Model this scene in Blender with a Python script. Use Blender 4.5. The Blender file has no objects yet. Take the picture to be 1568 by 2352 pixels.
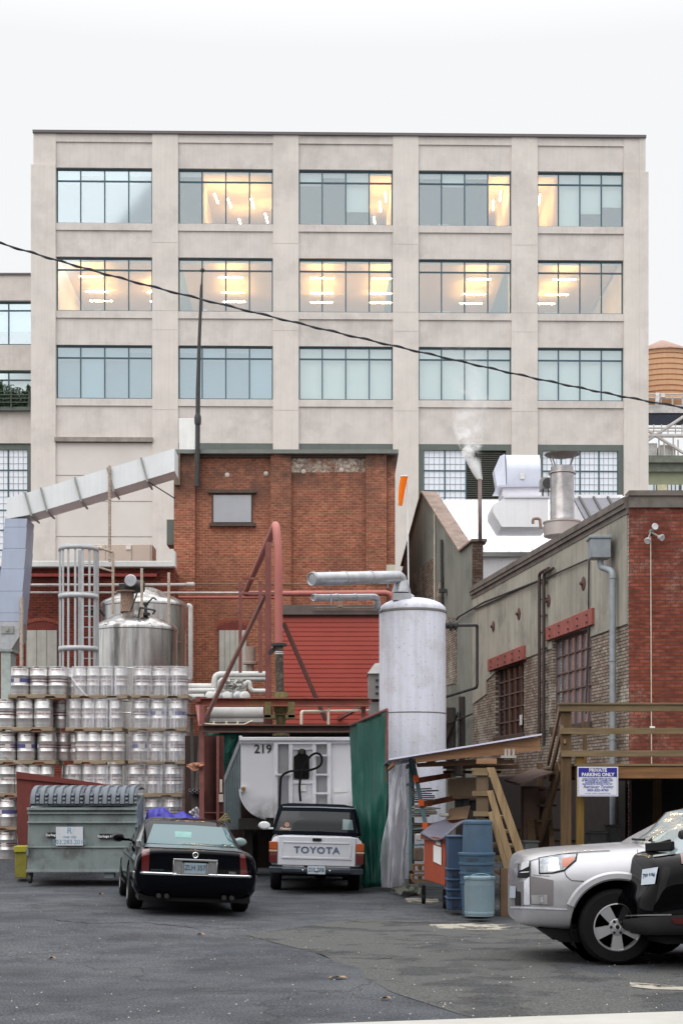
import bpy, bmesh, math, random
from mathutils import Vector, Matrix, noise as mnoise
from mathutils.bvhtree import BVHTree
random.seed(7)
R = random.Random(11)
F = 3400.0; CX = 784.0; HY = 1825.0; H = 1.74
scene = bpy.context.scene
COL = scene.collection
PI = math.pi
rad = math.radians
def P(x, y, Z):
    return Vector(((x - CX) / F * Z, Z, H + (HY - y) / F * Z))
def lin(c):
    return c / 12.92 if c <= 0.04045 else ((c + 0.055) / 1.055) ** 2.4
def rgb(r, g, b):
    return (lin(r / 255), lin(g / 255), lin(b / 255), 1)
def ground_z(X, Y):
    w = max(0.0, min(1.0, (Y - 15) / 4)) * max(0.0, min(1.0, (30 - Y) / 4))
    z = 0.05 * math.tanh(-(X + 2.3)) * w
    t = max(0.0, min(1.0, (Y - 28) / 7)); z += 0.2 * t * t * (3 - 2 * t)
    return z
# ---------------------------------------------------------------- materials
class NT:
    def __init__(s, name):
        s.m = bpy.data.materials.new(name); s.m.use_nodes = True
        s.t = s.m.node_tree; s.n = s.t.nodes; s.l = s.t.links
        s.b = s.n['Principled BSDF']; s.out = s.n['Material Output']
        s.tc = s.n.new('ShaderNodeTexCoord').outputs['Object']
    def node(s, ty, **kw):
        n = s.n.new(ty)
        for k, v in kw.items():
            if k in n.inputs: n.inputs[k].default_value = v
            else: setattr(n, k, v)
        return n
    def link(s, a, b): s.l.new(a, b)
    def mapping(s, scale=(1, 1, 1), src=None, loc=(0, 0, 0), rot=(0, 0, 0)):
        n = s.n.new('ShaderNodeMapping'); n.inputs['Scale'].default_value = scale
        n.inputs['Location'].default_value = loc; n.inputs['Rotation'].default_value = rot
        s.link(src or s.tc, n.inputs['Vector']); return n.outputs[0]
    def noise(s, scale, detail=4, rough=.55, src=None, st=(1, 1, 1), loc=(0, 0, 0)):
        n = s.node('ShaderNodeTexNoise'); n.inputs['Scale'].default_value = scale
        n.inputs['Detail'].default_value = detail; n.inputs['Roughness'].default_value = rough
        s.link(s.mapping(st, src, loc), n.inputs['Vector']); return n.outputs['Fac']
    def ramp(s, fac, a, b, c0=(0, 0, 0, 1), c1=(1, 1, 1, 1)):
        n = s.node('ShaderNodeValToRGB'); e = n.color_ramp.elements
        e[0].position = a; e[0].color = c0; e[1].position = b; e[1].color = c1
        s.link(fac, n.inputs[0]); return n.outputs[0]
    def mix(s, fac, a, b, mode='MIX'):
        n = s.node('ShaderNodeMix', data_type='RGBA', blend_type=mode)
        for sock, v in ((0, fac), (6, a), (7, b)):
            if hasattr(v, 'node'): s.link(v, n.inputs[sock])
            elif sock == 0: n.inputs[0].default_value = v
            else: n.inputs[sock].default_value = v
        return n.outputs[2]
    def math(s, op, a, b=0.0):
        n = s.node('ShaderNodeMath', operation=op)
        for i, v in enumerate((a, b)):
            if hasattr(v, 'node'): s.link(v, n.inputs[i])
            else: n.inputs[i].default_value = v
        return n.outputs[0]
    def color(s, c):
        if hasattr(c, 'node'): s.link(c, s.b.inputs['Base Color'])
        else: s.b.inputs['Base Color'].default_value = c
        return s
    def bump(s, h, strength=.3, dist=.01):
        n = s.node('ShaderNodeBump'); n.inputs['Strength'].default_value = strength
        n.inputs['Distance'].default_value = dist
        s.link(h, n.inputs['Height']); s.link(n.outputs[0], s.b.inputs['Normal'])
    def set(s, **kw):
        for k, v in kw.items():
            k = {'rough': 'Roughness', 'metal': 'Metallic', 'coat': 'Coat Weight', 'alpha': 'Alpha', 'spec': 'Specular IOR Level',
                 'trans': 'Transmission Weight', 'coatr': 'Coat Roughness', 'sheen': 'Sheen Weight'}.get(k, k)
            if hasattr(v, 'node'): s.link(v, s.b.inputs[k])
            else: s.b.inputs[k].default_value = v
        return s
def mul(c, k): return (min(1, c[0] * k), min(1, c[1] * k), min(1, c[2] * k), 1)
MATS = {}
def plain(name, c, rough=.6, metal=0, var=.25, scale=3, streak=0.0, dirt=None, dirt_amt=0.0, bump=.0, bscale=40, coat=0, spec=.5, dscale=1.2):
    """weathered surface: cloudy variation, vertical streaks, patches of dirt"""
    if name in MATS: return MATS[name]
    t = NT(name)
    n1 = t.noise(scale, 5, .6)
    col = t.mix(t.ramp(n1, .3, .7), mul(c, 1 - var), mul(c, 1 + var * .7))
    if streak:
        n2 = t.noise(1, 4, .6, st=(9, 9, .35))
        col = t.mix(t.math('MULTIPLY', t.ramp(n2, .45, .75), streak), col, mul(c, .35))
    if dirt_amt:
        n3 = t.noise(dscale, 7, .7, loc=(3, 7, 1))
        col = t.mix(t.math('MULTIPLY', t.ramp(n3, .5, .66), dirt_amt), col, dirt or mul(c, .3))
    t.color(col); t.set(rough=rough, metal=metal, coat=coat, spec=spec)
    if bump:
        t.bump(t.noise(bscale, 4, .6), bump, .01)
    MATS[name] = t.m; return t.m
def brick(name, c1, c2, mortar, axis='xz', bw=.21, bh=.075, patch=None, patch_amt=0, patch_scale=.6, dark=None, dark_amt=0, dark_scale=.35, mort=.009, top=None):
    if name in MATS: return MATS[name]
    t = NT(name)
    sep = t.node('ShaderNodeSeparateXYZ'); t.link(t.tc, sep.inputs[0])
    cmb = t.node('ShaderNodeCombineXYZ')
    t.link(sep.outputs[{'x': 0, 'y': 1}[axis[0]]], cmb.inputs[0]); t.link(sep.outputs[2], cmb.inputs[1])
    br = t.node('ShaderNodeTexBrick'); br.offset = .5
    t.link(cmb.outputs[0], br.inputs['Vector'])
    for k, v in (('Color1', c1), ('Color2', c2), ('Mortar', mortar), ('Scale', 1), ('Mortar Size', mort), ('Mortar Smooth', .2), ('Bias', 0), ('Brick Width', bw), ('Row Height', bh)):
        br.inputs[k].default_value = v
    # bricks differ one from the next by a coarse cell noise
    wn = t.node('ShaderNodeTexNoise'); wn.inputs['Scale'].default_value = 1; wn.inputs['Detail'].default_value = 1
    t.link(t.mapping((4.8, 4.8, 13)), wn.inputs['Vector'])
    col = t.mix(.75, br.outputs['Color'], t.ramp(wn.outputs['Fac'], .3, .7, (.45, .45, .45, 1), (1.0, 1.0, 1.0, 1)), 'MULTIPLY')
    col = t.mix(.55, col, t.ramp(t.noise(dark_scale * 2, 6, .65), .3, .7, (.5, .5, .5, 1), (1, 1, 1, 1)), 'MULTIPLY')
    if dark_amt:
        col = t.mix(t.math('MULTIPLY', t.ramp(t.noise(dark_scale, 7, .7, loc=(5, 2, 9), st=(1, 1, .6)), .48, .62), dark_amt), col, dark)
    if patch_amt:
        pn = t.math('MULTIPLY', t.ramp(t.noise(patch_scale, 8, .75, loc=(1, 4, 2)), .5, .6), patch_amt)
        pf = t.math('MULTIPLY', pn, t.ramp(t.noise(14, 3, .7), .35, .6))
        col = t.mix(pf, col, patch)
        col = t.mix(t.math('MULTIPLY', br.outputs['Fac'], .6), col, mul(mortar, .6))
    if top:
        z0, z1, c = top
        mr = t.node('ShaderNodeMapRange'); mr.inputs[1].default_value = z0; mr.inputs[2].default_value = z1
        t.link(sep.outputs[2], mr.inputs[0])
        f = t.math('MULTIPLY', mr.outputs[0], t.ramp(t.noise(.9, 7, .7, loc=(2, 2, 5)), .35, .62))
        col = t.mix(f, col, c)
    t.color(col); t.set(rough=.9, spec=.2)
    inv = t.math('SUBTRACT', 1, br.outputs['Fac'])
    t.bump(t.math('ADD', inv, t.math('MULTIPLY', t.noise(30, 3), .5)), .6, .01)
    MATS[name] = t.m; return t.m
def glow(name, c, strength):
    if name in MATS: return MATS[name]
    t = NT(name); t.color(c); t.b.inputs['Emission Color'].default_value = c; t.b.inputs['Emission Strength'].default_value = strength
    MATS[name] = t.m; return t.m
def glassy(name, c, refl=.25, alpha=.35, rough=.04):
    """thin pane: part mirror, part tinted see-through"""
    if name in MATS: return MATS[name]
    t = NT(name)
    tr = t.node('ShaderNodeBsdfTransparent'); tr.inputs[0].default_value = c
    gl = t.node('ShaderNodeBsdfGlossy'); gl.inputs['Roughness'].default_value = rough; gl.inputs[0].default_value = (.9, .97, 1, 1)
    mx = t.node('ShaderNodeMixShader'); mx.inputs[0].default_value = refl
    t.link(tr.outputs[0], mx.inputs[1]); t.link(gl.outputs[0], mx.inputs[2]); t.link(mx.outputs[0], t.out.inputs[0])
    MATS[name] = t.m; return t.m
def wood(name, c, axis='x', var=.35):
    if name in MATS: return MATS[name]
    t = NT(name)
    st = {'x': (1, 14, 14), 'y': (14, 1, 14), 'z': (14, 14, 1)}[axis]
    n = t.noise(1.6, 6, .65, st=st)
    col = t.mix(t.ramp(n, .3, .7), mul(c, 1 - var), mul(c, 1 + var * .6))
    col = t.mix(t.math('MULTIPLY', t.ramp(t.noise(1.3, 5), .5, .7), .5), col, mul(c, .5))
    t.color(col); t.set(rough=.8, spec=.25); t.bump(n, .25, .01)
    MATS[name] = t.m; return t.m
# ---------------------------------------------------------------- mesh builder
class MB:
    def __init__(s): s.v = []; s.f = []; s.sm = []
    def add(s, vs, fs, smooth=False):
        n = len(s.v); s.v += [Vector(v) for v in vs]
        for f in fs: s.f.append([n + i for i in f]); s.sm.append(smooth)
        return s
    def box(s, x0, x1, y0, y1, z0, z1, M=None):
        vs = [Vector((x, y, z)) for z in (z0, z1) for y in (y0, y1) for x in (x0, x1)]
        if M: vs = [M @ v for v in vs]
        return s.add(vs, [(0, 2, 3, 1), (4, 5, 7, 6), (0, 1, 5, 4), (2, 6, 7, 3), (0, 4, 6, 2), (1, 3, 7, 5)])
    def pbox(s, x0, y0, x1, y1, Z, d):
        """box whose front face, at distance Z, spans the given width and height; d deep"""
        a = P(x0, y1, Z); b = P(x1, y0, Z)
        return s.box(a.x, b.x, Z, Z + d, a.z, b.z)
    def prism(s, poly, d):
        """3-D polygon extruded by vector d"""
        d = Vector(d); n = len(poly); vs = [Vector(p) for p in poly] + [Vector(p) + d for p in poly]
        fs = [tuple(range(n)), tuple(range(2 * n - 1, n - 1, -1))] + [(i, i + n, (i + 1) % n + n, (i + 1) % n) for i in range(n)]
        return s.add(vs, fs)
    def quad(s, a, b, c, d): return s.add([a, b, c, d], [(0, 1, 2, 3)])
    def beam(s, a, b, w, h, up=(0, 0, 1)):
        a = Vector(a); b = Vector(b); t = (b - a).normalized(); up = Vector(up)
        if abs(t.dot(up)) > .98: up = Vector((0, 1, 0))
        r = t.cross(up).normalized(); u = r.cross(t)
        vs = [p + r * sx * w / 2 + u * sz * h / 2 for p in (a, b) for sx, sz in ((-1, -1), (1, -1), (1, 1), (-1, 1))]
        return s.add(vs, [(0, 1, 2, 3), (7, 6, 5, 4), (0, 4, 5, 1), (1, 5, 6, 2), (2, 6, 7, 3), (3, 7, 4, 0)])
    def tube(s, pts, r, n=12, caps=True, r1=None, hollow=False):
        pts = [Vector(p) for p in pts]; k = len(pts)
        rs = r if isinstance(r, (list, tuple)) else [r + ((r1 if r1 is not None else r) - r) * i / (k - 1) for i in range(k)]
        base = len(s.v); u = None
        for i, p in enumerate(pts):
            t = ((pts[min(i + 1, k - 1)] - p).normalized() + (p - pts[max(i - 1, 0)]).normalized()).normalized()
            if u is None:
                u = Vector((0, 0, 1)) if abs(t.z) < .9 else Vector((1, 0, 0))
            u = (u - t * u.dot(t)).normalized(); w = t.cross(u)
            for j in range(n):
                a = 2 * PI * j / n; s.v.append(p + (u * math.cos(a) + w * math.sin(a)) * rs[i])
        for i in range(k - 1):
            for j in range(n):
                s.f.append([base + i * n + j, base + i * n + (j + 1) % n, base + (i + 1) * n + (j + 1) % n, base + (i + 1) * n + j]); s.sm.append(True)
        if caps and not hollow:
            s.f.append([base + j for j in range(n)][::-1]); s.sm.append(False)
            s.f.append([base + (k - 1) * n + j for j in range(n)]); s.sm.append(False)
        return s
    def pipe(s, pts, r, rb=None, n=12, seg=5, **kw):
        """tube through points with rounded bends"""
        pts = [Vector(p) for p in pts]; rb = rb or r * 2.2; out = [pts[0]]
        for i in range(1, len(pts) - 1):
            a = (pts[i - 1] - pts[i]); b = (pts[i + 1] - pts[i]); d = min(rb, a.length * .45, b.length * .45)
            p0 = pts[i] + a.normalized() * d; p1 = pts[i] + b.normalized() * d
            for k in range(seg + 1):
                t = k / seg; out.append(p0.lerp(pts[i], t).lerp(pts[i].lerp(p1, t), t))
        out.append(pts[-1]); return s.tube(out, r, n, **kw)
    def lathe(s, prof, c=(0, 0, 0), n=24, axis='z', M=None, smooth=True, cap=True):
        c = Vector(c); base = len(s.v)
        for r, h in prof:
            for j in range(n):
                a = 2 * PI * j / n
                v = Vector((r * math.cos(a), r * math.sin(a), h))
                if axis == 'y': v = Vector((v.x, v.z, v.y))
                if axis == 'x': v = Vector((v.z, v.x, v.y))
                v += c
                s.v.append(M @ v if M else v)
        for i in range(len(prof) - 1):
            for j in range(n):
                s.f.append([base + i * n + j, base + i * n + (j + 1) % n, base + (i + 1) * n + (j + 1) % n, base + (i + 1) * n + j]); s.sm.append(smooth)
        if cap and prof[0][0] > 1e-4: s.f.append([base + j for j in range(n)][::-1]); s.sm.append(False)
        if cap and prof[-1][0] > 1e-4: s.f.append([base + (len(prof) - 1) * n + j for j in range(n)]); s.sm.append(False)
        return s
    def grid(s, rows, smooth=True, close=False):
        base = len(s.v); m = len(rows[0])
        for r in rows: s.v += [Vector(p) for p in r]
        for i in range(len(rows) - 1):
            for j in range(m if close else m - 1):
                s.f.append([base + i * m + j, base + i * m + (j + 1) % m, base + (i + 1) * m + (j + 1) % m, base + (i + 1) * m + j]); s.sm.append(smooth)
        return s
    def mesh(s, name, off=Vector((0, 0, 0)), flip=False):
        me = bpy.data.meshes.new(name)
        me.from_pydata([v - off for v in s.v], [], s.f)
        me.polygons.foreach_set('use_smooth', s.sm)
        me.validate(); me.update()
        bm = bmesh.new(); bm.from_mesh(me); bmesh.ops.remove_doubles(bm, verts=bm.verts, dist=1e-5)
        bmesh.ops.recalc_face_normals(bm, faces=bm.faces); bm.to_mesh(me); bm.free()
        me.set_sharp_from_angle(angle=rad(38))
        return me
ORG = {}
def org(o):
    v = Vector((0, 0, 0))
    while o is not None: v = v + o.location; o = o.parent
    return v
def setp(o, label=None, cat=None, group=None, kind=None):
    if label: o['label'] = label
    if cat: o['category'] = cat
    if group: o['group'] = group
    if kind: o['kind'] = kind
    return o
def thing(name, label, cat, loc=(0, 0, 0), group=None):
    o = bpy.data.objects.new(name, None); o.location = loc; o.empty_display_size = .2; COL.objects.link(o)
    return setp(o, label, cat, group)
def part(name, mb, mat, parent=None, bevel=0, solid=0, sub=0, label=None, **kw):
    off = org(parent) if parent else Vector((0, 0, 0))
    me = mb.mesh(name, off) if isinstance(mb, MB) else mb
    me.materials.append(mat)
    o = bpy.data.objects.new(name, me); COL.objects.link(o)
    if parent: o.parent = parent
    if solid:
        m = o.modifiers.new('s', 'SOLIDIFY'); m.thickness = solid; m.offset = 0
    if sub:
        m = o.modifiers.new('ss', 'SUBSURF'); m.levels = sub; m.render_levels = sub
    if bevel:
        m = o.modifiers.new('b', 'BEVEL'); m.width = bevel; m.segments = 2; m.limit_method = 'ANGLE'; m.angle_limit = rad(40)
    if label: o['label'] = label
    return o
def single(name, mb, mat, label, cat, group=None, kind=None, **kw):
    """a thing that is one mesh; its origin at its base"""
    xs = [v.x for v in mb.v]; ys = [v.y for v in mb.v]; zs = [v.z for v in mb.v]
    base = Vector(((min(xs) + max(xs)) / 2, (min(ys) + max(ys)) / 2, min(zs)))
    me = mb.mesh(name, base); o = part(name, me, mat, **kw); o.location = base
    return setp(o, label, cat, group, kind)
def struct(name, mb, mat, **kw):
    o = part(name, mb, mat, **kw); o['kind'] = 'structure'; return o
def copy_tree(o, parent=None):
    c = o.copy(); COL.objects.link(c); c.parent = parent
    for ch in list(o.children): copy_tree(ch, c)
    return c
def text(body, size, mat, parent, M, name='lettering', align='CENTER', bold=0.0, ext=.002, sx=1.0, shear=0, track=1.0):
    cu = bpy.data.curves.new('t', 'FONT'); cu.body = body; cu.size = size; cu.align_x = align; cu.align_y = 'CENTER'
    cu.extrude = ext; cu.offset = bold; cu.shear = shear; cu.space_character = track; cu.resolution_u = 3; cu.space_line = 1.15
    o = bpy.data.objects.new('t', cu); COL.objects.link(o)
    me = bpy.data.meshes.new_from_object(o.evaluated_get(bpy.context.evaluated_depsgraph_get()))
    bpy.data.objects.remove(o); bpy.data.curves.remove(cu)
    me.transform(Matrix.Diagonal((sx, 1, 1, 1))); me.transform(M)
    off = org(parent); me.transform(Matrix.Translation(-off)); me.name = name
    me.materials.clear()
    return part(name, me, mat, parent)
def facing(p, rotz=0, tilt=0, roll=0):
    """matrix putting flat text upright at p, read from -Y"""
    return Matrix.Translation(p) @ Matrix.Rotation(rotz, 4, 'Z') @ Matrix.Rotation(tilt, 4, 'X') @ Matrix.Rotation(roll, 4, 'Y') @ Matrix.Rotation(PI / 2, 4, 'X')
# ---------------------------------------------------------------- camera, sky, sun
cam = bpy.data.cameras.new('Camera'); co = bpy.data.objects.new('Camera', cam); COL.objects.link(co)
co.location = (0, 0, H); co.rotation_euler = (PI / 2, 0, 0)
cam.sensor_fit = 'VERTICAL'; cam.sensor_height = 36; cam.sensor_width = 24; cam.lens = F / 2352 * 36
cam.shift_y = (HY - 1176) / 2352; cam.clip_end = 2000; cam.clip_start = .1
scene.camera = co
w = bpy.data.worlds.new('World'); scene.world = w; w.use_nodes = True
wt = w.node_tree; bg = wt.nodes['Background']
sky = wt.nodes.new('ShaderNodeTexSky'); sky.sky_type = 'NISHITA'; sky.sun_disc = False
SUN_EL, SUN_AZ = rad(38), rad(215)
sky.sun_elevation = SUN_EL; sky.sun_rotation = SUN_AZ; sky.dust_density = 4; sky.air_density = 1.2
# overcast: cloud cover, brighter overhead than at the horizon, over the clear sky
tc = wt.nodes.new('ShaderNodeTexCoord'); sx = wt.nodes.new('ShaderNodeSeparateXYZ'); wt.links.new(tc.outputs['Generated'], sx.inputs[0])
mr = wt.nodes.new('ShaderNodeMapRange'); wt.links.new(sx.outputs[2], mr.inputs[0])
mr.inputs[1].default_value = .45; mr.inputs[2].default_value = 1; mr.inputs[3].default_value = 6.95; mr.inputs[4].default_value = 24
cc = wt.nodes.new('ShaderNodeMix'); cc.data_type = 'RGBA'; cc.blend_type = 'MULTIPLY'; cc.inputs[0].default_value = 1
cc.inputs[6].default_value = (.99, .993, 1, 1); wt.links.new(mr.outputs[0], cc.inputs[7])
mx = wt.nodes.new('ShaderNodeMix'); mx.data_type = 'RGBA'; mx.inputs[0].default_value = .93
wt.links.new(sky.outputs[0], mx.inputs[6]); wt.links.new(cc.outputs[2], mx.inputs[7])
wt.links.new(mx.outputs[2], bg.inputs[0]); bg.inputs[1].default_value = .1
sl = bpy.data.lights.new('Sun', 'SUN'); so = bpy.data.objects.new('Sun', sl); COL.objects.link(so)
sl.energy = .5; sl.angle = rad(60); sl.color = (1, .98, .95)
d = Vector((math.sin(SUN_AZ) * math.cos(SUN_EL), math.cos(SUN_AZ) * math.cos(SUN_EL), math.sin(SUN_EL)))
so.rotation_euler = d.to_track_quat('Z', 'Y').to_euler(); so.location = (0, 0, 40)
scene.view_settings.view_transform = 'Standard'; scene.view_settings.look = 'None'
scene.view_settings.exposure = .5
scene.cycles.max_bounces = 6; scene.cycles.transparent_max_bounces = 16; scene.cycles.use_denoising = True
scene.cycles.volume_bounces = 3; scene.cycles.sample_clamp_indirect = 6
# ================================================================ far: office building
conc = plain('concrete', rgb(220, 213, 206), .9, var=.07, scale=.9, streak=.09, dirt=rgb(168, 160, 154), dirt_amt=.32, dscale=.35, bump=.2, bscale=12)
conc2 = plain('concrete_spandrel', rgb(215, 208, 202), .9, var=.10, scale=1.1, streak=.11, dirt=rgb(160, 153, 148), dirt_amt=.35, dscale=.5, bump=.2, bscale=12)
coping = plain('coping', rgb(105, 98, 100), .6, var=.1)
teal = plain('teal_frame', rgb(62, 92, 104), .5, var=.05)
green = plain('green_frame', rgb(98, 106, 100), .6, var=.1)
louvre_m = plain('louvre', rgb(84, 86, 78), .7, var=.1)
blind_m = plain('blind', rgb(236, 240, 236), .9, var=.02)
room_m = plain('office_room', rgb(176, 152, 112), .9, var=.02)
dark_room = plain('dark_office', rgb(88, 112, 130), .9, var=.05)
strip_m = glow('fluorescent', (1, .62, .26, 1), 95)
pane_b = glassy('office_glass', (.74, .85, .90, 1), .36)
pane_w = glassy('office_glass_clear', (.93, .97, .97, 1), .30)
desk_m = plain('desk', rgb(200, 200, 195), .7)
OB = thing('office_building', 'tall pale concrete office building with rows of wide teal-framed windows, some lit warm', 'building', (0, 75, 0))
Z = 75.0
mb = MB()
bays = [(131, 351), (410, 627), (686, 902), (961, 1175), (1235, 1434)]
pil = [(75, 131), (351, 410), (627, 686), (902, 961), (1175, 1235), (1434, 1490)]
rows = [(388, 516), (592, 717), (794, 918)]
z0 = P(0, 1940, Z).z
def X(px, Zz=Z): return (px - CX) / F * Zz
def ZZ(py, Zz=Z): return H + (HY - py) / F * Zz
for i, (a, b) in enumerate(pil):
    if i == 0: mb.box(X(80), X(b), Z, Z + 1.2, ZZ(385), ZZ(312)); mb.box(X(75), X(b), Z - .08, Z + 1.2, 0, ZZ(385))
    elif i == 5:
        mb.box(X(a), X(1470), Z, Z + 1.2, ZZ(391), ZZ(312)); mb.box(X(a), X(1470), Z - .08, Z + 1.2, 0, ZZ(391))
        mb.box(X(1470), X(1484), Z - .03, Z + 1.2, ZZ(391), ZZ(312)); mb.box(X(1470), X(1490), Z - .11, Z + 1.2, 0, ZZ(391))
    else: mb.box(X(a), X(b), Z - .03, Z + 1.2, 0, ZZ(312))
part('wall', mb, conc, OB)
for a, b in bays:
    mb = MB(); zt = 312
    for k, (t, bt) in enumerate(rows + [(1018, 1300)]):
        lip = 16
        mb = MB()
        if k == 0: mb.box(X(a), X(b), Z + .02, Z + .6, ZZ(330), ZZ(zt)); mb.box(X(a), X(b), Z + .09, Z + .6, ZZ(t), ZZ(330))
        else:
            mb.box(X(a), X(b), Z + .02, Z + .6, ZZ(zt + lip), ZZ(zt)); mb.box(X(a), X(b), Z + .10, Z + .6, ZZ(t), ZZ(zt + lip) )
        zt = bt
        part('spandrel', mb, conc2, OB)
mb = MB()
mb.box(X(131), X(351), Z + .05, Z + .6, 0, ZZ(1019))
part('blank_panel', mb, plain('panel', rgb(220, 213, 207), .9, var=.06, scale=.6, bump=.1), OB)
mb = MB(); mb.box(X(129), X(353), Z - .15, Z + .2, ZZ(1018), ZZ(1008))
for y in (1093, 1152, 1233): mb.box(X(131), X(351), Z + .035, Z + .06, ZZ(y + 1.2), ZZ(y))
part('ledge', mb, plain('ledge', rgb(150, 142, 134), .8), OB)
mb = MB(); mb.box(X(79), X(1485), Z - .12, Z + .5, ZZ(312), ZZ(306)); mb.box(X(79), X(1485), Z + .5, Z + 20, ZZ(318), ZZ(310))
part('coping', mb, coping, OB)
mb = MB(); mb.box(X(80), X(131), Z + 1.2, Z + 22, 0, ZZ(312)); mb.box(X(1440), X(1484), Z + 1.2, Z + 22, 0, ZZ(312)); mb.box(X(80), X(1484), Z + 21, Z + 22, 0, ZZ(312))
part('side_walls', mb, conc, OB)
for (a, b) in pil[1:5]:
    for y in (560, 716, 760, 943):
        mb = MB(); mb.box(X(a) + .01, X(b) - .01, Z - .036, Z - .031, ZZ(y + .5), ZZ(y)); part('form_joint', mb, plain('joint_grey', rgb(176, 168, 162), .9), OB)
mb = MB()
for y in (388, 592, 794, 1018): mb.box(X(120), X(1450), Z + 1.3, Z + 21, ZZ(y - 22), ZZ(y - 34))
part('floor_slabs', mb, dark_room, OB)
# what each pane shows: d dark-blue room, l lit room, b blind full, h blind half
plan = [['dddd', 'dlll', 'ddwl', 'dddl', 'lbhh'], ['llll', 'llll', 'llll', 'llll', 'llll'], ['dbdd', 'dddb', 'bbbb', 'bbbb', 'bbbb']]
lights = {(0, 1): [(490, 1.6), (520, 2.2), (575, 2.2), (605, 4.2), (540, 5)], (0, 2): [(880, 2.5), (870, 4.5), (890, 1.2)], (0, 3): [(1150, 2.2), (1140, 4.4), (1160, 1.0)], (0, 4): [(1255, 1.4), (1248, 3.4), (1250, 5)],
          (1, 0): [(197, 1.7), (197, 4), (197, 5.5), (345, 4), (345, 5.5)], (1, 1): [(525, 1.7), (525, 4), (525, 5.5)],
          (1, 2): [(740, 1.7), (740, 4), (740, 5.5), (885, 1.7), (885, 4), (885, 5.5)], (1, 3): [(1110, 1.7), (1110, 4), (1110, 5.5)], (1, 4): [(1312, 1.7), (1312, 4), (1290, 5.5)]}
def office_window(k, i, a, b, t, bt, Zw, root, panes, lts, cols=4, trans=28):
    wz = Zw + .28
    w = MB(); fw = .065
    w.box(X(a, Zw), X(b, Zw), wz - .05, wz + .05, ZZ(bt, Zw), ZZ(bt, Zw) + .09); w.box(X(a, Zw), X(b, Zw), wz - .05, wz + .05, ZZ(t, Zw) - .09, ZZ(t, Zw))
    for c in range(cols + 1):
        x = X(a + (b - a) * c / cols, Zw); x = min(max(x, X(a, Zw) + fw / 2), X(b, Zw) - fw / 2)
        w.box(x - fw / 2, x + fw / 2, wz - .045, wz + .045, ZZ(bt, Zw) + .09, ZZ(t, Zw) - .09)
    for c in range(cols):
        x0 = X(a + (b - a) * c / cols, Zw) + fw / 2; x1 = X(a + (b - a) * (c + 1) / cols, Zw) - fw / 2
        w.box(x0, x1, wz - .04, wz + .04, ZZ(t + trans, Zw) - .035, ZZ(t + trans, Zw) + .035)
    wo = part('window', w, teal, root)
    lit = 'l' in panes
    g = MB(); g.box(X(a, Zw), X(b, Zw), wz - .006, wz + .006, ZZ(bt, Zw), ZZ(t, Zw)); part('glass', g, pane_w if (panes in ('llll', 'bbbb') or 'l' in panes) else pane_b, wo)
    bl = MB(); rm = MB()
    zt = ZZ(t, Zw); zb = ZZ(bt, Zw)
    for c, ch in enumerate(panes):
        x0 = X(a + (b - a) * c / cols, Zw) + .02; x1 = X(a + (b - a) * (c + 1) / cols, Zw) - .02
        y0 = wz + .12
        if ch == 'b': bl.box(x0, x1, y0, y0 + .02, zb, zt)
        if ch == 'h': bl.box(x0, x1, y0, y0 + .02, zb + (zt - zb) * (.28 + .12 * (c % 2)), zt)
        if ch == 'd': bl.box(x0, x1, y0, y0 + .02, zt - (.3 if (c + i) % 2 else .72), zt - .1)
        if ch in 'w': bl.box(x0, x1, y0, y0 + .02, zb + .8, zt)
        if ch in 'l': bl.box(x0, x1, y0, y0 + .02, zt - .16, zt)
    if bl.v: part('blinds', bl, blind_m, wo)
    if k == 2 and 'd' in panes:
        sc2 = MB()
        for c, ch in enumerate(panes):
            if ch == 'd': sc2.box(X(a + (b - a) * c / cols, Zw) + .02, X(a + (b - a) * (c + 1) / cols, Zw) - .02, wz + .3, wz + .32, zb, zt)
        part('inner_screen', sc2, plain('grey_screen', rgb(202, 208, 210), .9, var=.05), wo)
    # the room behind, with partition walls between lit and dark
    x0 = X(a, Zw) - .1; x1 = X(b, Zw) + .1; ce = zt + .25; fl = zb - .7; yb = wz + 9
    segs = []; c = 0
    while c < cols:
        e = c
        while e < cols and (panes[e] == 'l') == (panes[c] == 'l'): e += 1
        segs.append((c, e, panes[c] == 'l')); c = e
    for c, e, L in segs:
        xa = X(a + (b - a) * c / cols, Zw) + .01; xb = X(a + (b - a) * e / cols, Zw) - .01
        r = MB(); y0 = wz + .2
        r.quad((xa, y0, ce), (xb, y0, ce), (xb, yb, ce), (xa, yb, ce)); r.quad((xa, y0, fl), (xb, y0, fl), (xb, yb, fl), (xa, yb, fl))
        r.quad((xa, yb, fl), (xb, yb, fl), (xb, yb, ce), (xa, yb, ce))
        if c > 0 or not L or panes != 'llll': r.quad((xa, y0, fl), (xa, yb, fl), (xa, yb, ce), (xa, y0, ce))
        if e < cols or not L or panes != 'llll': r.quad((xb, y0, fl), (xb, yb, fl), (xb, yb, ce), (xb, y0, ce))
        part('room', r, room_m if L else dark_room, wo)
    for (px, dd) in lts:
        m = MB(); x = X(px, Zw)
        if k == 0: m.beam((x - .06, wz + dd, ce - .8), (x + .05, wz + dd + 1.2, ce - .8), .06, .05)
        else: m.box(x - .6, x + .6, wz + dd, wz + dd + .09, ce - .60, ce - .565)
        part('ceiling_light', m, strip_m, wo)
    if k < 2 and i != 0 or k == 1:
        dk = MB(); rr = random.Random(k * 7 + i)
        for q in range(5):
            xq = rr.uniform(x0 + .3, x1 - .9); h = rr.uniform(.15, .6); dk.box(xq, xq + rr.uniform(.25, .8), wz + .6, wz + .9, zb - .5, zb + h * .7)
        part('desks', dk, desk_m, wo)
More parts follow.
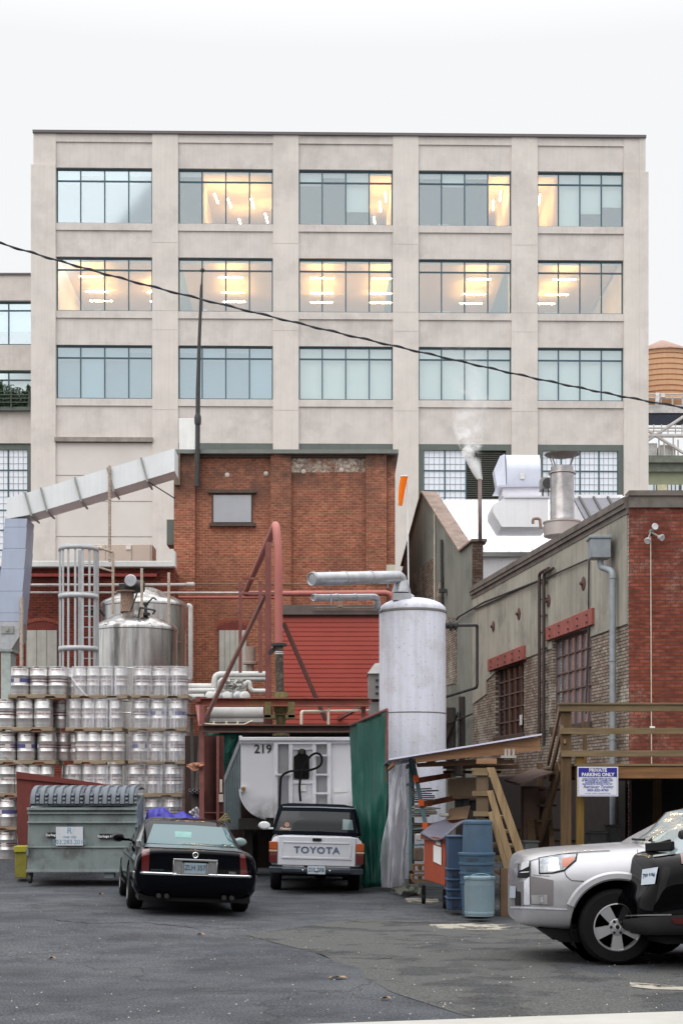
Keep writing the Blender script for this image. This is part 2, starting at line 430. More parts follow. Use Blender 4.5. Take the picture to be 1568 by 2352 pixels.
for k, (t, bt) in enumerate(rows):
    for i, (a, b) in enumerate(bays):
        office_window(k, i, a, b, t, bt, Z, OB, plan[k][i], lights.get((k, i), []))
# tall factory windows at street level
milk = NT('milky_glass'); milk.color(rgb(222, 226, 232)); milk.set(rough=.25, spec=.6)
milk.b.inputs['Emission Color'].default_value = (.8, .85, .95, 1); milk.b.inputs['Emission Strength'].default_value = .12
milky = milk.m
def factory_window(a, b, t, bt, Zw, root, louvre=None, cols=4, fine=4, x_from=None, rowh=37):
    wz = Zw + .2
    w = MB(); fx = 12 if b - a > 100 else 9
    w.box(X(a, Zw), X(b, Zw), wz - .1, wz + .12, ZZ(t + 14, Zw), ZZ(t, Zw))
    w.box(X(a, Zw), X(a + fx, Zw), wz - .1, wz + .12, ZZ(bt, Zw), ZZ(t + 14, Zw)); w.box(X(b - fx, Zw), X(b, Zw), wz - .1, wz + .12, ZZ(bt, Zw), ZZ(t + 14, Zw))
    wo = part('factory_window', w, green, root)
    g0, g1 = a + fx, (louvre or (b - fx))
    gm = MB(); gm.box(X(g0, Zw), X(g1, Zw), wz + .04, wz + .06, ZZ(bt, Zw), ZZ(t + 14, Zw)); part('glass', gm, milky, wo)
    m = MB(); cw = (g1 - g0) / cols
    for c in range(cols + 1): x = X(g0 + cw * c, Zw); m.box(x - .035, x + .035, wz - .02, wz + .04, ZZ(bt, Zw), ZZ(t + 14, Zw))
    y = t + 14 + 46
    while y < bt: m.box(X(g0, Zw), X(g1, Zw), wz - .015, wz + .04, ZZ(y, Zw) - .03, ZZ(y, Zw) + .03); y += 46
    part('muntins', m, teal, wo)
    m = MB()
    for c in range(cols * fine): x = X(g0 + cw * c / fine, Zw); m.box(x - .009, x + .009, wz + .01, wz + .04, ZZ(bt, Zw), ZZ(t + 14, Zw))
    y = t + 14 + 15.3
    while y < bt: m.box(X(g0, Zw), X(g1, Zw), wz + .012, wz + .04, ZZ(y, Zw) - .008, ZZ(y, Zw) + .008); y += 15.33
    part('glazing_bars', m, plain('thin_bars', rgb(150, 160, 172), .6), wo)
    if louvre:
        m = MB(); y = t + 16
        m.box(X(louvre, Zw) + .04, X(b - fx, Zw), wz + .12, wz + .14, ZZ(bt, Zw), ZZ(t + 14, Zw))
        while y < bt - 3:
            p = ZZ(y, Zw); m.prism([(X(louvre, Zw) + .04, wz - .02, p - .08), (X(louvre, Zw) + .04, wz + .1, p), (X(louvre, Zw) + .04, wz + .1, p - .02), (X(louvre, Zw) + .04, wz - .02, p - .10)], (X(b - fx, Zw) - X(louvre, Zw) - .04, 0, 0)); y += 5
        part('louvre', m, louvre_m, wo)
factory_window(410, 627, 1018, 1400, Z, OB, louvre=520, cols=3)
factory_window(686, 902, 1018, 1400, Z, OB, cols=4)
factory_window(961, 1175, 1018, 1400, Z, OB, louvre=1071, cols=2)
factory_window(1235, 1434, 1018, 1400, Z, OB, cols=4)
OB.rotation_euler.z = rad(1.1)
# ---------------- lower wing on the left
LW = thing('office_wing', 'lower concrete office wing left of the tall building, shrub box on its upper window', 'building', (X(20, 78), 78, 0))
Z2 = 78.0
mb = MB(); mb.box(X(-260, Z2), X(95, Z2), Z2, Z2 + .5, ZZ(690, Z2), ZZ(632, Z2)); mb.box(X(-260, Z2), X(95, Z2), Z2, Z2 + .5, ZZ(850, Z2), ZZ(792, Z2)); mb.box(X(-260, Z2), X(95, Z2), Z2, Z2 + .5, ZZ(1018, Z2), ZZ(943, Z2))
mb.box(X(73, Z2), X(95, Z2), Z2 + .5, Z2 + 1, 0, ZZ(632, Z2)); mb.box(X(-260, Z2), X(-150, Z2), Z2 + .02, Z2 + 1, 0, ZZ(690, Z2)); mb.box(X(-260, Z2), X(95, Z2), Z2 + 12, Z2 + 12.5, 0, ZZ(632, Z2))
part('wall', mb, conc2, LW)
mb = MB(); mb.box(X(-262, Z2), X(95, Z2), Z2 - .1, Z2 + .6, ZZ(632, Z2), ZZ(628, Z2)); part('coping', mb, coping, LW)
office_window(5, 0, -146, 73, 690, 791, Z2, LW, 'ddww', [], trans=20)
office_window(6, 1, -146, 73, 850, 943, Z2, LW, 'bbbb', [], trans=20)
for (xx, zz_) in ((66, 783), (4, 783)):
    pass
factory_window(-130, 75, 1018, 1300, Z2, LW, cols=4)
pl = MB(); pl.pbox(-20, 934, 73, 942, Z2 - .35, .3); pl.v
# planting box with railing and shrub
leaf_m = plain('shrub_leaf', rgb(62, 84, 58), .7, var=.5, scale=6)
def leaf_cluster(mb, c, rx, ry, rz, n, size, rr, shell=.35):
    for _ in range(n):
        while True:
            p = Vector((rr.uniform(-1, 1), rr.uniform(-1, 1), rr.uniform(-1, 1)))
            if shell < p.length < 1: break
        q = Vector(c) + Vector((p.x * rx, p.y * ry, p.z * rz))
        a = Vector((rr.gauss(0, 1), rr.gauss(0, 1), rr.gauss(0, 1))).normalized(); b = a.orthogonal().normalized(); s_ = size * rr.uniform(.6, 1.4)
        mb.add([q - a * s_, q + b * s_ * .45, q + a * s_, q - b * s_ * .45], [(0, 1, 2, 3)])
sh = thing('potted_shrub', 'dark green shrub growing behind the window railing of the left wing', 'plant', P(30, 940, Z2 - .2))
lm = MB()
for (px, py, rx, rz) in ((8, 922, .45, .5), (25, 910, .4, .65), (40, 915, .45, .6), (58, 922, .4, .5), (30, 928, 1.0, .35), (-10, 920, .4, .5), (66, 905, .12, .5), (3, 893, .1, .5)):
    leaf_cluster(lm, P(px, py, Z2 - .2), rx, .22, rz, 230, .085, R, 0)
part('foliage', lm, leaf_m, sh)
st = MB()
for px in (8, 30, 52): st.tube([P(px, 940, Z2 - .2), P(px + 3, 905, Z2 - .2)], .02, 6)
part('stem', st, plain('bark', rgb(80, 66, 52), .9), sh)
rl = MB()
for y in (905, 913, 921, 930): rl.box(X(-30, Z2), X(73, Z2), Z2 - .5, Z2 - .47, ZZ(y, Z2), ZZ(y, Z2) + .03)
for px in (0, 30, 71): rl.box(X(px, Z2), X(px, Z2) + .04, Z2 - .5, Z2 - .46, ZZ(942, Z2), ZZ(903, Z2))
part('railing', rl, green, LW); part('planter', pl, green, LW)
# ================================================================ far right: green block, water tank on scaffold
Z3 = 95.0
GB = thing('green_building', 'olive green building with pale yellow piers at the right edge behind the office block', 'building', (X(1600, Z3), Z3, 0))
olive = plain('olive', rgb(158, 164, 136), .8, var=.08)
mb = MB(); mb.box(X(1400, Z3), X(1800, Z3), Z3, Z3 + 8, 0, ZZ(1066, Z3)); part('wall', mb, olive, GB)
mb = MB(); mb.box(X(1400, Z3), X(1800, Z3), Z3 - .5, Z3 - .05, ZZ(1066, Z3), ZZ(1050, Z3)); mb.box(X(1400, Z3), X(1800, Z3), Z3 - .25, Z3 - .02, ZZ(1085, Z3), ZZ(1066, Z3)); part('cornice', mb, plain('cornice_green', rgb(125, 130, 118), .8), GB)
mb = MB()
for (a, b) in ((1460, 1506), (1531, 1558), (1562, 1620)): mb.box(X(a, Z3), X(b, Z3), Z3 - .06, Z3 - .02, ZZ(1160, Z3), ZZ(1114, Z3))
wn = part('window', mb, milky, GB)
mb = MB()
for x in (1500, 1506, 1531, 1540, 1549, 1558, 1562): mb.box(X(x, Z3) - .03, X(x, Z3) + .03, Z3 - .12, Z3 - .06, ZZ(1160, Z3), ZZ(1114, Z3))
mb.box(X(1460, Z3), X(1620, Z3), Z3 - .12, Z3 - .06, ZZ(1142, Z3) - .1, ZZ(1142, Z3)); part('muntins', mb, green, wn)
mb = MB(); mb.box(X(1507, Z3), X(1530, Z3), Z3 - .15, Z3 - .01, 0, ZZ(1114, Z3)); part('pier', mb, plain('pale_yellow', rgb(222, 216, 182), .8), GB)
# roof scaffold carrying the tank
steel = plain('white_steel', rgb(205, 200, 196), .6, var=.1)
SC = thing('tank_scaffold', 'pale steel scaffold with cross braces and a dark navy panel carrying the round tank', 'scaffold', (X(1545, Z3 + 1), Z3 + 1, ZZ(1050, Z3)))
mb = MB(); Zs = Z3 - .2
for (p, q, r) in (((1485, 1012), (1570, 956), .1), ((1485, 988), (1580, 1048), .1), ((1524, 1010), (1524, 1052), .06), ((1512, 1008), (1512, 1052), .05), ((1545, 1002), (1545, 1052), .05), ((1556, 1010), (1556, 1052), .05)):
    mb.tube([P(p[0], p[1], Zs), P(q[0], q[1], Zs)], r, 6)
for (y, r) in ((983, .06), (990, .04), (1001, .12)): mb.tube([P(1470, y, Zs), P(1640, y, Zs)], r, 6)
for x in (1500, 1518, 1533, 1550, 1565, 1600): mb.tube([P(x, 975, Zs), P(x, 1001, Zs)], .04, 6)
part('frame', mb, steel, SC)
mb = MB(); mb.pbox(1480, 930, 1640, 948, Z3, 3); part('deck', mb, plain('pale_deck', rgb(225, 222, 220), .7), SC)
mb = MB(); mb.pbox(1480, 948, 1640, 975, Z3 + .1, .2); part('panel', mb, plain('navy', rgb(52, 58, 72), .7, var=.3, scale=8), SC)
mb = MB(); mb.pbox(1480, 1018, 1508, 1050, Z3, 2); mb.pbox(1515, 1022, 1550, 1050, Z3, 2); part('equipment_box', mb, plain('equip', rgb(205, 203, 200), .7), SC)
mb = MB()
for y in (905, 914): mb.tube([P(1470, y, Z3 - .3), P(1640, y, Z3 - .3)], .05, 6)
for x in (1517, 1543, 1566, 1600): mb.tube([P(x, 930, Z3 - .3), P(x, 905, Z3 - .3)], .05, 6)
part('handrail', mb, steel, SC)
mb = MB(); mb.pbox(1505, 902, 1513, 928, Z3 - .5, .2); mb.pbox(1518, 903, 1526, 912, Z3 - .5, .2); part('antenna', mb, plain('white_paint', rgb(235, 235, 235), .5), SC)
WT = thing('water_tank', 'round orange timber water tank with brown conical roof at the right edge', 'water tank', P(1519, 930, Z3 + 3))
Zt = Z3 + 3; c = P(1519, 930, Zt); rr_ = 74 / F * Zt
zb, zt = c.z, P(0, 820, Zt).z
tk = NT('tank_wood'); n = tk.noise(1, 5, .6, st=(6, 6, .5)); tk.color(tk.mix(n, rgb(206, 158, 122), rgb(228, 188, 150))); tk.set(rough=.85)
mb = MB(); mb.lathe([(rr_ * .97, zb), (rr_, zb + 1), (rr_, zt)], (c.x, c.y, 0), 48); part('tank_body', mb, tk.m, WT)
for q in range(8):
    mb = MB(); z = zb + (zt - zb) * (.12 + .11 * q); mb.lathe([(rr_ + .005, z), (rr_ + .035, z + .02), (rr_ + .035, z + .05), (rr_ + .005, z + .07)], (c.x, c.y, 0), 48)
    part('hoop', mb, plain('hoop', rgb(170, 115, 80), .7), WT)
mb = MB(); mb.lathe([(rr_ + .15, zt - .05), (rr_ + .1, zt + .05), (.2, zt + 1.05), (0, zt + 1.1)], (c.x, c.y, 0), 24, smooth=False); part('roof', mb, plain('tank_roof', rgb(170, 140, 126), .85, var=.2, scale=4), WT)
# ================================================================ middle: brick tower and low brick house
brick_red = brick('brick_tower', rgb(200, 124, 94), rgb(178, 104, 80), rgb(204, 166, 142), bw=.22, bh=.085, patch=rgb(205, 190, 175), patch_amt=.0, dark=rgb(88, 62, 54), dark_amt=.45, top=(10.8, 13.0, rgb(92, 72, 64)))
brick_low = brick('brick_low', rgb(150, 68, 54), rgb(122, 52, 44), rgb(150, 105, 90), bw=.22, bh=.085, dark=rgb(75, 48, 44), dark_amt=.5)
darkpaint = plain('dark_paint', rgb(84, 70, 62), .8, var=.3, scale=8)
whiteboard = plain('white_boards', rgb(196, 194, 184), .8, var=.12, scale=3, streak=.2)
grey_metal = plain('grey_metal', rgb(150, 152, 148), .5, .3, var=.15, scale=5, streak=.15)
white_metal = plain('white_metal', rgb(232, 232, 230), .5, var=.06, scale=2, streak=.12)
galv = plain('galvanised', rgb(178, 180, 184), .38, .55, var=.18, scale=6, streak=.1)
rust = plain('rusty_pipe', rgb(150, 125, 110), .8, .2, var=.4, scale=20)
dark_iron = plain('dark_iron', rgb(62, 62, 62), .6, .3, var=.3, scale=10)
ZT = 52.0
BT = thing('brick_tower', 'tall orange-brown brick block with flat grey parapet and one grey boarded window', 'building', (X(655, ZT), ZT, 0))
mb = MB(); mb.box(X(402, ZT), X(907, ZT), ZT, ZT + 7, 0, ZZ(1045, ZT)); part('wall', mb, brick_red, BT)
for (a, b) in ((402, 449), (622, 669), (840, 887)):
    mb = MB(); mb.box(X(a, ZT) - (.02 if a == 402 else 0), X(b, ZT), ZT - .16, ZT - .001, 0, ZZ(1045, ZT)); part('pilaster', mb, brick_red, BT)
mb = MB(); mb.box(X(399, ZT), X(914, ZT), ZT - .32, ZT + 7.2, ZZ(1046, ZT), ZZ(1037, ZT)); part('parapet', mb, plain('parapet', rgb(118, 122, 118), .7, var=.12), BT)
mb = MB(); mb.box(X(449, ZT), X(622, ZT), ZT - .1, ZT - .002, ZZ(1052, ZT), ZZ(1045, ZT)); mb.box(X(669, ZT), X(840, ZT), ZT - .1, ZT - .002, ZZ(1052, ZT), ZZ(1045, ZT)); part('soffit_trim', mb, darkpaint, BT)
lime = NT('efflorescence'); n = lime.noise(1.6, 8, .75, st=(1, 1, .8)); lime.color(rgb(205, 192, 178)); lime.set(rough=.95)
lime.set(alpha=lime.math('MULTIPLY', lime.ramp(n, .38, .55), lime.ramp(lime.noise(9, 3, .7), .3, .6)))
mb = MB(); mb.quad((X(669, ZT), ZT - .006, ZZ(1085, ZT)), (X(840, ZT), ZT - .006, ZZ(1085, ZT)), (X(840, ZT), ZT - .006, ZZ(1053, ZT)), (X(669, ZT), ZT - .006, ZZ(1053, ZT)))
part('lime_stain', mb, lime.m, BT)
wd = MB(); wd.box(X(487, ZT), X(580, ZT), ZT - .05, ZT - .003, ZZ(1203, ZT), ZZ(1134, ZT)); wo = part('window', wd, darkpaint, BT)
mb = MB(); mb.box(X(491, ZT), X(577, ZT), ZT - .065, ZT - .051, ZZ(1200, ZT), ZZ(1138, ZT)); part('board', mb, plain('grey_board', rgb(168, 170, 176), .6, var=.05), wo)
mb = MB(); mb.box(X(478, ZT), X(589, ZT), ZT - .14, ZT - .004, ZZ(1133.5, ZT), ZZ(1127, ZT)); part('lintel', mb, darkpaint, wo)
mb = MB(); mb.box(X(482, ZT), X(588, ZT), ZT - .16, ZT - .004, ZZ(1210, ZT), ZZ(1203.5, ZT)); part('sill', mb, darkpaint, wo)
for (x, y) in ((522, 1091), (611, 1088), (697, 1083), (784, 1079.5)):
    mb = MB(); mb.lathe([(.08, 0), (.085, -.02), (.03, -.05), (0, -.05)], P(x, y, ZT), 12, 'y'); part('tie_plate', mb, plain('tieplate', rgb(200, 190, 180), .6), BT)
for (a, b, y0, y1) in ((403, 416, 1047, 1118), (449, 457, 1048, 1120)):
    mb = MB(); mb.box(X(a, ZT), X(b, ZT), ZT - .34, ZT - .165, ZZ(y1, ZT), ZZ(y0, ZT)); part('timber_bracket', mb, plain('old_timber', rgb(112, 100, 88), .9, var=.3, scale=6), BT)
mb = MB(); mb.pbox(887, 1297, 907, 1311, ZT - .4, .39); part('meter_box', mb, plain('beige_box', rgb(205, 200, 180), .6), BT)
mb = MB(); mb.box(X(402, ZT) - .3, X(402, ZT) - .03, ZT + .1, ZT + 1.0, ZZ(1250, ZT), ZZ(1192, ZT)); part('side_window', mb, green, BT)
def arched_window(a, b, yt, yb, Zw, root, glassmat, boards=5):
    """brick arch over a boarded window"""
    s = F / Zw; cx = (a + b) / 2; hw = (b - a) / 2 + 6
    w = MB(); pts = []
    for k in range(9):
        t = -1 + k / 4; pts.append(P(cx + hw * t, yt - 9 * (1 - t * t) * 1.2, Zw - .03))
    pts += [P(cx + hw, yt + 8, Zw - .03), P(cx - hw, yt + 8, Zw - .03)]
    w.prism(pts, (0, .028, 0)); wo = part('window', w, plain('red_trim', rgb(120, 52, 44), .8), root)
    m = MB()
    for k in range(13):
        t0 = -1.12 + 2.24 * k / 13; t1 = t0 + .15
        f = lambda t, o: P(cx + hw * t, yt - 12 + 11 * t * t - o, Zw - .02)
        m.prism([f(t0, 2), f(t1, 2), f(t1, 10), f(t0, 10)], (0, .018, 0))
    part('arch_bricks', m, plain('arch_brick', rgb(156, 84, 66), .9, var=.3, scale=12), wo)
    m = MB(); m.box(X(a, Zw), X(b, Zw), Zw - .06, Zw - .031, ZZ(yb, Zw), ZZ(yt + 8, Zw)); bw = (X(b, Zw) - X(a, Zw)) / boards
    part('boards', m, glassmat, wo)
    m = MB()
    for k in range(boards + 1): xx = X(a, Zw) + bw * k; m.box(xx - .012, xx + .012, Zw - .068, Zw - .0605, ZZ(yb, Zw), ZZ(yt + 8, Zw))
    part('joints', m, grey_metal, wo)
arched_window(504, 566, 1440, 1600, ZT, BT, whiteboard)
# vent mast on the parapet
MS = thing('vent_mast', 'slim dark mast with a small ball on top rising from the brick tower parapet', 'mast', P(453, 1037, ZT + .3))
Zm = ZT - .4
mb = MB(); mb.tube([P(453, 1118, Zm), P(454, 1037, Zm), P(455, 900, Zm), P(458, 780, Zm), P(463, 655, Zm)], [.085, .085, .08, .06, .05], 8); part('pole', mb, dark_iron, MS)
mb = MB(); mb.tube([P(463, 655, Zm), P(465, 625, Zm)], .025, 6); mb.lathe([(0, -.08), (.06, -.055), (.08, 0), (.06, .055), (0, .08)], P(465.5, 621, Zm), 12); part('finial', mb, dark_iron, MS)
mb = MB(); mb.lathe([(.11, 0), (.12, .1), (.12, .25), (.09, .35)], P(454.5, 975, Zm), 10); part('collar', mb, dark_iron, MS)
# upright white duct behind the parapet
single('duct_riser', MB().pbox(411, 961, 447, 1036, ZT + 3, 1.2), white_metal, 'short bright white upright duct behind the brick tower parapet beside the mast', 'duct', bevel=.02)
ZL = 50.5
LB = thing('brick_annex', 'low dark red brick annex with white roof edge behind the steel tanks', 'building', (X(200, ZL), ZL, 0))
mb = MB(); mb.box(X(-260, ZL), X(402, ZL) - .03, ZL, ZL + 8, 0, ZZ(1306, ZL)); part('wall', mb, brick_low, LB)
mb = MB(); mb.box(X(-262, ZL), X(404, ZL), ZL - .35, ZL + .3, ZZ(1306, ZL) + .01, ZZ(1292, ZL)); part('coping', mb, white_metal, LB, bevel=.02)
mb = MB(); mb.box(X(399, ZL), X(405, ZL), ZL - .4, ZL + .1, ZZ(1306, ZL) + .02, ZZ(1270, ZL)); part('end_flashing', mb, white_metal, LB)
mb = MB(); mb.pbox(66, 1317, 360, 1324, ZL - .25, .2); part('conduit_tray', mb, plain('red_paint', rgb(150, 60, 52), .6, var=.15, scale=5), LB)
arched_window(62, 132, 1440, 1600, ZL, LB, whiteboard, 3)
RU = thing('rooftop_unit', 'long beige rooftop equipment box behind the white roof edge', 'equipment box', P(270, 1290, ZL + 6))
mb = MB(); mb.pbox(189, 1250, 350, 1292, ZL + 5.5, 1.2); part('cabinet', mb, plain('beige_metal', rgb(198, 188, 176), .7, var=.04), RU, bevel=.02)
mb = MB()
for x in (242, 302, 345): mb.pbox(x, 1252, x + .8, 1290, ZL + 5.48, .019)
part('seams', mb, grey_metal, RU)
mb = MB(); mb.pbox(223, 1254, 235, 1261, ZL + 5.46, .03); mb.pbox(290, 1253, 301, 1262, ZL + 5.46, .03); part('plate', mb, white_metal, RU)
# sloping ventilation duct
ZD = 47.5
VD = thing('ventilation_duct', 'white duct climbing to the brick tower with a blue-grey downpipe on the left', 'duct', P(20, 1560, ZD))
top = [(17, 1143), (62, 1132), (200, 1090), (401, 1030)]
bot = [(401, 1082), (200, 1143), (65, 1183), (15, 1192)]
ductm = plain('duct_sheet', rgb(225, 228, 230), .45, .1, var=.08, scale=.8, streak=.1)
mb = MB(); mb.prism([P(x, y, ZD) for x, y in top + bot], (0, 1.1, 0)); part('sloping_run', mb, ductm, VD)
for (x, yt, yb) in ((62, 1132, 1183), (98, 1121, 1173), (176, 1097, 1150), (251, 1075, 1127), (328, 1052, 1104)):
    mb = MB(); mb.beam(P(x - 4, yt - 1, ZD - .05), P(x + 11, yb + 2, ZD - .05), .05, .06); mb.beam(P(x + 11, yb + 2, ZD - .05), P(x + 11, yb + 2, ZD - .05) + Vector((0, 1.2, 0)), .05, .05)
    part('flange', mb, grey_metal, VD)
bluem = plain('blue_duct', rgb(168, 178, 198), .45, .15, var=.1, scale=1, streak=.12)
segs = [(1191, 13, 62), (1211, 11, 61), (1260, 7, 59), (1307, 3, 56), (1358, -2, 52), (1408, -6, 47), (1428, -7, 46)]
for k in range(len(segs) - 1):
    y0, a0, b0 = segs[k]; y1, a1, b1 = segs[k + 1]
    mb = MB(); mb.prism([P(a0 - 1, y0, ZD), P(b0 + 1, y0, ZD), P(b1, y1 - .6, ZD), P(a1, y1 - .6, ZD)], (0, 1.1, 0)); part('downpipe_section', mb, bluem, VD)
mb = MB(); mb.prism([P(-7, 1428, ZD), P(46, 1428, ZD), P(45, 1462, ZD), P(26, 1492, ZD), P(2, 1492, ZD), P(-8, 1462, ZD)], (0, 1.1, 0)); part('hopper', mb, galv, VD)
mb = MB(); mb.pbox(3, 1438, 32, 1455, ZD - .05, .049); mb.pbox(14, 1443, 20, 1450, ZD - .09, .04); part('access_panel', mb, grey_metal, VD)
mb = MB(); mb.pbox(3, 1495, 25, 1700, ZD + .1, .8); mb.pbox(-2, 1490, 29, 1496, ZD + .02, 1); part('outlet', mb, plain('outlet', rgb(170, 180, 176), .6, .1, var=.2, scale=4), VD)
mb = MB(); mb.tube([P(252, 1070, ZD - .1), P(252.5, 1290, ZD - .1)], .05, 6)
for k in range(28): mb.pbox(250, 1078 + k * 7.6, 255, 1079.2 + k * 7.6, ZD - .16, .12)
part('support_post', mb, plain('rust_white', rgb(180, 165, 150), .8, var=.3, scale=10), VD)
mb = MB(); mb.tube([P(342, 1107, ZD), P(402, 1145, ZD + 2)], .02, 5); part('stay_cable', mb, dark_iron, VD)
mb = MB(); mb.tube([P(50, 1370, ZD - .1), P(50, 1530, ZD - .1)], .06, 6); part('leg_post', mb, plain('rust_white', (1, 1, 1, 1)), VD)
# ---------------- steel tanks
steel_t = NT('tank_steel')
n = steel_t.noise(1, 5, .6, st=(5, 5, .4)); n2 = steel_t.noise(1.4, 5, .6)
steel_t.color(steel_t.mix(steel_t.math('MULTIPLY', steel_t.ramp(n2, .35, .7), .5), steel_t.mix(steel_t.ramp(n, .35, .65), rgb(124, 122, 120), rgb(216, 215, 213)), rgb(188, 186, 184))); steel_t.set(metal=.85, rough=.26)  # vertical light and dark bands put reflections into the colour, besides stain variation
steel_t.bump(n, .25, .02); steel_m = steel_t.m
def tank(name, label, cx, r, ysh, ytop, Zc, base_y=1600):
    T = thing(name, label, 'tank', (X(cx, Zc), Zc, .3))
    s = F / Zc; rr = r / s; c = (X(cx, Zc), Zc, 0); zs = ZZ(ysh, Zc - rr * .3); zt = ZZ(ytop, Zc)
    mb = MB(); mb.lathe([(rr, .3), (rr, zs - .12), (rr * 1.015, zs - .1), (rr * 1.015, zs - .04), (rr * .985, zs + .03), (rr * .93, zs + .09), (rr * .3, zt), (.1, zt + .04)], c, 64)
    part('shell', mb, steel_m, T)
    mb = MB()
    for z in (zs - 1.3, zs - 2.6): mb.lathe([(rr + .003, z), (rr + .02, z + .02), (rr + .003, z + .04)], c, 64)
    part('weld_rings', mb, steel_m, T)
    return T, c, rr, zs, zt
T2, c2, r2, zs2, zt2 = tank('storage_tank', 'second stainless tank standing behind, showing pale to the right of the front tank', 330, 98, 1385, 1352, 47.5)
T1, c1, r1, zs1, zt1 = tank('mash_tank', 'stainless steel brewing tank with black agitator motor on its domed lid', 311, 96, 1440, 1406, 44)
Zk = 44.0
mb = MB(); mb.lathe([(.22, zt1 - .02), (.2, zt1 + .05), (.2, ZZ(1364, Zk)), (.34, ZZ(1364, Zk) + .02), (.34, ZZ(1360, Zk))], (X(295, Zk), Zk - .2, 0), 16); part('agitator_stem', mb, rust, T1)
mb = MB(); mb.box(X(278, Zk), X(300, Zk), Zk - .45, Zk + .1, ZZ(1360, Zk), ZZ(1345, Zk)); mb.lathe([(0, -.3), (.17, -.28), (.19, -.2), (.19, .25), (.15, .3), (0, .32)], (X(312, Zk), Zk - .3, ZZ(1350, Zk)), 16, 'x'); part('agitator_motor', mb, dark_iron, T1, bevel=.02)
mb = MB(); mb.lathe([(.04, -.02), (.16, -.02), (.18, 0), (.16, .03), (.04, .03)], (X(307, Zk), Zk - .6, ZZ(1340, Zk)), 16, 'y'); part('fan_cover', mb, galv, T1)
mb = MB(); mb.pipe([P(318, 1420, Zk - 1), P(322, 1395, Zk - 1), P(357, 1402, Zk - 1.4), P(352, 1410, Zk - 1)], .03, n=6); mb.pipe([P(300, 1405, Zk - .8), P(316, 1360, Zk - .8)], .025, n=6); mb.pipe([P(196, 1405, Zk - 1), P(228, 1398, Zk - 1), P(240, 1415, Zk - .8)], .035, n=6)
mb.lathe([(.05, 0), (.13, .02), (.13, .09), (.05, .12), (.04, .3), (.09, .33), (.09, .38)], P(335, 1415, Zk - .7), 10); mb.lathe([(.05, 0), (.1, .02), (.1, .09), (.05, .12)], P(215, 1412, Zk - .9), 10)
mb.pipe([P(335, 1390, Zk - .7), P(352, 1372, Zk - .9), P(360, 1378, Zk - .9)], .025, n=6); mb.pipe([P(300, 1428, Zk - .7), P(322, 1428, Zk - .9)], .03, n=6)
part('fittings', mb, dark_iron, T1)
for (x, y0, y1) in ((260, 1270, 1410), (326, 1305, 1418), (388, 1315, 1435)):
    mb = MB(); mb.tube([P(x, y0, Zk - .9), P(x, y1, Zk - .9)], .04, 6); part('guard_post', mb, plain('rust_white', (1, 1, 1, 1)), T1)
mb = MB()
mb.tube([P(226, 1258, Zk - 1.2), P(260, 1268, Zk - .9)], .035, 6); mb.tube([P(226, 1303, Zk - 1.2), P(260, 1313, Zk - .9)], .03, 6)
part('guard_rail', mb, plain('rust_white', (1, 1, 1, 1)), T1)
mb = MB(); mb.pipe([P(429, 1560, 46), P(438, 1560, 46) + Vector((0, 0, 0)), P(438, 1392, 46), P(430, 1390, 46)], .07, n=8); single('standpipe', mb, plain('pale_pipe', rgb(196, 192, 188), .6, .1, var=.15, scale=6), 'pale upright pipe bent at the top to the right of the steel tanks', 'pipe')
# ladder cage
LC = thing('ladder_cage', 'blue-grey steel ladder with round safety cage beside the steel tanks', 'ladder', P(181, 1560, 42.3))
Zc = 42.3; cage = plain('cage_paint', rgb(178, 180, 182), .5, .2, var=.12, scale=6); rr = 45 / F * Zc; cc_ = P(181, 0, Zc)
for y, a in ((1262, 1), (1372, 1), (1492, 1)):
    mb = MB(); z = ZZ(y, Zc); pts = [(cc_.x + rr * math.cos(t), Zc - rr * math.sin(t), z) for t in [PI * k / 16 for k in range(17)]]
    for dz in (0,): mb.grid([[Vector(p) + Vector((0, 0, -.07)) for p in pts], [Vector(p) + Vector((0, 0, .07)) for p in pts]])
    part('cage_hoop', mb, cage, LC, solid=.02)
mb = MB()
for k in range(9):
    t = PI * k / 8; x = cc_.x + (rr - .03) * math.cos(t); y = Zc - (rr - .03) * math.sin(t); mb.box(x - .03, x + .03, y - .012, y + .012, ZZ(1560, Zc), ZZ(1260, Zc))
part('cage_bars', mb, cage, LC)
mb = MB()
for x in (X(183, Zc), X(222, Zc)): mb.box(x - .05, x + .05, Zc + .05, Zc + .13, ZZ(1560, Zc), ZZ(1262, Zc))
part('stringers', mb, cage, LC)
mb = MB(); z = ZZ(1560, Zc)
while z < ZZ(1290, Zc): mb.tube([(X(183, Zc), Zc + .09, z), (X(222, Zc), Zc + .09, z)], .015, 6); z += .3
part('rungs', mb, cage, LC)
# ---------------- pipes running along the walls
pipe_grey = plain('pipe_grey', rgb(186, 178, 172), .5, .3, var=.2, scale=4)
single('wall_pipe', MB().pipe([P(55, 1344, 50), P(434, 1343, 50)], .055, n=8).lathe([(.05, 0), (.09, .02), (.09, .25), (.04, .3)], P(428, 1343, 50), 10, 'x'), pipe_grey, 'upper pale pipe along the brick annex wall, ending by the tower corner', 'pipe')
single('wall_pipe', MB().tube([P(55, 1361, 50), P(892, 1362, 50)], .04, 8), pipe_grey, 'long thin grey pipe crossing both brick walls below the upper pale pipe', 'pipe')
single('wall_pipe', MB().tube([P(410, 1372, 49.9), P(640, 1373, 49.9)], .05, 8), plain('pipe_red', rgb(160, 84, 74), .6, var=.15, scale=5), 'thin red pipe low across the brick tower wall', 'pipe')
single('wall_conduit', MB().tube([P(449, 1341, 51.8), P(900, 1341, 51.8)], .018, 6), rust, 'thin rusty conduit across the brick tower above the red pipe', 'conduit')
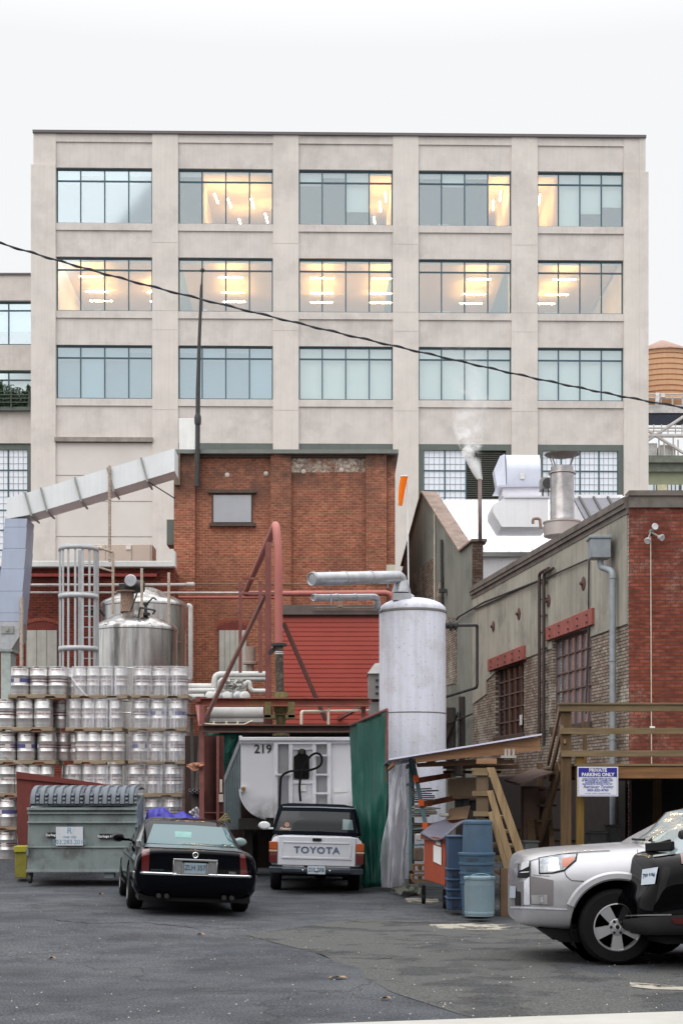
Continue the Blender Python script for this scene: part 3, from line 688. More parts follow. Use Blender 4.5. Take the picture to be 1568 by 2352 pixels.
# ---------------- red pipe run and its frame
red = plain('red_pipe_paint', rgb(172, 100, 92), .55, var=.12, scale=3, streak=.08)
redd = plain('red_frame_paint', rgb(128, 74, 68), .7, var=.25, scale=6, dirt=rgb(70, 48, 42), dirt_amt=.4)
redd2 = plain('red_beam_paint', rgb(138, 74, 62), .7, var=.3, scale=4, dirt=rgb(120, 105, 60), dirt_amt=.5, dscale=2)
mott = plain('mottled_pipe', rgb(72, 64, 58), .8, .1, var=.5, scale=20, dirt=rgb(150, 140, 120), dirt_amt=.6, dscale=12)
mossy = plain('mossy_steel', rgb(108, 98, 62), .85, var=.45, scale=12, dirt=rgb(60, 46, 36), dirt_amt=.6, dscale=6)
GP = thing('grain_pipe', 'thick dusty red pipe rising from the loader frame and running back to the brick wall', 'pipe', P(640, 1610, 30))
mb = MB(); mb.pipe([P(640, 1482, 30), P(639, 1275, 30), P(634, 1203, 30.2), P(562, 1364, 49.4)], .083, rb=.5, n=16, seg=8); part('riser', mb, red, GP)
mb = MB(); mb.pipe([P(562, 1364, 49.4), P(900, 1362, 49.4), P(905, 1400, 49.4)], .095, rb=.3, n=12); part('wall_run', mb, red, GP)
mb = MB(); mb.lathe([(.085, 0), (.16, 0), (.16, .05), (.085, .06)], P(641, 1484, 30), 16); part('flange', mb, dark_iron, GP)
mb = MB(); mb.tube([P(641, 1484, 30), P(643, 1605, 30)], .082, 14); part('drop_pipe', mb, mott, GP)
for z in (1499, 1503):
    mb = MB(); mb.lathe([(.083, 0), (.09, .01), (.083, .02)], P(641, z, 30), 14)
    part('band', mb, white_metal, GP)
LF = thing('loader_frame', 'rusty red steel frame with diagonal braces standing over the white trailer', 'frame', P(630, 1680, 30))
def beam(m, a, b, Za, Zb, w, h): return m.beam(P(a[0], a[1], Za), P(b[0], b[1], Zb), w, h)
mb = MB(); beam(mb, (616, 1246), (616, 1610), 30.15, 30.15, .11, .14); beam(mb, (616, 1610), (616, 1664), 30.15, 30.15, .18, .14); part('post', mb, redd, LF)
mb = MB(); beam(mb, (598, 1338), (598, 1545), 33, 33, .08, .08); part('post', mb, redd, LF)
mb = MB(); beam(mb, (552, 1338), (552, 1545), 34, 34, .07, .07); part('post', mb, redd, LF)
mb = MB(); beam(mb, (607, 1371), (468, 1660), 30.3, 29.3, .06, .07); part('brace', mb, plain('brace', rgb(92, 58, 52), .8, var=.2), LF)
mb = MB(); beam(mb, (651, 1430), (748, 1655), 30.3, 30.6, .07, .07); part('brace', mb, plain('brace', (1, 1, 1, 1)), LF)
mb = MB(); beam(mb, (556, 1329), (594, 1329), 33, 33, .05, .05); beam(mb, (553, 1362), (640, 1362), 33.5, 31, .05, .05); part('crosspiece', mb, redd, LF)
mb = MB(); beam(mb, (640, 1480), (618, 1502), 30.1, 30.1, .06, .08); part('gusset', mb, dark_iron, LF)
mb = MB(); mb.pbox(453, 1603, 848, 1605, 29.7, .2); mb.pbox(453, 1605, 848, 1619, 29.8, .02); mb.pbox(453, 1619, 848, 1622, 29.7, .2); part('upper_beam', mb, redd2, LF)
mb = MB(); mb.pbox(463, 1664, 805, 1667, 28.3, .25); mb.pbox(463, 1667, 805, 1679, 28.42, .03); mb.pbox(463, 1679, 805, 1682, 28.3, .25); part('lower_beam', mb, plain('dark_beam', rgb(84, 62, 56), .8, var=.2, scale=5), LF)
for (x, y0, y1, Zp) in ((464, 1620, 2060, 28.6), (835, 1620, 1665, 30)):
    mb = MB(); beam(mb, (x, y0), (x - 1, y1), Zp, Zp, .09, .09); part('post', mb, redd, LF)
mb = MB(); beam(mb, (455, 1606), (470, 1606), 29.7, 34, .1, .1); beam(mb, (455, 1622), (463, 1670), 29.7, 28.5, .1, .06); beam(mb, (848, 1612), (770, 1655), 29.8, 37, .08, .08); part('tie_beam', mb, redd, LF)
CH = thing('discharge_chute', 'yellowed rusty discharge box and funnel hanging over the white trailer', 'chute', P(644, 1690, 30))
mb = MB()
for (a, b) in ((608, 622), (662, 676)): mb.pbox(a, 1612, b, 1648, 29.5, .06)
mb.pbox(608, 1642, 632, 1650, 29.5, .4); mb.pbox(655, 1642, 676, 1650, 29.5, .4); part('bracket', mb, mossy, CH)
mb = MB(); mb.lathe([(.1, 0), (.1, .4), (.14, .41), (.14, .45), (.12, .46), (.15, .5), (.15, .85), (.13, .88)], P(645, 1690, 30), 16); part('funnel', mb, mossy, CH)
mb = MB(); mb.lathe([(.15, 0), (.17, .01), (.17, .05), (.1, .06)], P(645, 1691, 30), 16); part('spout_ring', mb, mossy, CH)
# ---------------- insulated white pipes and ducts above the shed
lag = plain('lagging', rgb(205, 205, 202), .7, var=.15, scale=8, dirt=rgb(110, 105, 100), dirt_amt=.3, dscale=3)
def ptube(pts, Zp, r, n=10, rb=None): return MB().pipe([P(x, y, Zp) for x, y in pts], r, rb=rb, n=n)
single('insulated_pipe', ptube([(612, 1549), (494, 1549), (492, 1580)], 36, .075, rb=.2), lag, 'top white insulated pipe bending down beside the tower window', 'pipe', 'white insulated pipes above the shed')
single('insulated_pipe', ptube([(612, 1560), (505, 1559), (495, 1598)], 36.3, .06, rb=.2), lag, 'second white insulated pipe, just under the topmost one', 'pipe', 'white insulated pipes above the shed')
single('insulated_pipe', ptube([(410, 1577), (492, 1577)], 37, .08), lag, 'short white insulated pipe left, next above the lowest left pipes', 'pipe', 'white insulated pipes above the shed')
single('insulated_pipe', ptube([(410, 1587), (494, 1586)], 36.8, .06), lag, 'thin white insulated pipe just beneath the short left one', 'pipe', 'white insulated pipes above the shed')
single('insulated_pipe', ptube([(410, 1601), (470, 1600)], 36.8, .08), lag, 'lowest white insulated pipe emerging right of the kegs', 'pipe', 'white insulated pipes above the shed')
single('insulated_pipe', ptube([(612, 1587), (575, 1587), (573, 1562), (555, 1580)], 35.5, .055, rb=.12), lag, 'white insulated pipe with a raised hook bend left of the red post', 'pipe', 'white insulated pipes above the shed')
for k, x in enumerate((478, 498, 521, 548, 566)):
    m = MB(); c = P(x, 1600, 35.2); m.lathe([(.0, -.02), (.11, 0), (.13, .02), (.13, .6), (.1, .65)], c, 12, 'y', M=Matrix.Translation(c) @ Matrix.Rotation(rad(-40 + 20 * k), 4, 'Z') @ Matrix.Translation(-c))
    single('scrap_duct', m, lag if k % 2 == 0 else galv, ['leftmost short duct piece lying on the shed roof', 'second short duct piece from the left on the shed roof', 'middle duct piece on the shed roof under the hook pipe', 'fourth duct piece from the left on the shed roof', 'rightmost duct piece on the shed roof beside the red post'][k], 'duct piece', 'loose duct pieces on the shed roof')
m = MB(); rr_ = random.Random(4)
rows_ = []
for i in range(9):
    rows_.append([P(515 + 42 * j / 8, 1562 + 26 * i / 8, 35.4) + Vector((rr_.uniform(-.04, .04), rr_.uniform(-.15, .05), rr_.uniform(-.04, .04))) for j in range(9)])
m.grid(rows_, smooth=False)
single('plastic_wrap', m, plain('dirty_plastic', rgb(185, 185, 180), .5, var=.2), 'crumpled pale plastic bundle among the pipes on the shed roof', 'plastic sheet', solid=.01)
m = MB(); m.pipe([P(478, 1640, 34), P(605, 1640, 34)], .16, n=14); m.pbox(470, 1650, 612, 1659, 33, .5)
single('low_duct', m, plain('low_duct', rgb(170, 168, 165), .6, .1, var=.15, streak=.2), 'fat pale duct lying between the two steel beams over the shed', 'duct')
m = MB(); m.lathe([(.09, 0), (.09, .25), (.19, .26), (.19, .31), (.13, .33), (.13, .7)], P(575, 1550, 37), 16)
single('vent_cowl', m, plain('cowl', rgb(150, 132, 122), .8, .1, var=.2, scale=8), 'squat dull vent stack in front of the tower window', 'vent')
# grab rail of pale pipe
HR = thing('pipe_railing', 'cream pipe railing in front of the red corrugated wall', 'railing', P(760, 1664, 29.2))
m = MB(); m.pipe([P(692, 1664, 29.2), P(692, 1634, 29.2), P(845, 1632, 31.5)], .028, n=8, rb=.06); part('top_rail', m, plain('cream', rgb(205, 195, 178), .6), HR)
m = MB(); m.tube([P(754, 1664, 29.8), P(754, 1622, 29.8)], .025, 8); part('stanchion', m, plain('cream', (1, 1, 1, 1)), HR)
# ---------------- red corrugated hall
ZR = 36.0
CHL = thing('corrugated_hall', 'bright red corrugated metal wall with grey roof edge behind the red pipe frame', 'building', (X(760, ZR), ZR, 0))
sid = NT('red_siding'); n = sid.noise(.9, 5, .6)
sid.color(sid.mix(n, rgb(156, 64, 55), rgb(184, 84, 70))); sid.set(rough=.45)
m = MB(); z = 0.0; s_ = F / ZR; rowsx = []
zt = ZZ(1413, ZR)
while z < zt:
    for dz, dy in ((0, 0), (.075, 0), (.082, .018), (.1, .018), (.107, 0)):
        if z + dz <= zt: rowsx.append([(X(640, ZR), ZR + dy, z + dz), (X(885, ZR), ZR + dy, z + dz)])
    z += .112
m.grid(rowsx, smooth=False); part('siding', m, sid.m, CHL)
m = MB(); m.box(X(640, ZR) + .01, X(885, ZR) - .01, ZR + .03, ZR + 8, .0, zt); part('core_wall', m, redd, CHL)
m = MB(); m.box(X(636, ZR), X(890, ZR), ZR - .12, ZR + 8.2, zt + .004, ZZ(1404, ZR)); m.box(X(636, ZR), X(890, ZR), ZR + .3, ZR + 8.2, ZZ(1404, ZR), ZZ(1386, ZR)); part('roof_edge', m, plain('roof_edge', rgb(98, 88, 84), .8, var=.3, scale=3), CHL)
m = MB(); m.pbox(720, 1395, 870, 1397, ZR - .2, .1); m.pbox(776, 1380, 786, 1398, ZR - .2, .1); part('edge_clutter', m, rust, CHL)
# ---------------- galvanised exhaust ducts
def open_duct(name, label, pts, r, Zs, group=None):
    D_ = thing(name, label, 'duct', P(pts[0][0], pts[0][1], Zs[0]), group)
    V = [P(x, y, z) for (x, y), z in zip(pts, Zs)]
    m = MB(); m.pipe(V, r, rb=r * 2.2, n=24, seg=6, caps=False, hollow=True); part('tube', m, galv, D_, solid=.012)
    m = MB()
    dd = (V[1] - V[0]).normalized(); L = (V[1] - V[0]).length; q = dd.to_track_quat('Z', 'Y').to_matrix().to_4x4()
    for t in (.0, .33, .62): m.lathe([(r, 0), (r + .02, .005), (r + .02, .03), (r, .035)], (0, 0, 0), 24, M=Matrix.Translation(V[0] + dd * (L * t + .02)) @ q)
    part('seams', m, galv, D_)
    m = MB(); m.lathe([(r * .97, 0), (0, .001)], (0, 0, 0), 24, M=Matrix.Translation(V[0] + dd * 1.0) @ q); part('inner_disc', m, dark_iron, D_)  # dark disc across the tube, set back from its mouth
    return D_
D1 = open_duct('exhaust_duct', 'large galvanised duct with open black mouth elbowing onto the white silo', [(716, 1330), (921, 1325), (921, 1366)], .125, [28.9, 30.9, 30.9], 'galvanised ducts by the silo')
m = MB(); m.lathe([(.2, 0), (.2, .03), (.135, .25), (.13, .27)], P(921, 1362, 30.9), 24); part('reducer', m, galv, D1)
m = MB(); m.pbox(902, 1362, 944, 1378, 30.7, .4); part('base_box', m, galv, D1)
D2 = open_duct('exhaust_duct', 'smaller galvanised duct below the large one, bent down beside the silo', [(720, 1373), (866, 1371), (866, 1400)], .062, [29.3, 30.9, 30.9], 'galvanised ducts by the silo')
for (x, D_, y0, y1) in ((757, D1, 1310, 1345), (890, D1, 1310, 1345), (760, D2, 1362, 1382)):
    m = MB(); Zq = 29.4 + (x - 716) / 205 * 1.5; m.beam(P(x, y0, Zq - .14), P(x, y1 + 6, Zq - .14), .02, .03); part('hanger', m, galv, D_)
# windsock
WS = thing('windsock', 'small orange windsock hanging limp on a thin white pole beside the brick tower', 'windsock', P(937, 1368, 30.9))
m = MB(); m.tube([P(938, 1372, 30.9), P(936, 1200, 30.9), P(933, 1090, 30.9)], .014, 6); part('pole', m, white_metal, WS)
m = MB(); V = [P(927, 1094, 30.8), P(924, 1118, 30.8), P(921, 1140, 30.8), P(918, 1161, 30.8)]; m.tube(V, [.075, .07, .055, .04], 14, hollow=True); m.v = [Vector((v.x + .01 * math.sin(v.z * 40), v.y, v.z)) for v in m.v]
orange_f = NT('orange_fabric'); orange_f.color((1.0, .30, .01, 1)); orange_f.set(rough=.8); tt = orange_f.node('ShaderNodeBsdfTranslucent'); tt.inputs[0].default_value = (1, .35, .02, 1)
mxs = orange_f.node('ShaderNodeMixShader'); mxs.inputs[0].default_value = .5; orange_f.link(orange_f.b.outputs[0], mxs.inputs[1]); orange_f.link(tt.outputs[0], mxs.inputs[2]); orange_f.link(mxs.outputs[0], orange_f.out.inputs[0])
part('sock', m, orange_f.m, WS)
m = MB(); m.lathe([(.072, 0), (.08, .005), (.08, .02), (.072, .025)], P(927, 1096, 30.8), 14); part('ring', m, white_metal, WS)
# ---------------- white silo
ZS = 31.2
SL = thing('storage_silo', 'large white cylindrical silo with domed top standing in front of the old plaster wall', 'silo', (X(947, ZS), ZS, 0))
silo_m = NT('silo_paint'); n = silo_m.noise(1, 5, .6, st=(7, 7, .35)); n3 = silo_m.noise(1.2, 7, .7)
cs = silo_m.mix(silo_m.ramp(n, .4, .8), rgb(208, 210, 222), rgb(180, 180, 186)); cs = silo_m.mix(silo_m.math('MULTIPLY', silo_m.ramp(n3, .52, .72), .5), cs, rgb(158, 152, 148))
cs = silo_m.mix(silo_m.math('MULTIPLY', silo_m.ramp(silo_m.noise(28, 2), .66, .7), .7), cs, rgb(120, 110, 105))
silo_m.color(cs); silo_m.set(rough=.55); silo_m.bump(silo_m.noise(2.5, 3), .15, .03)
r = 76.5 / F * ZS; zs = ZZ(1400, ZS - .2); c = (X(947, ZS), ZS, 0)
m = MB(); prof = [(r, 0), (r, zs)]
for k in range(1, 9): a = PI / 2 * k / 8; prof.append((r * math.cos(a) if k < 8 else 0, zs + .27 * math.sin(a)))
m.lathe(prof, c, 72); part('shell', m, silo_m.m, SL)
m = MB(); m.lathe([(r, zs - .07), (r + .014, zs - .06), (r + .014, zs - .02), (r, zs - .01)], c, 72); m.lathe([(r, ZZ(1641, ZS)), (r + .006, ZZ(1640, ZS)), (r + .006, ZZ(1638.6, ZS)), (r, ZZ(1638, ZS))], c, 72); part('girth_seam', m, plain('seam', rgb(120, 118, 116), .7), SL)
m = MB(); m.lathe([(.14, zs + .2), (.14, zs + .31), (.11, zs + .33)], (X(935, ZS), ZS - .05, 0), 20); part('manway', m, silo_m.m, SL)
Zn = ZS - .1
m = MB(); m.lathe([(.07, 0), (.07, .12), (.12, .12), (.12, .16), (.07, .17), (.07, .22), (.1, .22), (.1, .26), (.03, .3)], P(1019, 1436, Zn), 14, 'x'); part('nozzle', m, dark_iron, SL)
m = MB(); m.pipe([P(1048, 1436, Zn), P(1095, 1436, Zn + 3), P(1095, 1579, Zn + 3), P(1025, 1600, Zn + 4)], .035, n=8); part('outlet_pipe', m, dark_iron, SL)
# grey control cabinet left of the silo
CB = thing('control_cabinet', 'weathered grey metal cabinet tucked behind the left side of the white silo', 'cabinet', P(862, 1680, 32.5))
m = MB(); m.pbox(846, 1545, 890, 1606, 32.5, 1.0); m.prism([P(843, 1547, 32.4), P(892, 1547, 32.4), P(892, 1520, 32.9), P(860, 1524, 32.9)], (0, 1, 0)); part('body', m, plain('cab', rgb(140, 138, 136), .6, .1, var=.15, streak=.2), CB, bevel=.01)
m = MB(); m.pbox(848, 1612, 890, 1680, 32.6, .8); part('lower_box', m, plain('cab', (1, 1, 1, 1)), CB, bevel=.01)
m = MB()
for y in (1560, 1575, 1590): m.pbox(862, y, 869, y + 4, 32.45, .05)
part('latches', m, dark_iron, CB)
# ================================================================ ground
asph = NT('asphalt')
n1 = asph.noise(.35, 5, .6); n2 = asph.noise(60, 2, .7); n3 = asph.noise(1.3, 6, .65, loc=(4, 4, 0))
ca = asph.mix(asph.ramp(n1, .35, .65), rgb(64, 67, 71), rgb(80, 82, 84))
ca = asph.mix(asph.math('MULTIPLY', asph.ramp(n3, .45, .62), .5), ca, rgb(46, 48, 54)); ca = asph.mix(asph.math('MULTIPLY', asph.ramp(asph.noise(.6, 5, .6, loc=(2, 8, 0)), .5, .66), .4), ca, rgb(38, 38, 40))
ca = asph.mix(asph.math('MULTIPLY', asph.ramp(asph.noise(.9, 2, .4, loc=(7, 3, 0)), .7, .74), .7), ca, rgb(30, 29, 29))
ca = asph.mix(asph.ramp(asph.noise(38, 1, .5, loc=(1, 2, 3)), .28, .72), mul(rgb(66, 66, 66), .35), rgb(120, 120, 120), 'OVERLAY') if False else ca
sp = asph.noise(45, 3, .8); ca = asph.mix(.85, ca, asph.ramp(sp, .4, .6, (.25, .25, .265, 1), (1.85, 1.85, 1.9, 1)), 'MULTIPLY')
sp2 = asph.noise(16, 1, .5, loc=(9, 1, 3)); ca = asph.mix(asph.ramp(sp2, .77, .8), ca, rgb(140, 138, 132))
# fine cracks
vo = asph.node('ShaderNodeTexVoronoi', feature='DISTANCE_TO_EDGE'); vo.inputs['Scale'].default_value = .22
wv = asph.node('ShaderNodeTexNoise'); wv.inputs['Scale'].default_value = 1.1; wv.inputs['Detail'].default_value = 6; asph.link(asph.tc, wv.inputs['Vector'])
vm = asph.node('ShaderNodeVectorMath', operation='ADD'); sc_ = asph.node('ShaderNodeVectorMath', operation='SCALE'); sc_.inputs['Scale'].default_value = 1.6
asph.link(wv.outputs['Color'], sc_.inputs[0]); asph.link(asph.tc, vm.inputs[0]); asph.link(sc_.outputs[0], vm.inputs[1]); asph.link(vm.outputs[0], vo.inputs['Vector'])
cr = asph.ramp(vo.outputs['Distance'], .0, .006, (1, 1, 1, 1), (0, 0, 0, 1)); ca = asph.mix(asph.math('MULTIPLY', cr, .6), ca, (.012, .012, .012, 1))
asph.color(ca); asph.set(rough=asph.ramp(n3, .3, .7, (.72, .72, .72, 1), (.92, .92, .92, 1)), spec=.22)
asph.bump(asph.math('ADD', sp, asph.math('MULTIPLY', asph.noise(140, 2), .6)), .5, .012)
m = MB()
xs = [-400, -60, -30] + [-20 + i * .8 for i in range(51)] + [30, 60, 400]; ys = [-300, -20, 0, 8] + [10 + j * .8 for j in range(40)] + [50, 80, 120, 300, 900]
def gz(x, y):
    z = 0.05 * math.tanh(-(x + 2.3)) * max(0, min(1, (y - 15) / 4)) * max(0, min(1, (30 - y) / 4))
    t = max(0.0, min(1.0, (y - 27.8) / 3)) * max(0.0, min(1.0, (-x - 2.6) / 1.5)); return z + .38 * t * t * (3 - 2 * t)
ground_z = gz
m.grid([[(x, y, gz(x, y)) for x in xs] for y in ys]); struct('ground', m, asph.m)
# patch of older, browner asphalt across the yard and pale worn seams
pat = NT('asphalt_patch'); sp = pat.noise(45, 3, .8); c_ = pat.mix(.7, rgb(76, 76, 75), pat.ramp(sp, .4, .6, (.3, .3, .3, 1), (1.8, 1.8, 1.8, 1)), 'MULTIPLY'); pat.color(c_); pat.set(rough=.9, spec=.3); pat.bump(sp, .5, .012)
pat.set(alpha=pat.ramp(pat.noise(1.2, 6, .6), .3, .5))
def flat(name, pts, mat_, dz, sub=10):
    V = []
    for (x, y) in pts:
        Z = F * H / (y - HY); V.append(((x - CX) / F * Z, Z))
    mm = MB(); n = len(V) // 2; top_, bot_ = V[:n], V[n:][::-1]
    rws = []
    for i in range(sub + 1):
        t = i / sub; r_ = []
        for a, b in zip(top_, bot_):
            X_, Y_ = a[0] + (b[0] - a[0]) * t, a[1] + (b[1] - a[1]) * t; r_.append((X_, Y_, gz(X_, Y_) + dz))
        rws.append(r_)
    mm.grid(rws); return struct(name, mm, mat_)
flat('asphalt_patch', [(560, 2140), (800, 2105), (1200, 2110), (1600, 2190), (1600, 2348), (1100, 2345), (900, 2280), (740, 2190)], pat.m, .005)
worn = NT('worn_concrete'); nn = worn.noise(3.2, 7, .75); worn.color(worn.mix(nn, rgb(120, 116, 106), rgb(178, 172, 158))); worn.set(rough=.9); worn.set(alpha=worn.ramp(worn.noise(2.4, 7, .75, loc=(2, 0, 0)), .45, .52))
flat('worn_patch', [(930, 2058), (960, 2056), (1005, 2058), (1008, 2068), (960, 2070), (935, 2066)], worn.m, .009)
flat('worn_patch', [(985, 2116), (1080, 2114), (1190, 2118), (1192, 2128), (1080, 2128), (990, 2124)], worn.m, .009)
flat('worn_patch', [(1445, 2258), (1500, 2262), (1568, 2268), (1568, 2276), (1500, 2274), (1445, 2268)], worn.m, .009)
crk = plain('crack_dark', rgb(24, 24, 25), .95)
rc = random.Random(2)
for (pts) in ([(790, 2111), (900, 2110), (985, 2113), (1080, 2114), (1195, 2121)], [(880, 2150), (960, 2156), (1060, 2152)], [(784, 2199), (860, 2202), (905, 2199)], [(100, 2120), (220, 2128), (330, 2122), (470, 2130)]):
    ln = []
    for (a, b) in zip(pts, pts[1:]):
        for k in range(12): ln.append((a[0] + (b[0] - a[0]) * k / 12, a[1] + (b[1] - a[1]) * k / 12 + rc.uniform(-1.2, 1.2)))
    r1, r2 = [], []
    for (x, y) in ln:
        Zg_ = F * H / (y - HY); w_ = rc.uniform(.004, .03); X_ = (x - CX) / F * Zg_; r1.append((X_, Zg_ - w_, gz(X_, Zg_) + .007)); r2.append((X_, Zg_ + w_, gz(X_, Zg_) + .007))
    struct('asphalt_crack', MB().grid([r1, r2]), crk)
walk = plain('sidewalk', rgb(170, 168, 162), .9, var=.12, scale=2, bump=.3, bscale=40)
m = MB(); a = P(760, 2352, 1); # concrete kerb strip at the near edge of the yard
def G(x, y): Z = F * H / (y - HY); return (x - CX) / F * Z, Z
p0 = G(972, 2352); p1 = G(1568, 2331); dx, dy = p1[0] - p0[0], p1[1] - p0[1]
A_ = (p0[0] - dx * 3, p0[1] - dy * 3); B_ = (p1[0] + dx * 4, p1[1] + dy * 4)
m.prism([(A_[0], A_[1], .0), (B_[0], B_[1], .0), (B_[0], B_[1] - 2.2, .0), (A_[0], A_[1] - 2.2, .0)], (0, 0, .03)); struct('sidewalk', m, walk)
m = MB(); rq = random.Random(5)
for _ in range(15):
    pass
leafm = plain('dry_leaf', rgb(150, 118, 84), .8, var=.3, scale=30)
for k, (x, y, s_) in enumerate(((775, 2249, .09), (460, 2145, .06), (1480, 2204, .045), (232, 2062, .05), (885, 2297, .05), (120, 2205, .04))):
    X_, Y_ = G(x, y); mm = MB(); mm.grid([[(X_ - s_, Y_, gz(X_, Y_) + .012), (X_, Y_ - s_ * .5, gz(X_, Y_) + .035), (X_ + s_, Y_ - .01, gz(X_, Y_) + .012)], [(X_ - s_ * .8, Y_ + s_ * .4, gz(X_, Y_) + .02), (X_, Y_ + s_ * .6, gz(X_, Y_) + .01), (X_ + s_ * .7, Y_ + s_ * .3, gz(X_, Y_) + .03)]], smooth=False)
    single('dry_leaf', mm, leafm, ['largest dry brown leaf, alone in the foreground asphalt', 'small dry leaf behind the black coupe, left of its centre', 'small dry leaf by the near wheel of the silver car', 'small dry leaf on the asphalt between dumpster and black coupe', 'small dry leaf low in the foreground right of the largest leaf', 'small dry leaf in the left foreground'][k], 'leaf', 'dry leaves on the asphalt')
mm = MB()
for _ in range(260):
    y = 2060 + 290 * rq.random() ** .8; x = rq.uniform(-20, 1588); X_, Y_ = G(x, y); z = gz(X_, Y_) + .008; s_ = rq.uniform(.004, .010)
    mm.add([(X_ - s_, Y_ - s_, z), (X_ + s_, Y_ - s_ * .6, z), (X_ + s_ * .3, Y_ + s_, z + s_), (X_ - s_ * .9, Y_ + s_ * .7, z)], [(0, 1, 2), (0, 2, 3)])
o = single('litter', mm, plain('litter', rgb(150, 148, 140), .8), 'tiny pale grit and scraps scattered over the dark asphalt', 'litter', kind='stuff')
# ================================================================ right: plaster and brick building
ANG = math.atan2(1, -.1506)
def Zw(x): return 11.021 * 3400 / (x - 272)
def W(x, y, off=0.0):
    """point on the long side wall; off metres out of the wall towards the yard"""
    Z = Zw(x); p = P(x, y, Z); n = Vector((-1, -.1506, 0)).normalized(); return p + n * off
brick_front = brick('brick_front', rgb(166, 92, 74), rgb(136, 70, 58), rgb(120, 84, 74), bw=.22, bh=.075, patch=rgb(176, 150, 138), patch_amt=.4, patch_scale=.9, dark=rgb(70, 42, 38), dark_amt=.5, mort=.011)
brick_side = brick('brick_side', rgb(188, 176, 162), rgb(150, 128, 114), rgb(98, 90, 84), axis='yz', bw=.22, bh=.075, patch=rgb(200, 196, 182), patch_amt=.95, patch_scale=.45, dark=rgb(92, 60, 52), dark_amt=.5, mort=.012)
plaster = plain('old_plaster', rgb(162, 158, 146), .92, var=.2, scale=.7, streak=.45, dirt=rgb(96, 96, 88), dirt_amt=.6, dscale=.5, bump=.4, bscale=9)
plaster_d = plain('dark_plaster', rgb(132, 134, 126), .92, var=.18, scale=.6, streak=.4, dirt=rgb(84, 86, 80), dirt_amt=.5, dscale=.6, bump=.4, bscale=9)
cop_m = plain('worn_coping', rgb(112, 104, 98), .85, var=.25, scale=3, dirt=rgb(60, 56, 54), dirt_amt=.5)
NIN = Vector((1, .1506, 0)).normalized() * .32
RB = thing('brick_workshop', 'old workshop with red brick front, stained plaster side wall and timber-linteled windows', 'building', W(1443, 1825) - Vector((0, 0, H)))
wx = lambda x: W(x, 1825)
def wall_poly(m, pts, off=0.0, d=None):
    V = [W(x, y, off) if z is None else Vector((W(x, 1825, off).x, W(x, 1825, off).y, z)) for (x, y, z) in pts]; m.prism(V, d if d is not None else NIN); return m
# side wall with two window openings (pieces round the openings)
zt = 7.93; zb = 0
w1 = (1268, 1357, 3.45, 5.66); w2 = (1137, 1202, 3.42, 5.38)
m = MB()
def wseg(m, xa, xb, z0, z1): wall_poly(m, [(xa, 0, z0), (xb, 0, z0), (xb, 0, z1), (xa, 0, z1)])
wseg(m, 1085, w2[0], 0, zt); wseg(m, w2[1], w1[0], 0, zt); wseg(m, w1[1], 1443, 0, zt)
for w_ in (w1, w2): wseg(m, w_[0], w_[1], 0, w_[2]); wseg(m, w_[0], w_[1], w_[3], zt)
part('side_wall', m, brick_side, RB)
m = MB()
def pseg(xa, xb, z0a, z0b, z1): m.prism([Vector((wx(xa).x, wx(xa).y, z0a)), Vector((wx(xb).x, wx(xb).y, z0b)), Vector((wx(xb).x, wx(xb).y, z1)), Vector((wx(xa).x, wx(xa).y, z1))], -NIN.normalized() * .03)
pseg(1357, 1441, 5.42, 5.44, zt - .12); pseg(w1[0], w1[1], 5.67, 5.67, zt - .12); pseg(w2[1], w1[0], 5.43, 5.45, zt - .12); pseg(w2[0], w2[1], 5.39, 5.39, zt - .12)
pseg(1118, w2[0], 5.15, 5.3, zt - .12); pseg(1086, 1118, 4.55, 4.75, zt - .12)
part('plaster', m, plaster, RB)
# parapet with moulding
m = MB()
a, b = wx(1085), wx(1443); n_ = -NIN.normalized()
for (z0, z1, o0, o1) in ((zt - .12, zt, -.34, .05), (zt, zt + .1, -.36, .1), (zt + .1, zt + .24, -.36, .13)):
    m.prism([Vector((a.x, a.y, z0)) + n_ * o0, Vector((b.x, b.y, z0)) + n_ * o0, Vector((b.x, b.y, z0)) + n_ * o1, Vector((a.x, a.y, z0)) + n_ * o1], (0, 0, z1 - z0 - .001))
part('parapet', m, cop_m, RB)
m = MB(); m.box(b.x + .0, b.x + 12, 31.95, 32.25, 0, zt - .005); m.box(b.x + .33, b.x + 12, 32.25, 41, 3, zt - .6); part('front_wall', m, brick_front, RB)
m = MB(); m.box(b.x - .02, b.x + 12, 31.86, 32.3, zt + .25, zt + .36); m.box(b.x - .01, b.x + 12, 31.9, 32.3, zt, zt + .248); part('front_coping', m, cop_m, RB)
lint = plain('red_lintel', rgb(150, 84, 76), .75, var=.2, scale=5, dirt=rgb(90, 52, 46), dirt_amt=.4)
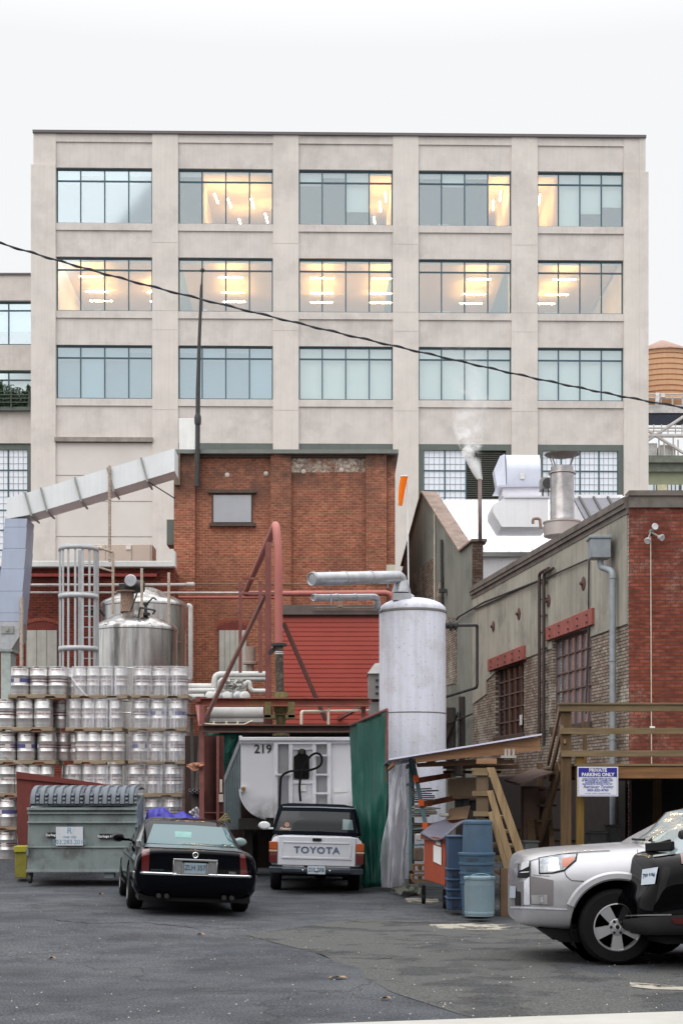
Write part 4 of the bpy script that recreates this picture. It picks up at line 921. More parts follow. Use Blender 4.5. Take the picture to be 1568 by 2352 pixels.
for (x0, x1, z0, z1, wn, lab, lx) in ((w1[0], w1[1], w1[2], w1[3], 'a', None, (1260, 1367)), (w2[0], w2[1], w2[2], w2[3], 'b', None, (1126, 1209))):
    fr = MB(); cols = 6 if wn == 'a' else 5; rws = 5
    fm = plain('window_wood', rgb(104, 84, 78), .8, var=.2, scale=6)
    def wp(x, z, off): q = W(x, 1825, off); return Vector((q.x, q.y, z))
    A0 = wp(x0, 0, -.12); B0 = wp(x1, 0, -.12)
    def at_(t, z): return Vector((A0.x + (B0.x - A0.x) * t, A0.y + (B0.y - A0.y) * t, z))
    for k in range(cols + 1):
        t = k / cols; wd = .07 if k in (0, cols, cols // 2) else .028; fr.beam(at_(t, z0), at_(t, z1), wd, .06, up=n_)
    for k in range(rws + 1):
        z = z0 + (z1 - z0) * k / rws; fr.beam(at_(0, z), at_(1, z), .05, .06 if k in (0, rws) else .035, up=(0, 0, 1))
    fo = part('window', fr, fm, RB)
    g = MB(); g.quad(at_(0, z0) + NIN * .06, at_(1, z0) + NIN * .06, at_(1, z1) + NIN * .06, at_(0, z1) + NIN * .06)
    gm = NT('old_glass_' + wn); gm.color(rgb(28, 26, 28) if wn == 'b' else rgb(60, 64, 74)); gm.set(rough=.06 if wn == 'a' else .15, spec=.8 if wn == 'a' else .35, metal=.8 if wn == 'a' else 0)
    if wn == 'a': gm.color(rgb(216, 224, 238))
    gm.bump(gm.noise(1.2, 2), .15, .05)
    part('glass', g, gm.m, fo)
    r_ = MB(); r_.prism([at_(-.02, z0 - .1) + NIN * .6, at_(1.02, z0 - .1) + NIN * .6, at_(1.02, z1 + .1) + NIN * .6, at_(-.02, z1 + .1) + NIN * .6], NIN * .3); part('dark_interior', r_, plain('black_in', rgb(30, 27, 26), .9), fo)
    li = MB(); li.prism([wp(lx[0], z1 + .01, .1), wp(lx[1], z1 + .01, .1), wp(lx[1], z1 + .40, .1), wp(lx[0], z1 + .36, .1)], NIN * .3); lo = part('lintel', li, lint, fo, bevel=.01)
    for t in (.1, .3, .5, .7, .9):
        for zz in (z1 + .1, z1 + .27):
            x = lx[0] + (lx[1] - lx[0]) * t; bo = MB(); bo.box(-.02, .02, -.02, .02, -.02, .02, M=Matrix.Translation(wp(x, zz, .115)))
            part('bolt', bo, dark_iron, lo)
    si = MB(); si.prism([wp(x0 - 3, z0 - .16, .06), wp(x1 + 2, z0 - .16, .06), wp(x1 + 2, z0 - .01, .06), wp(x0 - 3, z0 - .01, .06)], NIN * .25); part('sill', si, darkpaint, fo)
m = MB(); q = wp(1192, 3.75, -.04); m.box(q.x - .02, q.x + .02, q.y - .14, q.y + .14, q.z - .1, q.z + .18); part('paper_note', m, white_metal, RB)
for (x, y) in ((1342, 1340.5), (1262, 1380), (1193.5, 1410), (1135, 1439)):
    m = MB(); q = W(x, y, .031); rot = Matrix.Translation(q) @ n_.to_track_quat('Z', 'Y').to_matrix().to_4x4()
    m.lathe([(.16, 0), (.17, .01), (.1, .03), (.05, .035), (.04, .09), (0, .1)], (0, 0, 0), 14, M=rot); part('wall_anchor', m, plain('anchor', rgb(88, 60, 56), .8), RB)
m = MB(); m.pipe([W(1095, 1400, .08), W(1359, 1284, .08), W(1357.5, 1450, .08), W(1356, 1640, .12)], .022, n=8, rb=.1); part('conduit', m, dark_iron, RB)
for x in (1248, 1258.5):
    m = MB(); m.pipe([W(x, 1712, .12), W(x, 1318, .12), W(x + 14, 1309, .12), W(x + 22, 1306, .12)], .042, n=8, rb=.12)
    part('riser_pipe', m, plain('brown_pipe', rgb(70, 58, 54), .6, .2, var=.2, scale=8), RB)
m = MB()
for y in range(1340, 1700, 38): m.beam(W(1246, y, .07), W(1261, y - 4, .07), .03, .03)
part('pipe_clamps', m, dark_iron, RB)
blue_g = plain('bluegrey_paint', rgb(144, 152, 158), .5, .1, var=.18, scale=4, streak=.12)
DP = MB(); q = W(1409, 1285, .35); DP.box(q.x - .22, q.x + .22, q.y - .25, q.y + .2, q.z, q.z + .42); DP.box(q.x - .25, q.x + .25, q.y - .28, q.y + .23, q.z + .421, q.z + .49)
dp = part('hopper_box', DP, blue_g, RB, bevel=.01)
m = MB(); q2 = W(1422, 1285, .3); m.pipe([W(1410, 1287, .33), W(1411, 1303, .33), W(1422, 1312, .16), W(1422, 1720, .16), W(1423, 1960, .16)], .072, n=14, rb=.12); part('downpipe', m, blue_g, RB)
m = MB()
for y in (1330, 1520, 1700): c_ = W(1422, y, .16); m.lathe([(.075, 0), (.085, .005), (.085, .04), (.075, .045)], c_, 14)
part('pipe_straps', m, blue_g, RB)
# tall gabled stretch of the same wall
GW = thing('gabled_wall', 'tall gabled grey plaster wall with a sloping worn coping behind the white silo', 'wall', W(1000, 1825) - Vector((0, 0, H)))
m = MB(); gp = [(880, 0, 0.0), (1085, 0, 0.0), (1085, 1244.5, None), (1056.6, 1267, None), (971, 1133, None), (925, 1301, None), (880, 1470, None)]
V = [W(x, y) if z is None else Vector((wx(x).x, wx(x).y, z)) for x, y, z in gp]; m.prism(V, NIN); part('wall', m, plaster_d, GW)
m = MB()
def strip(m, pa, pb, th, o0, o1):
    a, b = W(*pa), W(*pb); n0 = n_
    m.prism([a + n0 * o1, b + n0 * o1, b - n0 * 0 + NIN * o0, a + NIN * o0], (0, 0, th))
strip(m, (925, 1301), (971, 1133), .06, 1.5, .1); strip(m, (972, 1133), (1056.6, 1267), .08, 1.5, .08); strip(m, (1057.5, 1267), (1088, 1242), .06, 1.3, .08)
part('coping', m, plain('red_coping', rgb(140, 122, 112), .9, var=.25, scale=3, dirt=rgb(92, 80, 76), dirt_amt=.6, dscale=2, bump=.5, bscale=6), GW)
for pts in ([(948, 1400, None), (949, 1319, None), (997, 1279, None), (997, 1450, None), (948, 1480, None)], [(1001, 1440, None), (1001, 1338, None), (1018.5, 1326, None), (1018.5, 1460, None)], [(1020, 1575, None), (1020, 1415, None), (1048, 1420, None), (1048, 1570, None)]):
    m = MB(); V = [W(x, y, .0) for x, y, z in pts]; m.prism(V, n_ * .02); part('bare_brick', m, brick_side, GW)
m = MB(); q = wx(1085); m.box(q.x - .02, q.x + .31, q.y - .12, q.y - .002, zt + .2, H + (1825 - 1246) * q.y / F); part('chimney_face', m, brick('brick_chimney', rgb(120, 98, 88), rgb(92, 70, 62), rgb(70, 60, 56), bw=.22, bh=.08, patch=rgb(170, 165, 155), patch_amt=.5), GW)
m = MB(); m.box(q.x - .06, q.x + .42, q.y - .2, q.y + .5, H + (1825 - 1246) * q.y / F + .001, H + (1825 - 1240) * q.y / F); part('chimney_cap', m, cop_m, GW)
m = MB(); m.tube([W(1001, 1170, .06), W(1001, 1420, .06)], .025, 6); part('pale_conduit', m, plain('cream', (1, 1, 1, 1)), GW)
m = MB(); m.tube([W(1018.5, 1240, .08), W(1020, 1420, .08), W(1022, 1600, .08)], .05, 8); m.box(-.12, .12, -.1, .1, -.06, .06, M=Matrix.Translation(W(1026, 1357, .15))); part('dark_conduit', m, dark_iron, GW)
m = MB(); m.pipe([W(1040, 1440, .1), W(1060, 1417, .1), W(1117, 1384, .1), W(1250, 1332, .1)], .03, n=6); part('long_conduit', m, dark_iron, GW)
m = MB()
for (x0, x1, y0, y1) in ((1022, 1030, 1655, 1700), (1032, 1046, 1625, 1780), (1060, 1068, 1600, 1780)):
    m.prism([W(x0, y0, .1), W(x1, y0, .1), W(x1, y1, .1), W(x0, y1, .1)], NIN * .25)
part('wall_clutter', m, dark_iron, GW)
m = MB(); m.prism([W(1023, 1655, .12), W(1030, 1653, .12), W(1030, 1700, .12), W(1023, 1703, .12)], n_ * .03); part('notice', m, whiteboard, GW)
m = MB(); m.pipe([W(1024, 1668, .16), W(1095, 1640, .16)], .03, n=6); m.pipe([W(1030, 1720, .16), W(1064, 1633, .16), W(1066, 1760, .16)], .04, n=8); part('low_pipes', m, dark_iron, GW)
# smoke stack and smoke
Zp = 45.7
single('smoke_pipe', MB().tube([P(1102, 1243, Zp), P(1101, 1100, Zp)], .056, 12, hollow=True), plain('stack', rgb(128, 112, 110), .7, .2, var=.2), 'thin dull stack pipe on the chimney stub with white smoke leaving its top', 'pipe', solid=.01)
smk = bpy.data.materials.new('smoke'); smk.use_nodes = True; nt = smk.node_tree; nt.nodes.clear()
out = nt.nodes.new('ShaderNodeOutputMaterial'); pv = nt.nodes.new('ShaderNodeVolumePrincipled'); pv.inputs['Color'].default_value = (1, 1, 1, 1); pv.inputs['Anisotropy'].default_value = .2
tco = nt.nodes.new('ShaderNodeTexCoord'); nz = nt.nodes.new('ShaderNodeTexNoise'); nz.inputs['Scale'].default_value = 2.2; nz.inputs['Detail'].default_value = 5; nz.inputs['Roughness'].default_value = .65; nz.inputs['Distortion'].default_value = .8
at = nt.nodes.new('ShaderNodeValToRGB'); at.color_ramp.elements[0].position = .5; at.color_ramp.elements[1].position = .7
nt.links.new(tco.outputs['Object'], nz.inputs['Vector']); nt.links.new(nz.outputs['Fac'], at.inputs[0])
# density from the distance to the plume's bent axis
sepn = nt.nodes.new('ShaderNodeSeparateXYZ'); nt.links.new(tco.outputs['Object'], sepn.inputs[0])
def nm(op, a, b=0, c=None):
    n = nt.nodes.new('ShaderNodeMath'); n.operation = op
    for i, v in enumerate((a, b) if c is None else (a, b, c)):
        if hasattr(v, 'node'): nt.links.new(v, n.inputs[i])
        else: n.inputs[i].default_value = v
    return n.outputs[0]
hz = sepn.outputs[2]
axis = nm('MULTIPLY', nm('SINE', nm('MULTIPLY', hz, 1.6)), -.22); axis = nm('SUBTRACT', axis, nm('MULTIPLY', hz, .13))
dxn = nm('SUBTRACT', sepn.outputs[0], axis); rad_ = nm('SQRT', nm('ADD', nm('MULTIPLY', dxn, dxn), nm('MULTIPLY', sepn.outputs[1], sepn.outputs[1])))
wid = nm('ADD', .10, nm('MULTIPLY', hz, .38)); wid = nm('MINIMUM', wid, .85)
fall = nm('MAXIMUM', nm('SUBTRACT', 1, nm('DIVIDE', rad_, wid)), 0)
fade = nm('ADD', nm('POWER', nm('MAXIMUM', nm('SUBTRACT', 1, nm('DIVIDE', hz, 1.7)), 0), 1.3), nm('MULTIPLY', nm('MAXIMUM', nm('SUBTRACT', 1, nm('DIVIDE', hz, 4.8)), 0), .08))
at_ = nm('MAXIMUM', at.outputs[0], nm('SUBTRACT', .75, nm('MULTIPLY', hz, 1.1)))
dens = nm('MULTIPLY', nm('MULTIPLY', nm('MULTIPLY', fall, at_), fade), 60)
nt.links.new(dens, pv.inputs['Density']); nt.links.new(pv.outputs[0], out.inputs['Volume'])
m = MB(); m.lathe([(.12, 0), (.5, .7), (.85, 1.5), (.95, 2.6), (1.3, 4.6), (.3, 4.8)], (0, 0, 0), 24)
sm_ = part('smoke', m, smk); sm_.location = P(1101, 1101, Zp); setp(sm_, 'wisp of white smoke drifting up from the thin stack pipe', 'smoke', kind='stuff')
# ---------------- white roofs, hood, stack, skylight behind the side wall
WR = thing('white_roof_shed', 'bright white sheet metal roof and wall behind the gabled plaster wall', 'building', (X(1220, 54), 54, 0))
wr = plain('roof_white', rgb(238, 238, 242), .6, var=.06, scale=1.2, streak=.12); wr2 = plain('roof_lavender', rgb(222, 222, 230), .5, .1, var=.08)
m = MB(); A1, B1 = P(1000, 1150, 64), P(1300, 1150, 64); C1, D1_ = P(1430, 1275, 52), P(1030, 1275, 52); m.prism([A1, B1, C1, D1_], (0, 0, -.1)); part('roof', m, wr, WR)
m = MB()
for t in range(1, 14):
    a_ = A1.lerp(B1, t / 14); b_ = D1_.lerp(C1, t / 14); m.beam(a_ + Vector((0, 0, .03)), b_ + Vector((0, 0, .03)), .04, .05)
part('roof_seams', m, wr2, WR)
m = MB(); m.box(X(1030, 52), X(1430, 52), 51.9, 52.3, 3, ZZ(1277, 52)); part('wall', m, wr, WR)
m = MB(); m.box(X(1060, 52), X(1420, 52), 51.7, 51.89, ZZ(1281, 52), ZZ(1271, 52)); part('gutter', m, grey_metal, WR)
m = MB(); m.box(X(1020, 64), X(1330, 64), 64, 64.3, ZZ(1152, 64), ZZ(1147, 64)); part('ridge', m, wr2, WR)
PB = thing('roof_plenum', 'white plenum box carrying the big curved ventilation hood on the white roof', 'vent box', P(1200, 1212, 50))
Zh = 50.0
m = MB(); m.prism([P(1160, 1142, Zh), P(1258, 1142, Zh), P(1258, 1210, Zh), P(1152, 1210, Zh), P(1131, 1176, Zh), P(1131, 1160, Zh)], (0, 1.8, 0)); part('box', m, wr, PB)
m = MB(); m.prism([P(1157, 1138, Zh - .05), P(1262, 1138, Zh - .05), P(1262, 1143, Zh - .05), P(1157, 1143, Zh - .05)], (0, 2, 0)); part('rim', m, wr2, PB)
VH = thing('ventilation_hood', 'big curved grey sheet metal ventilation hood on the white roof', 'vent', P(1200, 1138, 50.3))
hood = plain('hood_metal', rgb(198, 202, 216), .42, .25, var=.1, scale=2)
m = MB(); m.pbox(1153, 1118, 1243, 1138, 50.3, 1.3); part('curb', m, wr2, VH)
m = MB(); m.prism([P(1145, 1114, 50.2), P(1253, 1110, 50.2), P(1253, 1117, 50.2), P(1140, 1119, 50.2)], (0, 1.5, 0)); part('flange', m, hood, VH)
m = MB(); x0, x1 = X(1165, 50), X(1243, 50); zb_, zt_ = ZZ(1112, 50), ZZ(1031, 50); hh = zt_ - zb_
prof = [(0, 0), (.02, hh * .45), (.12, hh * .75), (.35, hh * .93), (.7, hh), (1.0, hh * .95), (1.35, hh * .7), (1.5, hh * .45), (1.3, 0)]
rws = []
for t in range(7):
    xx = x0 + (x1 - x0) * t / 6; rws.append([(xx, 50.2 + y, zb_ + z) for y, z in prof])
m.grid(rws); m.add([(x0, 50.2 + y, zb_ + z) for y, z in prof], [tuple(range(len(prof)))]); m.add([(x1, 50.2 + y, zb_ + z) for y, z in prof], [tuple(range(len(prof)))])
m.prism([(x0 - .02, 50.25, zb_), (x0 - .3, 50.6, zb_ + .05), (x0 - .38, 50.7, zb_ + hh * .55), (x0 - .18, 50.7, zb_ + hh * .93), (x0 - .02, 50.7, zb_ + hh * .99)], (0, .6, 0))
part('cowl', m, hood, VH)
m = MB(); m.pbox(1194, 1086, 1204, 1100, 50.17, .02); part('sticker', m, white_metal, VH)
ES = thing('exhaust_stack', 'shiny round metal exhaust stack with rain cap above the plaster wall', 'chimney', P(1290, 1231, 41))
Ze = 41.0; cx_ = (X(1290, Ze), Ze, 0); s_ = F / Ze; r0 = 28 / s_
m = MB(); m.lathe([(42 / s_, ZZ(1232, Ze)), (42 / s_, ZZ(1203, Ze)), (44 / s_, ZZ(1202, Ze)), (44 / s_, ZZ(1199, Ze)), (r0, ZZ(1197, Ze))], cx_, 32); part('base', m, plain('base_tan', rgb(180, 172, 168), .45, .5, var=.08), ES)
m = MB(); m.lathe([(r0, ZZ(1198, Ze)), (r0, ZZ(1192, Ze)), (r0 * .98, ZZ(1191, Ze)), (r0 * .98, ZZ(1090, Ze)), (32 / s_, ZZ(1089, Ze)), (32 / s_, ZZ(1086, Ze)), (r0 * .92, ZZ(1085, Ze)), (r0 * .92, ZZ(1073, Ze)), (r0 * .8, ZZ(1072, Ze))], cx_, 32); part('flue', m, plain('flue_metal', rgb(170, 166, 166), .24, .9, var=.35, scale=2), ES)
m = MB(); m.lathe([(40 / s_, ZZ(1045, Ze)), (41 / s_, ZZ(1044, Ze)), (15 / s_, ZZ(1040, Ze)), (0, ZZ(1039, Ze))], cx_, 32); m.lathe([(40 / s_, ZZ(1045, Ze)), (10 / s_, ZZ(1053, Ze)), (0, ZZ(1053, Ze))], cx_, 32); part('rain_cap', m, grey_metal, ES)
m = MB()
for dx in (-1, 1):
    for dy in (-1, 1): m.beam((cx_[0] + dx * 17 / s_, Ze + dy * .15, ZZ(1074, Ze)), (cx_[0] + dx * 27 / s_, Ze + dy * .18, ZZ(1046, Ze)), .05, .02)
part('cap_struts', m, grey_metal, ES)
m = MB(); m.pipe([P(1223, 1203, 46), P(1223, 1191, 46), P(1239, 1191, 46), P(1241, 1213, 46)], .045, n=8, rb=.08); single('vent_elbow', m, rust, 'small rusty bent vent pipe on the white roof left of the exhaust stack', 'pipe')
FU = thing('fan_unit', 'grey fan housing with a round black grille squeezed between hood and exhaust stack', 'fan', P(1254, 1140, 48.5))
m = MB(); m.pbox(1243, 1096, 1262, 1122, 48.6, .6); part('housing', m, grey_metal, FU)
m = MB(); m.lathe([(.13, 0), (.17, 0), (.17, -.04), (.13, -.04)], P(1257, 1110, 48.5), 16, 'y'); m.tube([P(1246, 1123, 48.7), P(1246, 1140, 48.7)], .02, 6); m.tube([P(1259, 1123, 48.7), P(1259, 1140, 48.7)], .02, 6); part('grille', m, dark_iron, FU)
SK = thing('skylight_roof', 'low grey metal skylight roof with dark seams behind the plaster parapet', 'roof', P(1370, 1190, 41))
m = MB(); a_, b_, c_, d_ = P(1316, 1143, 48), P(1425, 1143, 48), P(1455, 1196, 42), P(1345, 1196, 42); m.prism([a_, b_, c_, d_], (0, 0, -.08)); part('sheet', m, plain('skylight', rgb(112, 112, 120), .8, .0, var=.15), SK)
m = MB()
for t in (.12, .42, .72): m.beam(a_.lerp(b_, t) + Vector((0, 0, .03)), d_.lerp(c_, t) + Vector((0, 0, .03)), .06, .06)
part('seams', m, dark_iron, SK)
m = MB(); m.beam(P(1316, 1141.5, 48), P(1427, 1141.5, 48), .2, .1); m.beam(P(1425, 1142, 47.9), P(1452, 1163, 41.9), .12, .08); part('ridge', m, wr, SK)
m = MB(); m.prism([P(1316, 1146, 48), P(1345, 1198, 42), P(1345, 1290, 42), P(1316, 1290, 48)], (.1, 0, 0)); m.prism([P(1345, 1198, 42), P(1455, 1198, 42), P(1455, 1290, 42), P(1345, 1290, 42)], (0, .1, 0)); part('side_wall', m, wr, SK)
# floodlights on the front wall
FL = thing('floodlight', 'twin security floodlight on the red brick front wall', 'lamp', P(1493, 1240, 31.9))
m = MB(); m.lathe([(.05, 0), (.05, -.06), (.03, -.1)], P(1493, 1222, 31.94), 12, 'y')
m.tube([P(1493, 1222, 31.85), P(1488, 1236, 31.75)], .02, 6); m.tube([P(1493, 1222, 31.85), P(1512, 1232, 31.75)], .02, 6); m.tube([P(1493, 1222, 31.85), P(1500, 1212, 31.75)], .02, 6); part('bracket', m, grey_metal, FL)
for (x, y, dx, dz) in ((1487, 1240, -.05, -.08), (1515, 1234, .08, -.05), (1501, 1211, .02, .01)):
    m = MB(); q = Vector((dx, -.12, dz)).normalized(); rot = Matrix.Translation(P(x, y, 31.72)) @ q.to_track_quat('Z', 'Y').to_matrix().to_4x4(); m.lathe([(0, -.06), (.04, -.05), (.055, 0), (.075, .06), (.065, .07), (0, .06)], (0, 0, 0), 16, M=rot); part('lamp_head', m, plain('lamp_glass', rgb(200, 200, 205), .25, .3), FL)
m = MB(); m.tube([P(1493, 1232, 31.9), P(1494, 1480, 31.9), P(1496, 1960, 31.9)], .012, 6); part('cable', m, plain('cream', (1, 1, 1, 1)), FL)
m = MB(); m.pbox(1492, 1668, 1503, 1677, 31.85, .08); part('switch_box', m, white_metal, FL)

# unseen block added behind the viewpoint to darken reflections and light in the yard
blk = plain('unseen_block_wall', rgb(112, 100, 92), .9, var=.2, scale=.4)
m = MB(); m.box(-60, 60, -24, -16, 0, 10.5)
for k in range(-8, 8): m.box(k * 7 + 1, k * 7 + 4.5, -15.99, -15.9, 1, 3.6); m.box(k * 7 + 1, k * 7 + 4.5, -15.99, -15.9, 5.2, 8.2)
struct('unseen_reflection_block', m, blk)
# ================================================================ loading shed and trailer
shed_d = plain('shed_dark', rgb(58, 42, 38), .9, var=.3, scale=3)
SH = thing('loading_shed', 'dark open-fronted loading shed behind and above the white trailer', 'shed', P(640, 2000, 34))
m = MB(); m.box(X(463, 28.6), X(640, 28.6), 35.2, 35.3, 0, 3.1); m.box(X(640, 28.6), X(900, 30), 35.2, 35.3, 0, 3.1); part('back_wall', m, shed_d, SH)
m = MB(); m.box(X(463, 28.5), X(640, 29.5), 31.6, 35.4, 3.1, 3.16); m.box(X(640, 28.5), X(875, 29.5), 31.6, 35.4, 3.1, 3.16); part('roof', m, shed_d, SH)
m = MB()
for (a, b, mt) in ((466, 500, 0), (500, 514, 1)): m.pbox(a, 1690, b, 2030, 29.6, .05)
part('side_panel', m, plain('maroon', rgb(82, 44, 38), .85, var=.25, scale=5), SH)
m = MB(); m.pbox(497, 1690, 503, 2030, 29.5, .08); m.pbox(466, 1865, 514, 1868, 29.55, .04); part('panel_rail', m, redd, SH)
m = MB(); m.pbox(505, 1790, 510, 1820, 29.5, .08); m.pbox(503, 1824, 512, 1842, 29.5, .1); part('switch', m, plain('cream', (1, 1, 1, 1)), SH)
m = MB()
for x in (491, 546, 520): m.tube([P(x, 1664, 28.7), P(x, 1656, 28.7)], .02, 6)
m.pipe([P(470, 1662, 28.6), P(500, 1664, 28.5), P(560, 1664, 28.5), P(580, 1655, 28.6)], .012, n=6); part('roof_cable', m, plain('cream', (1, 1, 1, 1)), SH)
# tarps
def cloth(poly_top, poly_bot, Ztop, Zbot, nx, nz, fold, seed, amp=.06, solid=.0):
    rr = random.Random(seed); ph = [rr.uniform(0, 6) for _ in range(5)]; rws = []
    for i in range(nz + 1):
        t = i / nz; r_ = []
        for j in range(nx + 1):
            s = j / nx
            def lerpl(L):
                k = s * (len(L) - 1); a = min(int(k), len(L) - 2); f = k - a; return L[a][0] + (L[a + 1][0] - L[a][0]) * f, L[a][1] + (L[a + 1][1] - L[a][1]) * f
            xt, yt = lerpl(poly_top); xb, yb = lerpl(poly_bot)
            zt_ = Ztop[0] + (Ztop[1] - Ztop[0]) * s; zb_ = Zbot[0] + (Zbot[1] - Zbot[0]) * s
            a, b = P(xt, yt, zt_), P(xb, yb, zb_); q = a.lerp(b, t)
            w_ = amp * (.25 + t * .9) * (math.sin(s * fold * 6.28 + ph[0] + 2.2 * math.sin(t * 2.3 + ph[1])) + .5 * math.sin(s * fold * 14 + ph[2] + 4 * t) + .35 * math.sin(s * fold * 23 + ph[3] + 6 * t * s) + .3 * math.sin(t * 7 + ph[4] + 5 * s))
            w_ += amp * 1.6 * mnoise.noise(Vector((s * 3.5 + seed, t * 2.5, seed * .7))) + amp * .5 * mnoise.noise(Vector((s * 14 + seed, t * 9, seed))); q.y += w_; q.x += w_ * .45; r_.append(q)
        rws.append(r_)
    return MB().grid(rws)
tarp = NT('green_tarp'); n = tarp.noise(2.0, 5, .6, st=(1, 1, .5)); tarp.color(tarp.mix(n, rgb(8, 62, 56), rgb(26, 92, 78))); tarp.set(rough=.5, spec=.35); tarp.bump(tarp.noise(9, 5, .6, st=(1, 1, .3)), .5, .03)
single('green_tarp', cloth([(800, 1668), (887, 1631)], [(826, 2040), (853, 2038), (882, 2036)], (30.5, 27.4), (28.6, 27.0), 40, 30, 2.2, 3, .07), tarp.m, 'tall green tarp curtain hanging beside the white silo down to the ground', 'tarp', 'green tarps on the shed', solid=.006)
single('green_tarp', cloth([(467, 1684), (552, 1684)], [(474, 1770), (480, 1815), (490, 1740), (510, 1835), (528, 1770), (540, 1720)], (31.7, 31.9), (31.8, 31.9), 40, 20, 2, 5, .06), tarp.m, 'torn green tarp scrap hanging under the shed beam left of the white trailer', 'tarp', 'green tarps on the shed', solid=.006)
m = MB(); m.tube([P(799, 1667, 30.5), P(888, 1630, 27.35)], .03, 6); m.tube([P(888, 1632, 27.4), P(888, 1632, 27.4) - Vector((0, 0, 3.2))], .03, 6); single('tarp_rail', m, redd, 'thin rusty rail and post from which the tall green tarp hangs', 'rail')
film = NT('plastic_film'); film.color(rgb(182, 182, 190)); film.set(rough=.3, alpha=film.math('ADD', .3, film.math('MULTIPLY', film.noise(3, 5, .6, st=(2, 2, .3)), .7)), spec=.6); film.bump(film.noise(7, 5, .6, st=(2, 2, .3)), .6, .04)
single('plastic_curtain', cloth([(893, 1742), (944, 1740)], [(880, 2037), (896, 2040), (912, 2036), (927, 2026)], (26.6, 26.4), (26.5, 26.1), 44, 34, .9, 8, .10), film.m, 'translucent pale plastic sheet hanging from the canopy edge next to the green tarp', 'plastic sheet')
# trailer
trw = NT('trailer_white'); n = trw.noise(1.2, 6, .65); sp = trw.node('ShaderNodeSeparateXYZ'); trw.link(trw.tc, sp.inputs[0])
col = trw.mix(n, rgb(214, 214, 220), rgb(232, 232, 236)); mrn = trw.node('ShaderNodeMapRange'); mrn.inputs[1].default_value = 1.75; mrn.inputs[2].default_value = 1.2; trw.link(sp.outputs[2], mrn.inputs[0])
gr = trw.math('MULTIPLY', mrn.outputs[0], trw.ramp(trw.noise(2.2, 6, .7), .3, .6)); col = trw.mix(gr, col, rgb(70, 62, 52)); trw.color(col); trw.set(rough=.5)
ZTr = 31.0; TR = thing('tub_trailer', 'white tub trailer marked 219 with rounded belly, ladder rungs and a black hatch', 'trailer', (X(688, ZTr), ZTr, 0))
sT = F / ZTr
def arc(cx, cy, r, a0, a1, n=8): return [(cx + r * math.cos(rad(a0 + (a1 - a0) * k / n)), cy - r * math.sin(rad(a0 + (a1 - a0) * k / n))) for k in range(n + 1)]
prof = [(553, 1708), (553, 1800)] + arc(620, 1812, 67, 180, 262, 10)[0:] + arc(757, 1812, 67, 278, 360, 10) + [(824, 1800), (824, 1708)]
m = MB(); rws = []
for (dz, sc) in ((0, 1), (4.2, 1)):
    rws.append([P(x, y, ZTr) + Vector((0, dz, 0)) for x, y in prof])
m.grid(rws, smooth=True); m.add(rws[0], [tuple(range(len(prof)))])
tub = part('tub', m, trw.m, TR)
m = MB(); m.pbox(549, 1693, 826, 1701, ZTr - .12, .2); m.pbox(551, 1701, 824, 1708, ZTr - .06, .1); m.box(P(549, 0, ZTr).x, P(549, 0, ZTr).x + .1, ZTr, ZTr + 4.2, ZZ(1701, ZTr), ZZ(1693, ZTr)); m.box(P(820, 0, ZTr).x, P(820, 0, ZTr).x + .1, ZTr, ZTr + 4.2, ZZ(1701, ZTr), ZZ(1693, ZTr)); m.pbox(549, 1690, 556, 1694, ZTr - .12, .1); m.pbox(821, 1690, 826, 1694, ZTr - .12, .1)
part('rim', m, trw.m, TR, bevel=.01)
m = MB(); R_ = []
for k, (r0_, o) in enumerate(((67, 0.02), (71, .02), (71, -.03), (67, -.03))):
    R_.append([P(x, y, ZTr) + Vector((0, -.04 + (0 if k < 2 else .08), 0)) for x, y in arc(620, 1812, r0_ if k in (0, 3) else r0_, 180, 262, 14)])
R_.append(R_[0]); m.grid(R_, smooth=False); part('belly_hoop', m, trw.m, TR)
for (a, b) in ((629, 638), (663, 672), (717, 726), (751, 760)):
    m = MB(); m.pbox(a, 1706, b, 1900, ZTr - .09, .085); part('rib', m, trw.m, TR, bevel=.006)
m = MB(); m.pbox(672, 1709, 717, 1722, ZTr - .05, .045); m.pbox(672, 1792, 717, 1800, ZTr - .05, .045); m.pbox(638, 1705, 751, 1709, ZTr - .1, .08); part('hatch_frame', m, trw.m, TR)
m = MB(); m.prism([P(x, y, ZTr - .055) for x, y in [(675, 1786), (675, 1738), (684, 1731), (685, 1723), (690, 1720), (696, 1720), (701, 1723), (702, 1731), (710, 1738), (710, 1786), (707, 1789), (678, 1789)]], (0, .05, 0)); part('hatch', m, plain('black_rubber', rgb(18, 17, 17), .7, spec=.2), TR)
m = MB(); m.lathe([(0, -.06), (.05, -.05), (.06, 0)], P(693, 1727, ZTr - .06), 12, 'y'); part('hatch_knob', m, dark_iron, TR)
for y in (1735, 1779, 1822):
    m = MB(); m.pbox(724, y - 2, 752, y + 2, ZTr - .16, .07); part('rung', m, trw.m, TR)
m = MB(); m.pbox(631, 1777, 667, 1781, ZTr - .15, .06); part('rung', m, trw.m, TR)
m = MB(); m.pbox(726, 1712, 750, 1890, ZTr - .02, .015); m.pbox(638, 1710, 662, 1890, ZTr - .02, .015); part('recess', m, plain('trailer_recess', rgb(150, 150, 154), .6, var=.12), TR)
for (x, y) in ((558, 1812), (820, 1812)):
    m = MB(); m.pbox(x - 6, y - 6, x + 6, y + 6, ZTr - .1, .1); bx_ = part('lamp_block', m, trw.m, TR)
    m = MB(); m.lathe([(0, -.02), (.04, -.015), (.045, 0)], P(x + 1, y, ZTr - .1), 14, 'y'); part('marker_lamp', m, plain('amber', rgb(150, 110, 50), .3), bx_)
m = MB(); m.pbox(685, 1803, 703, 1817, ZTr - .06, .02); m.pbox(765, 1810, 785, 1820, ZTr - .02, .015); m.pbox(787, 1811, 798, 1819, ZTr - .02, .015); part('sticker', m, white_metal, TR)
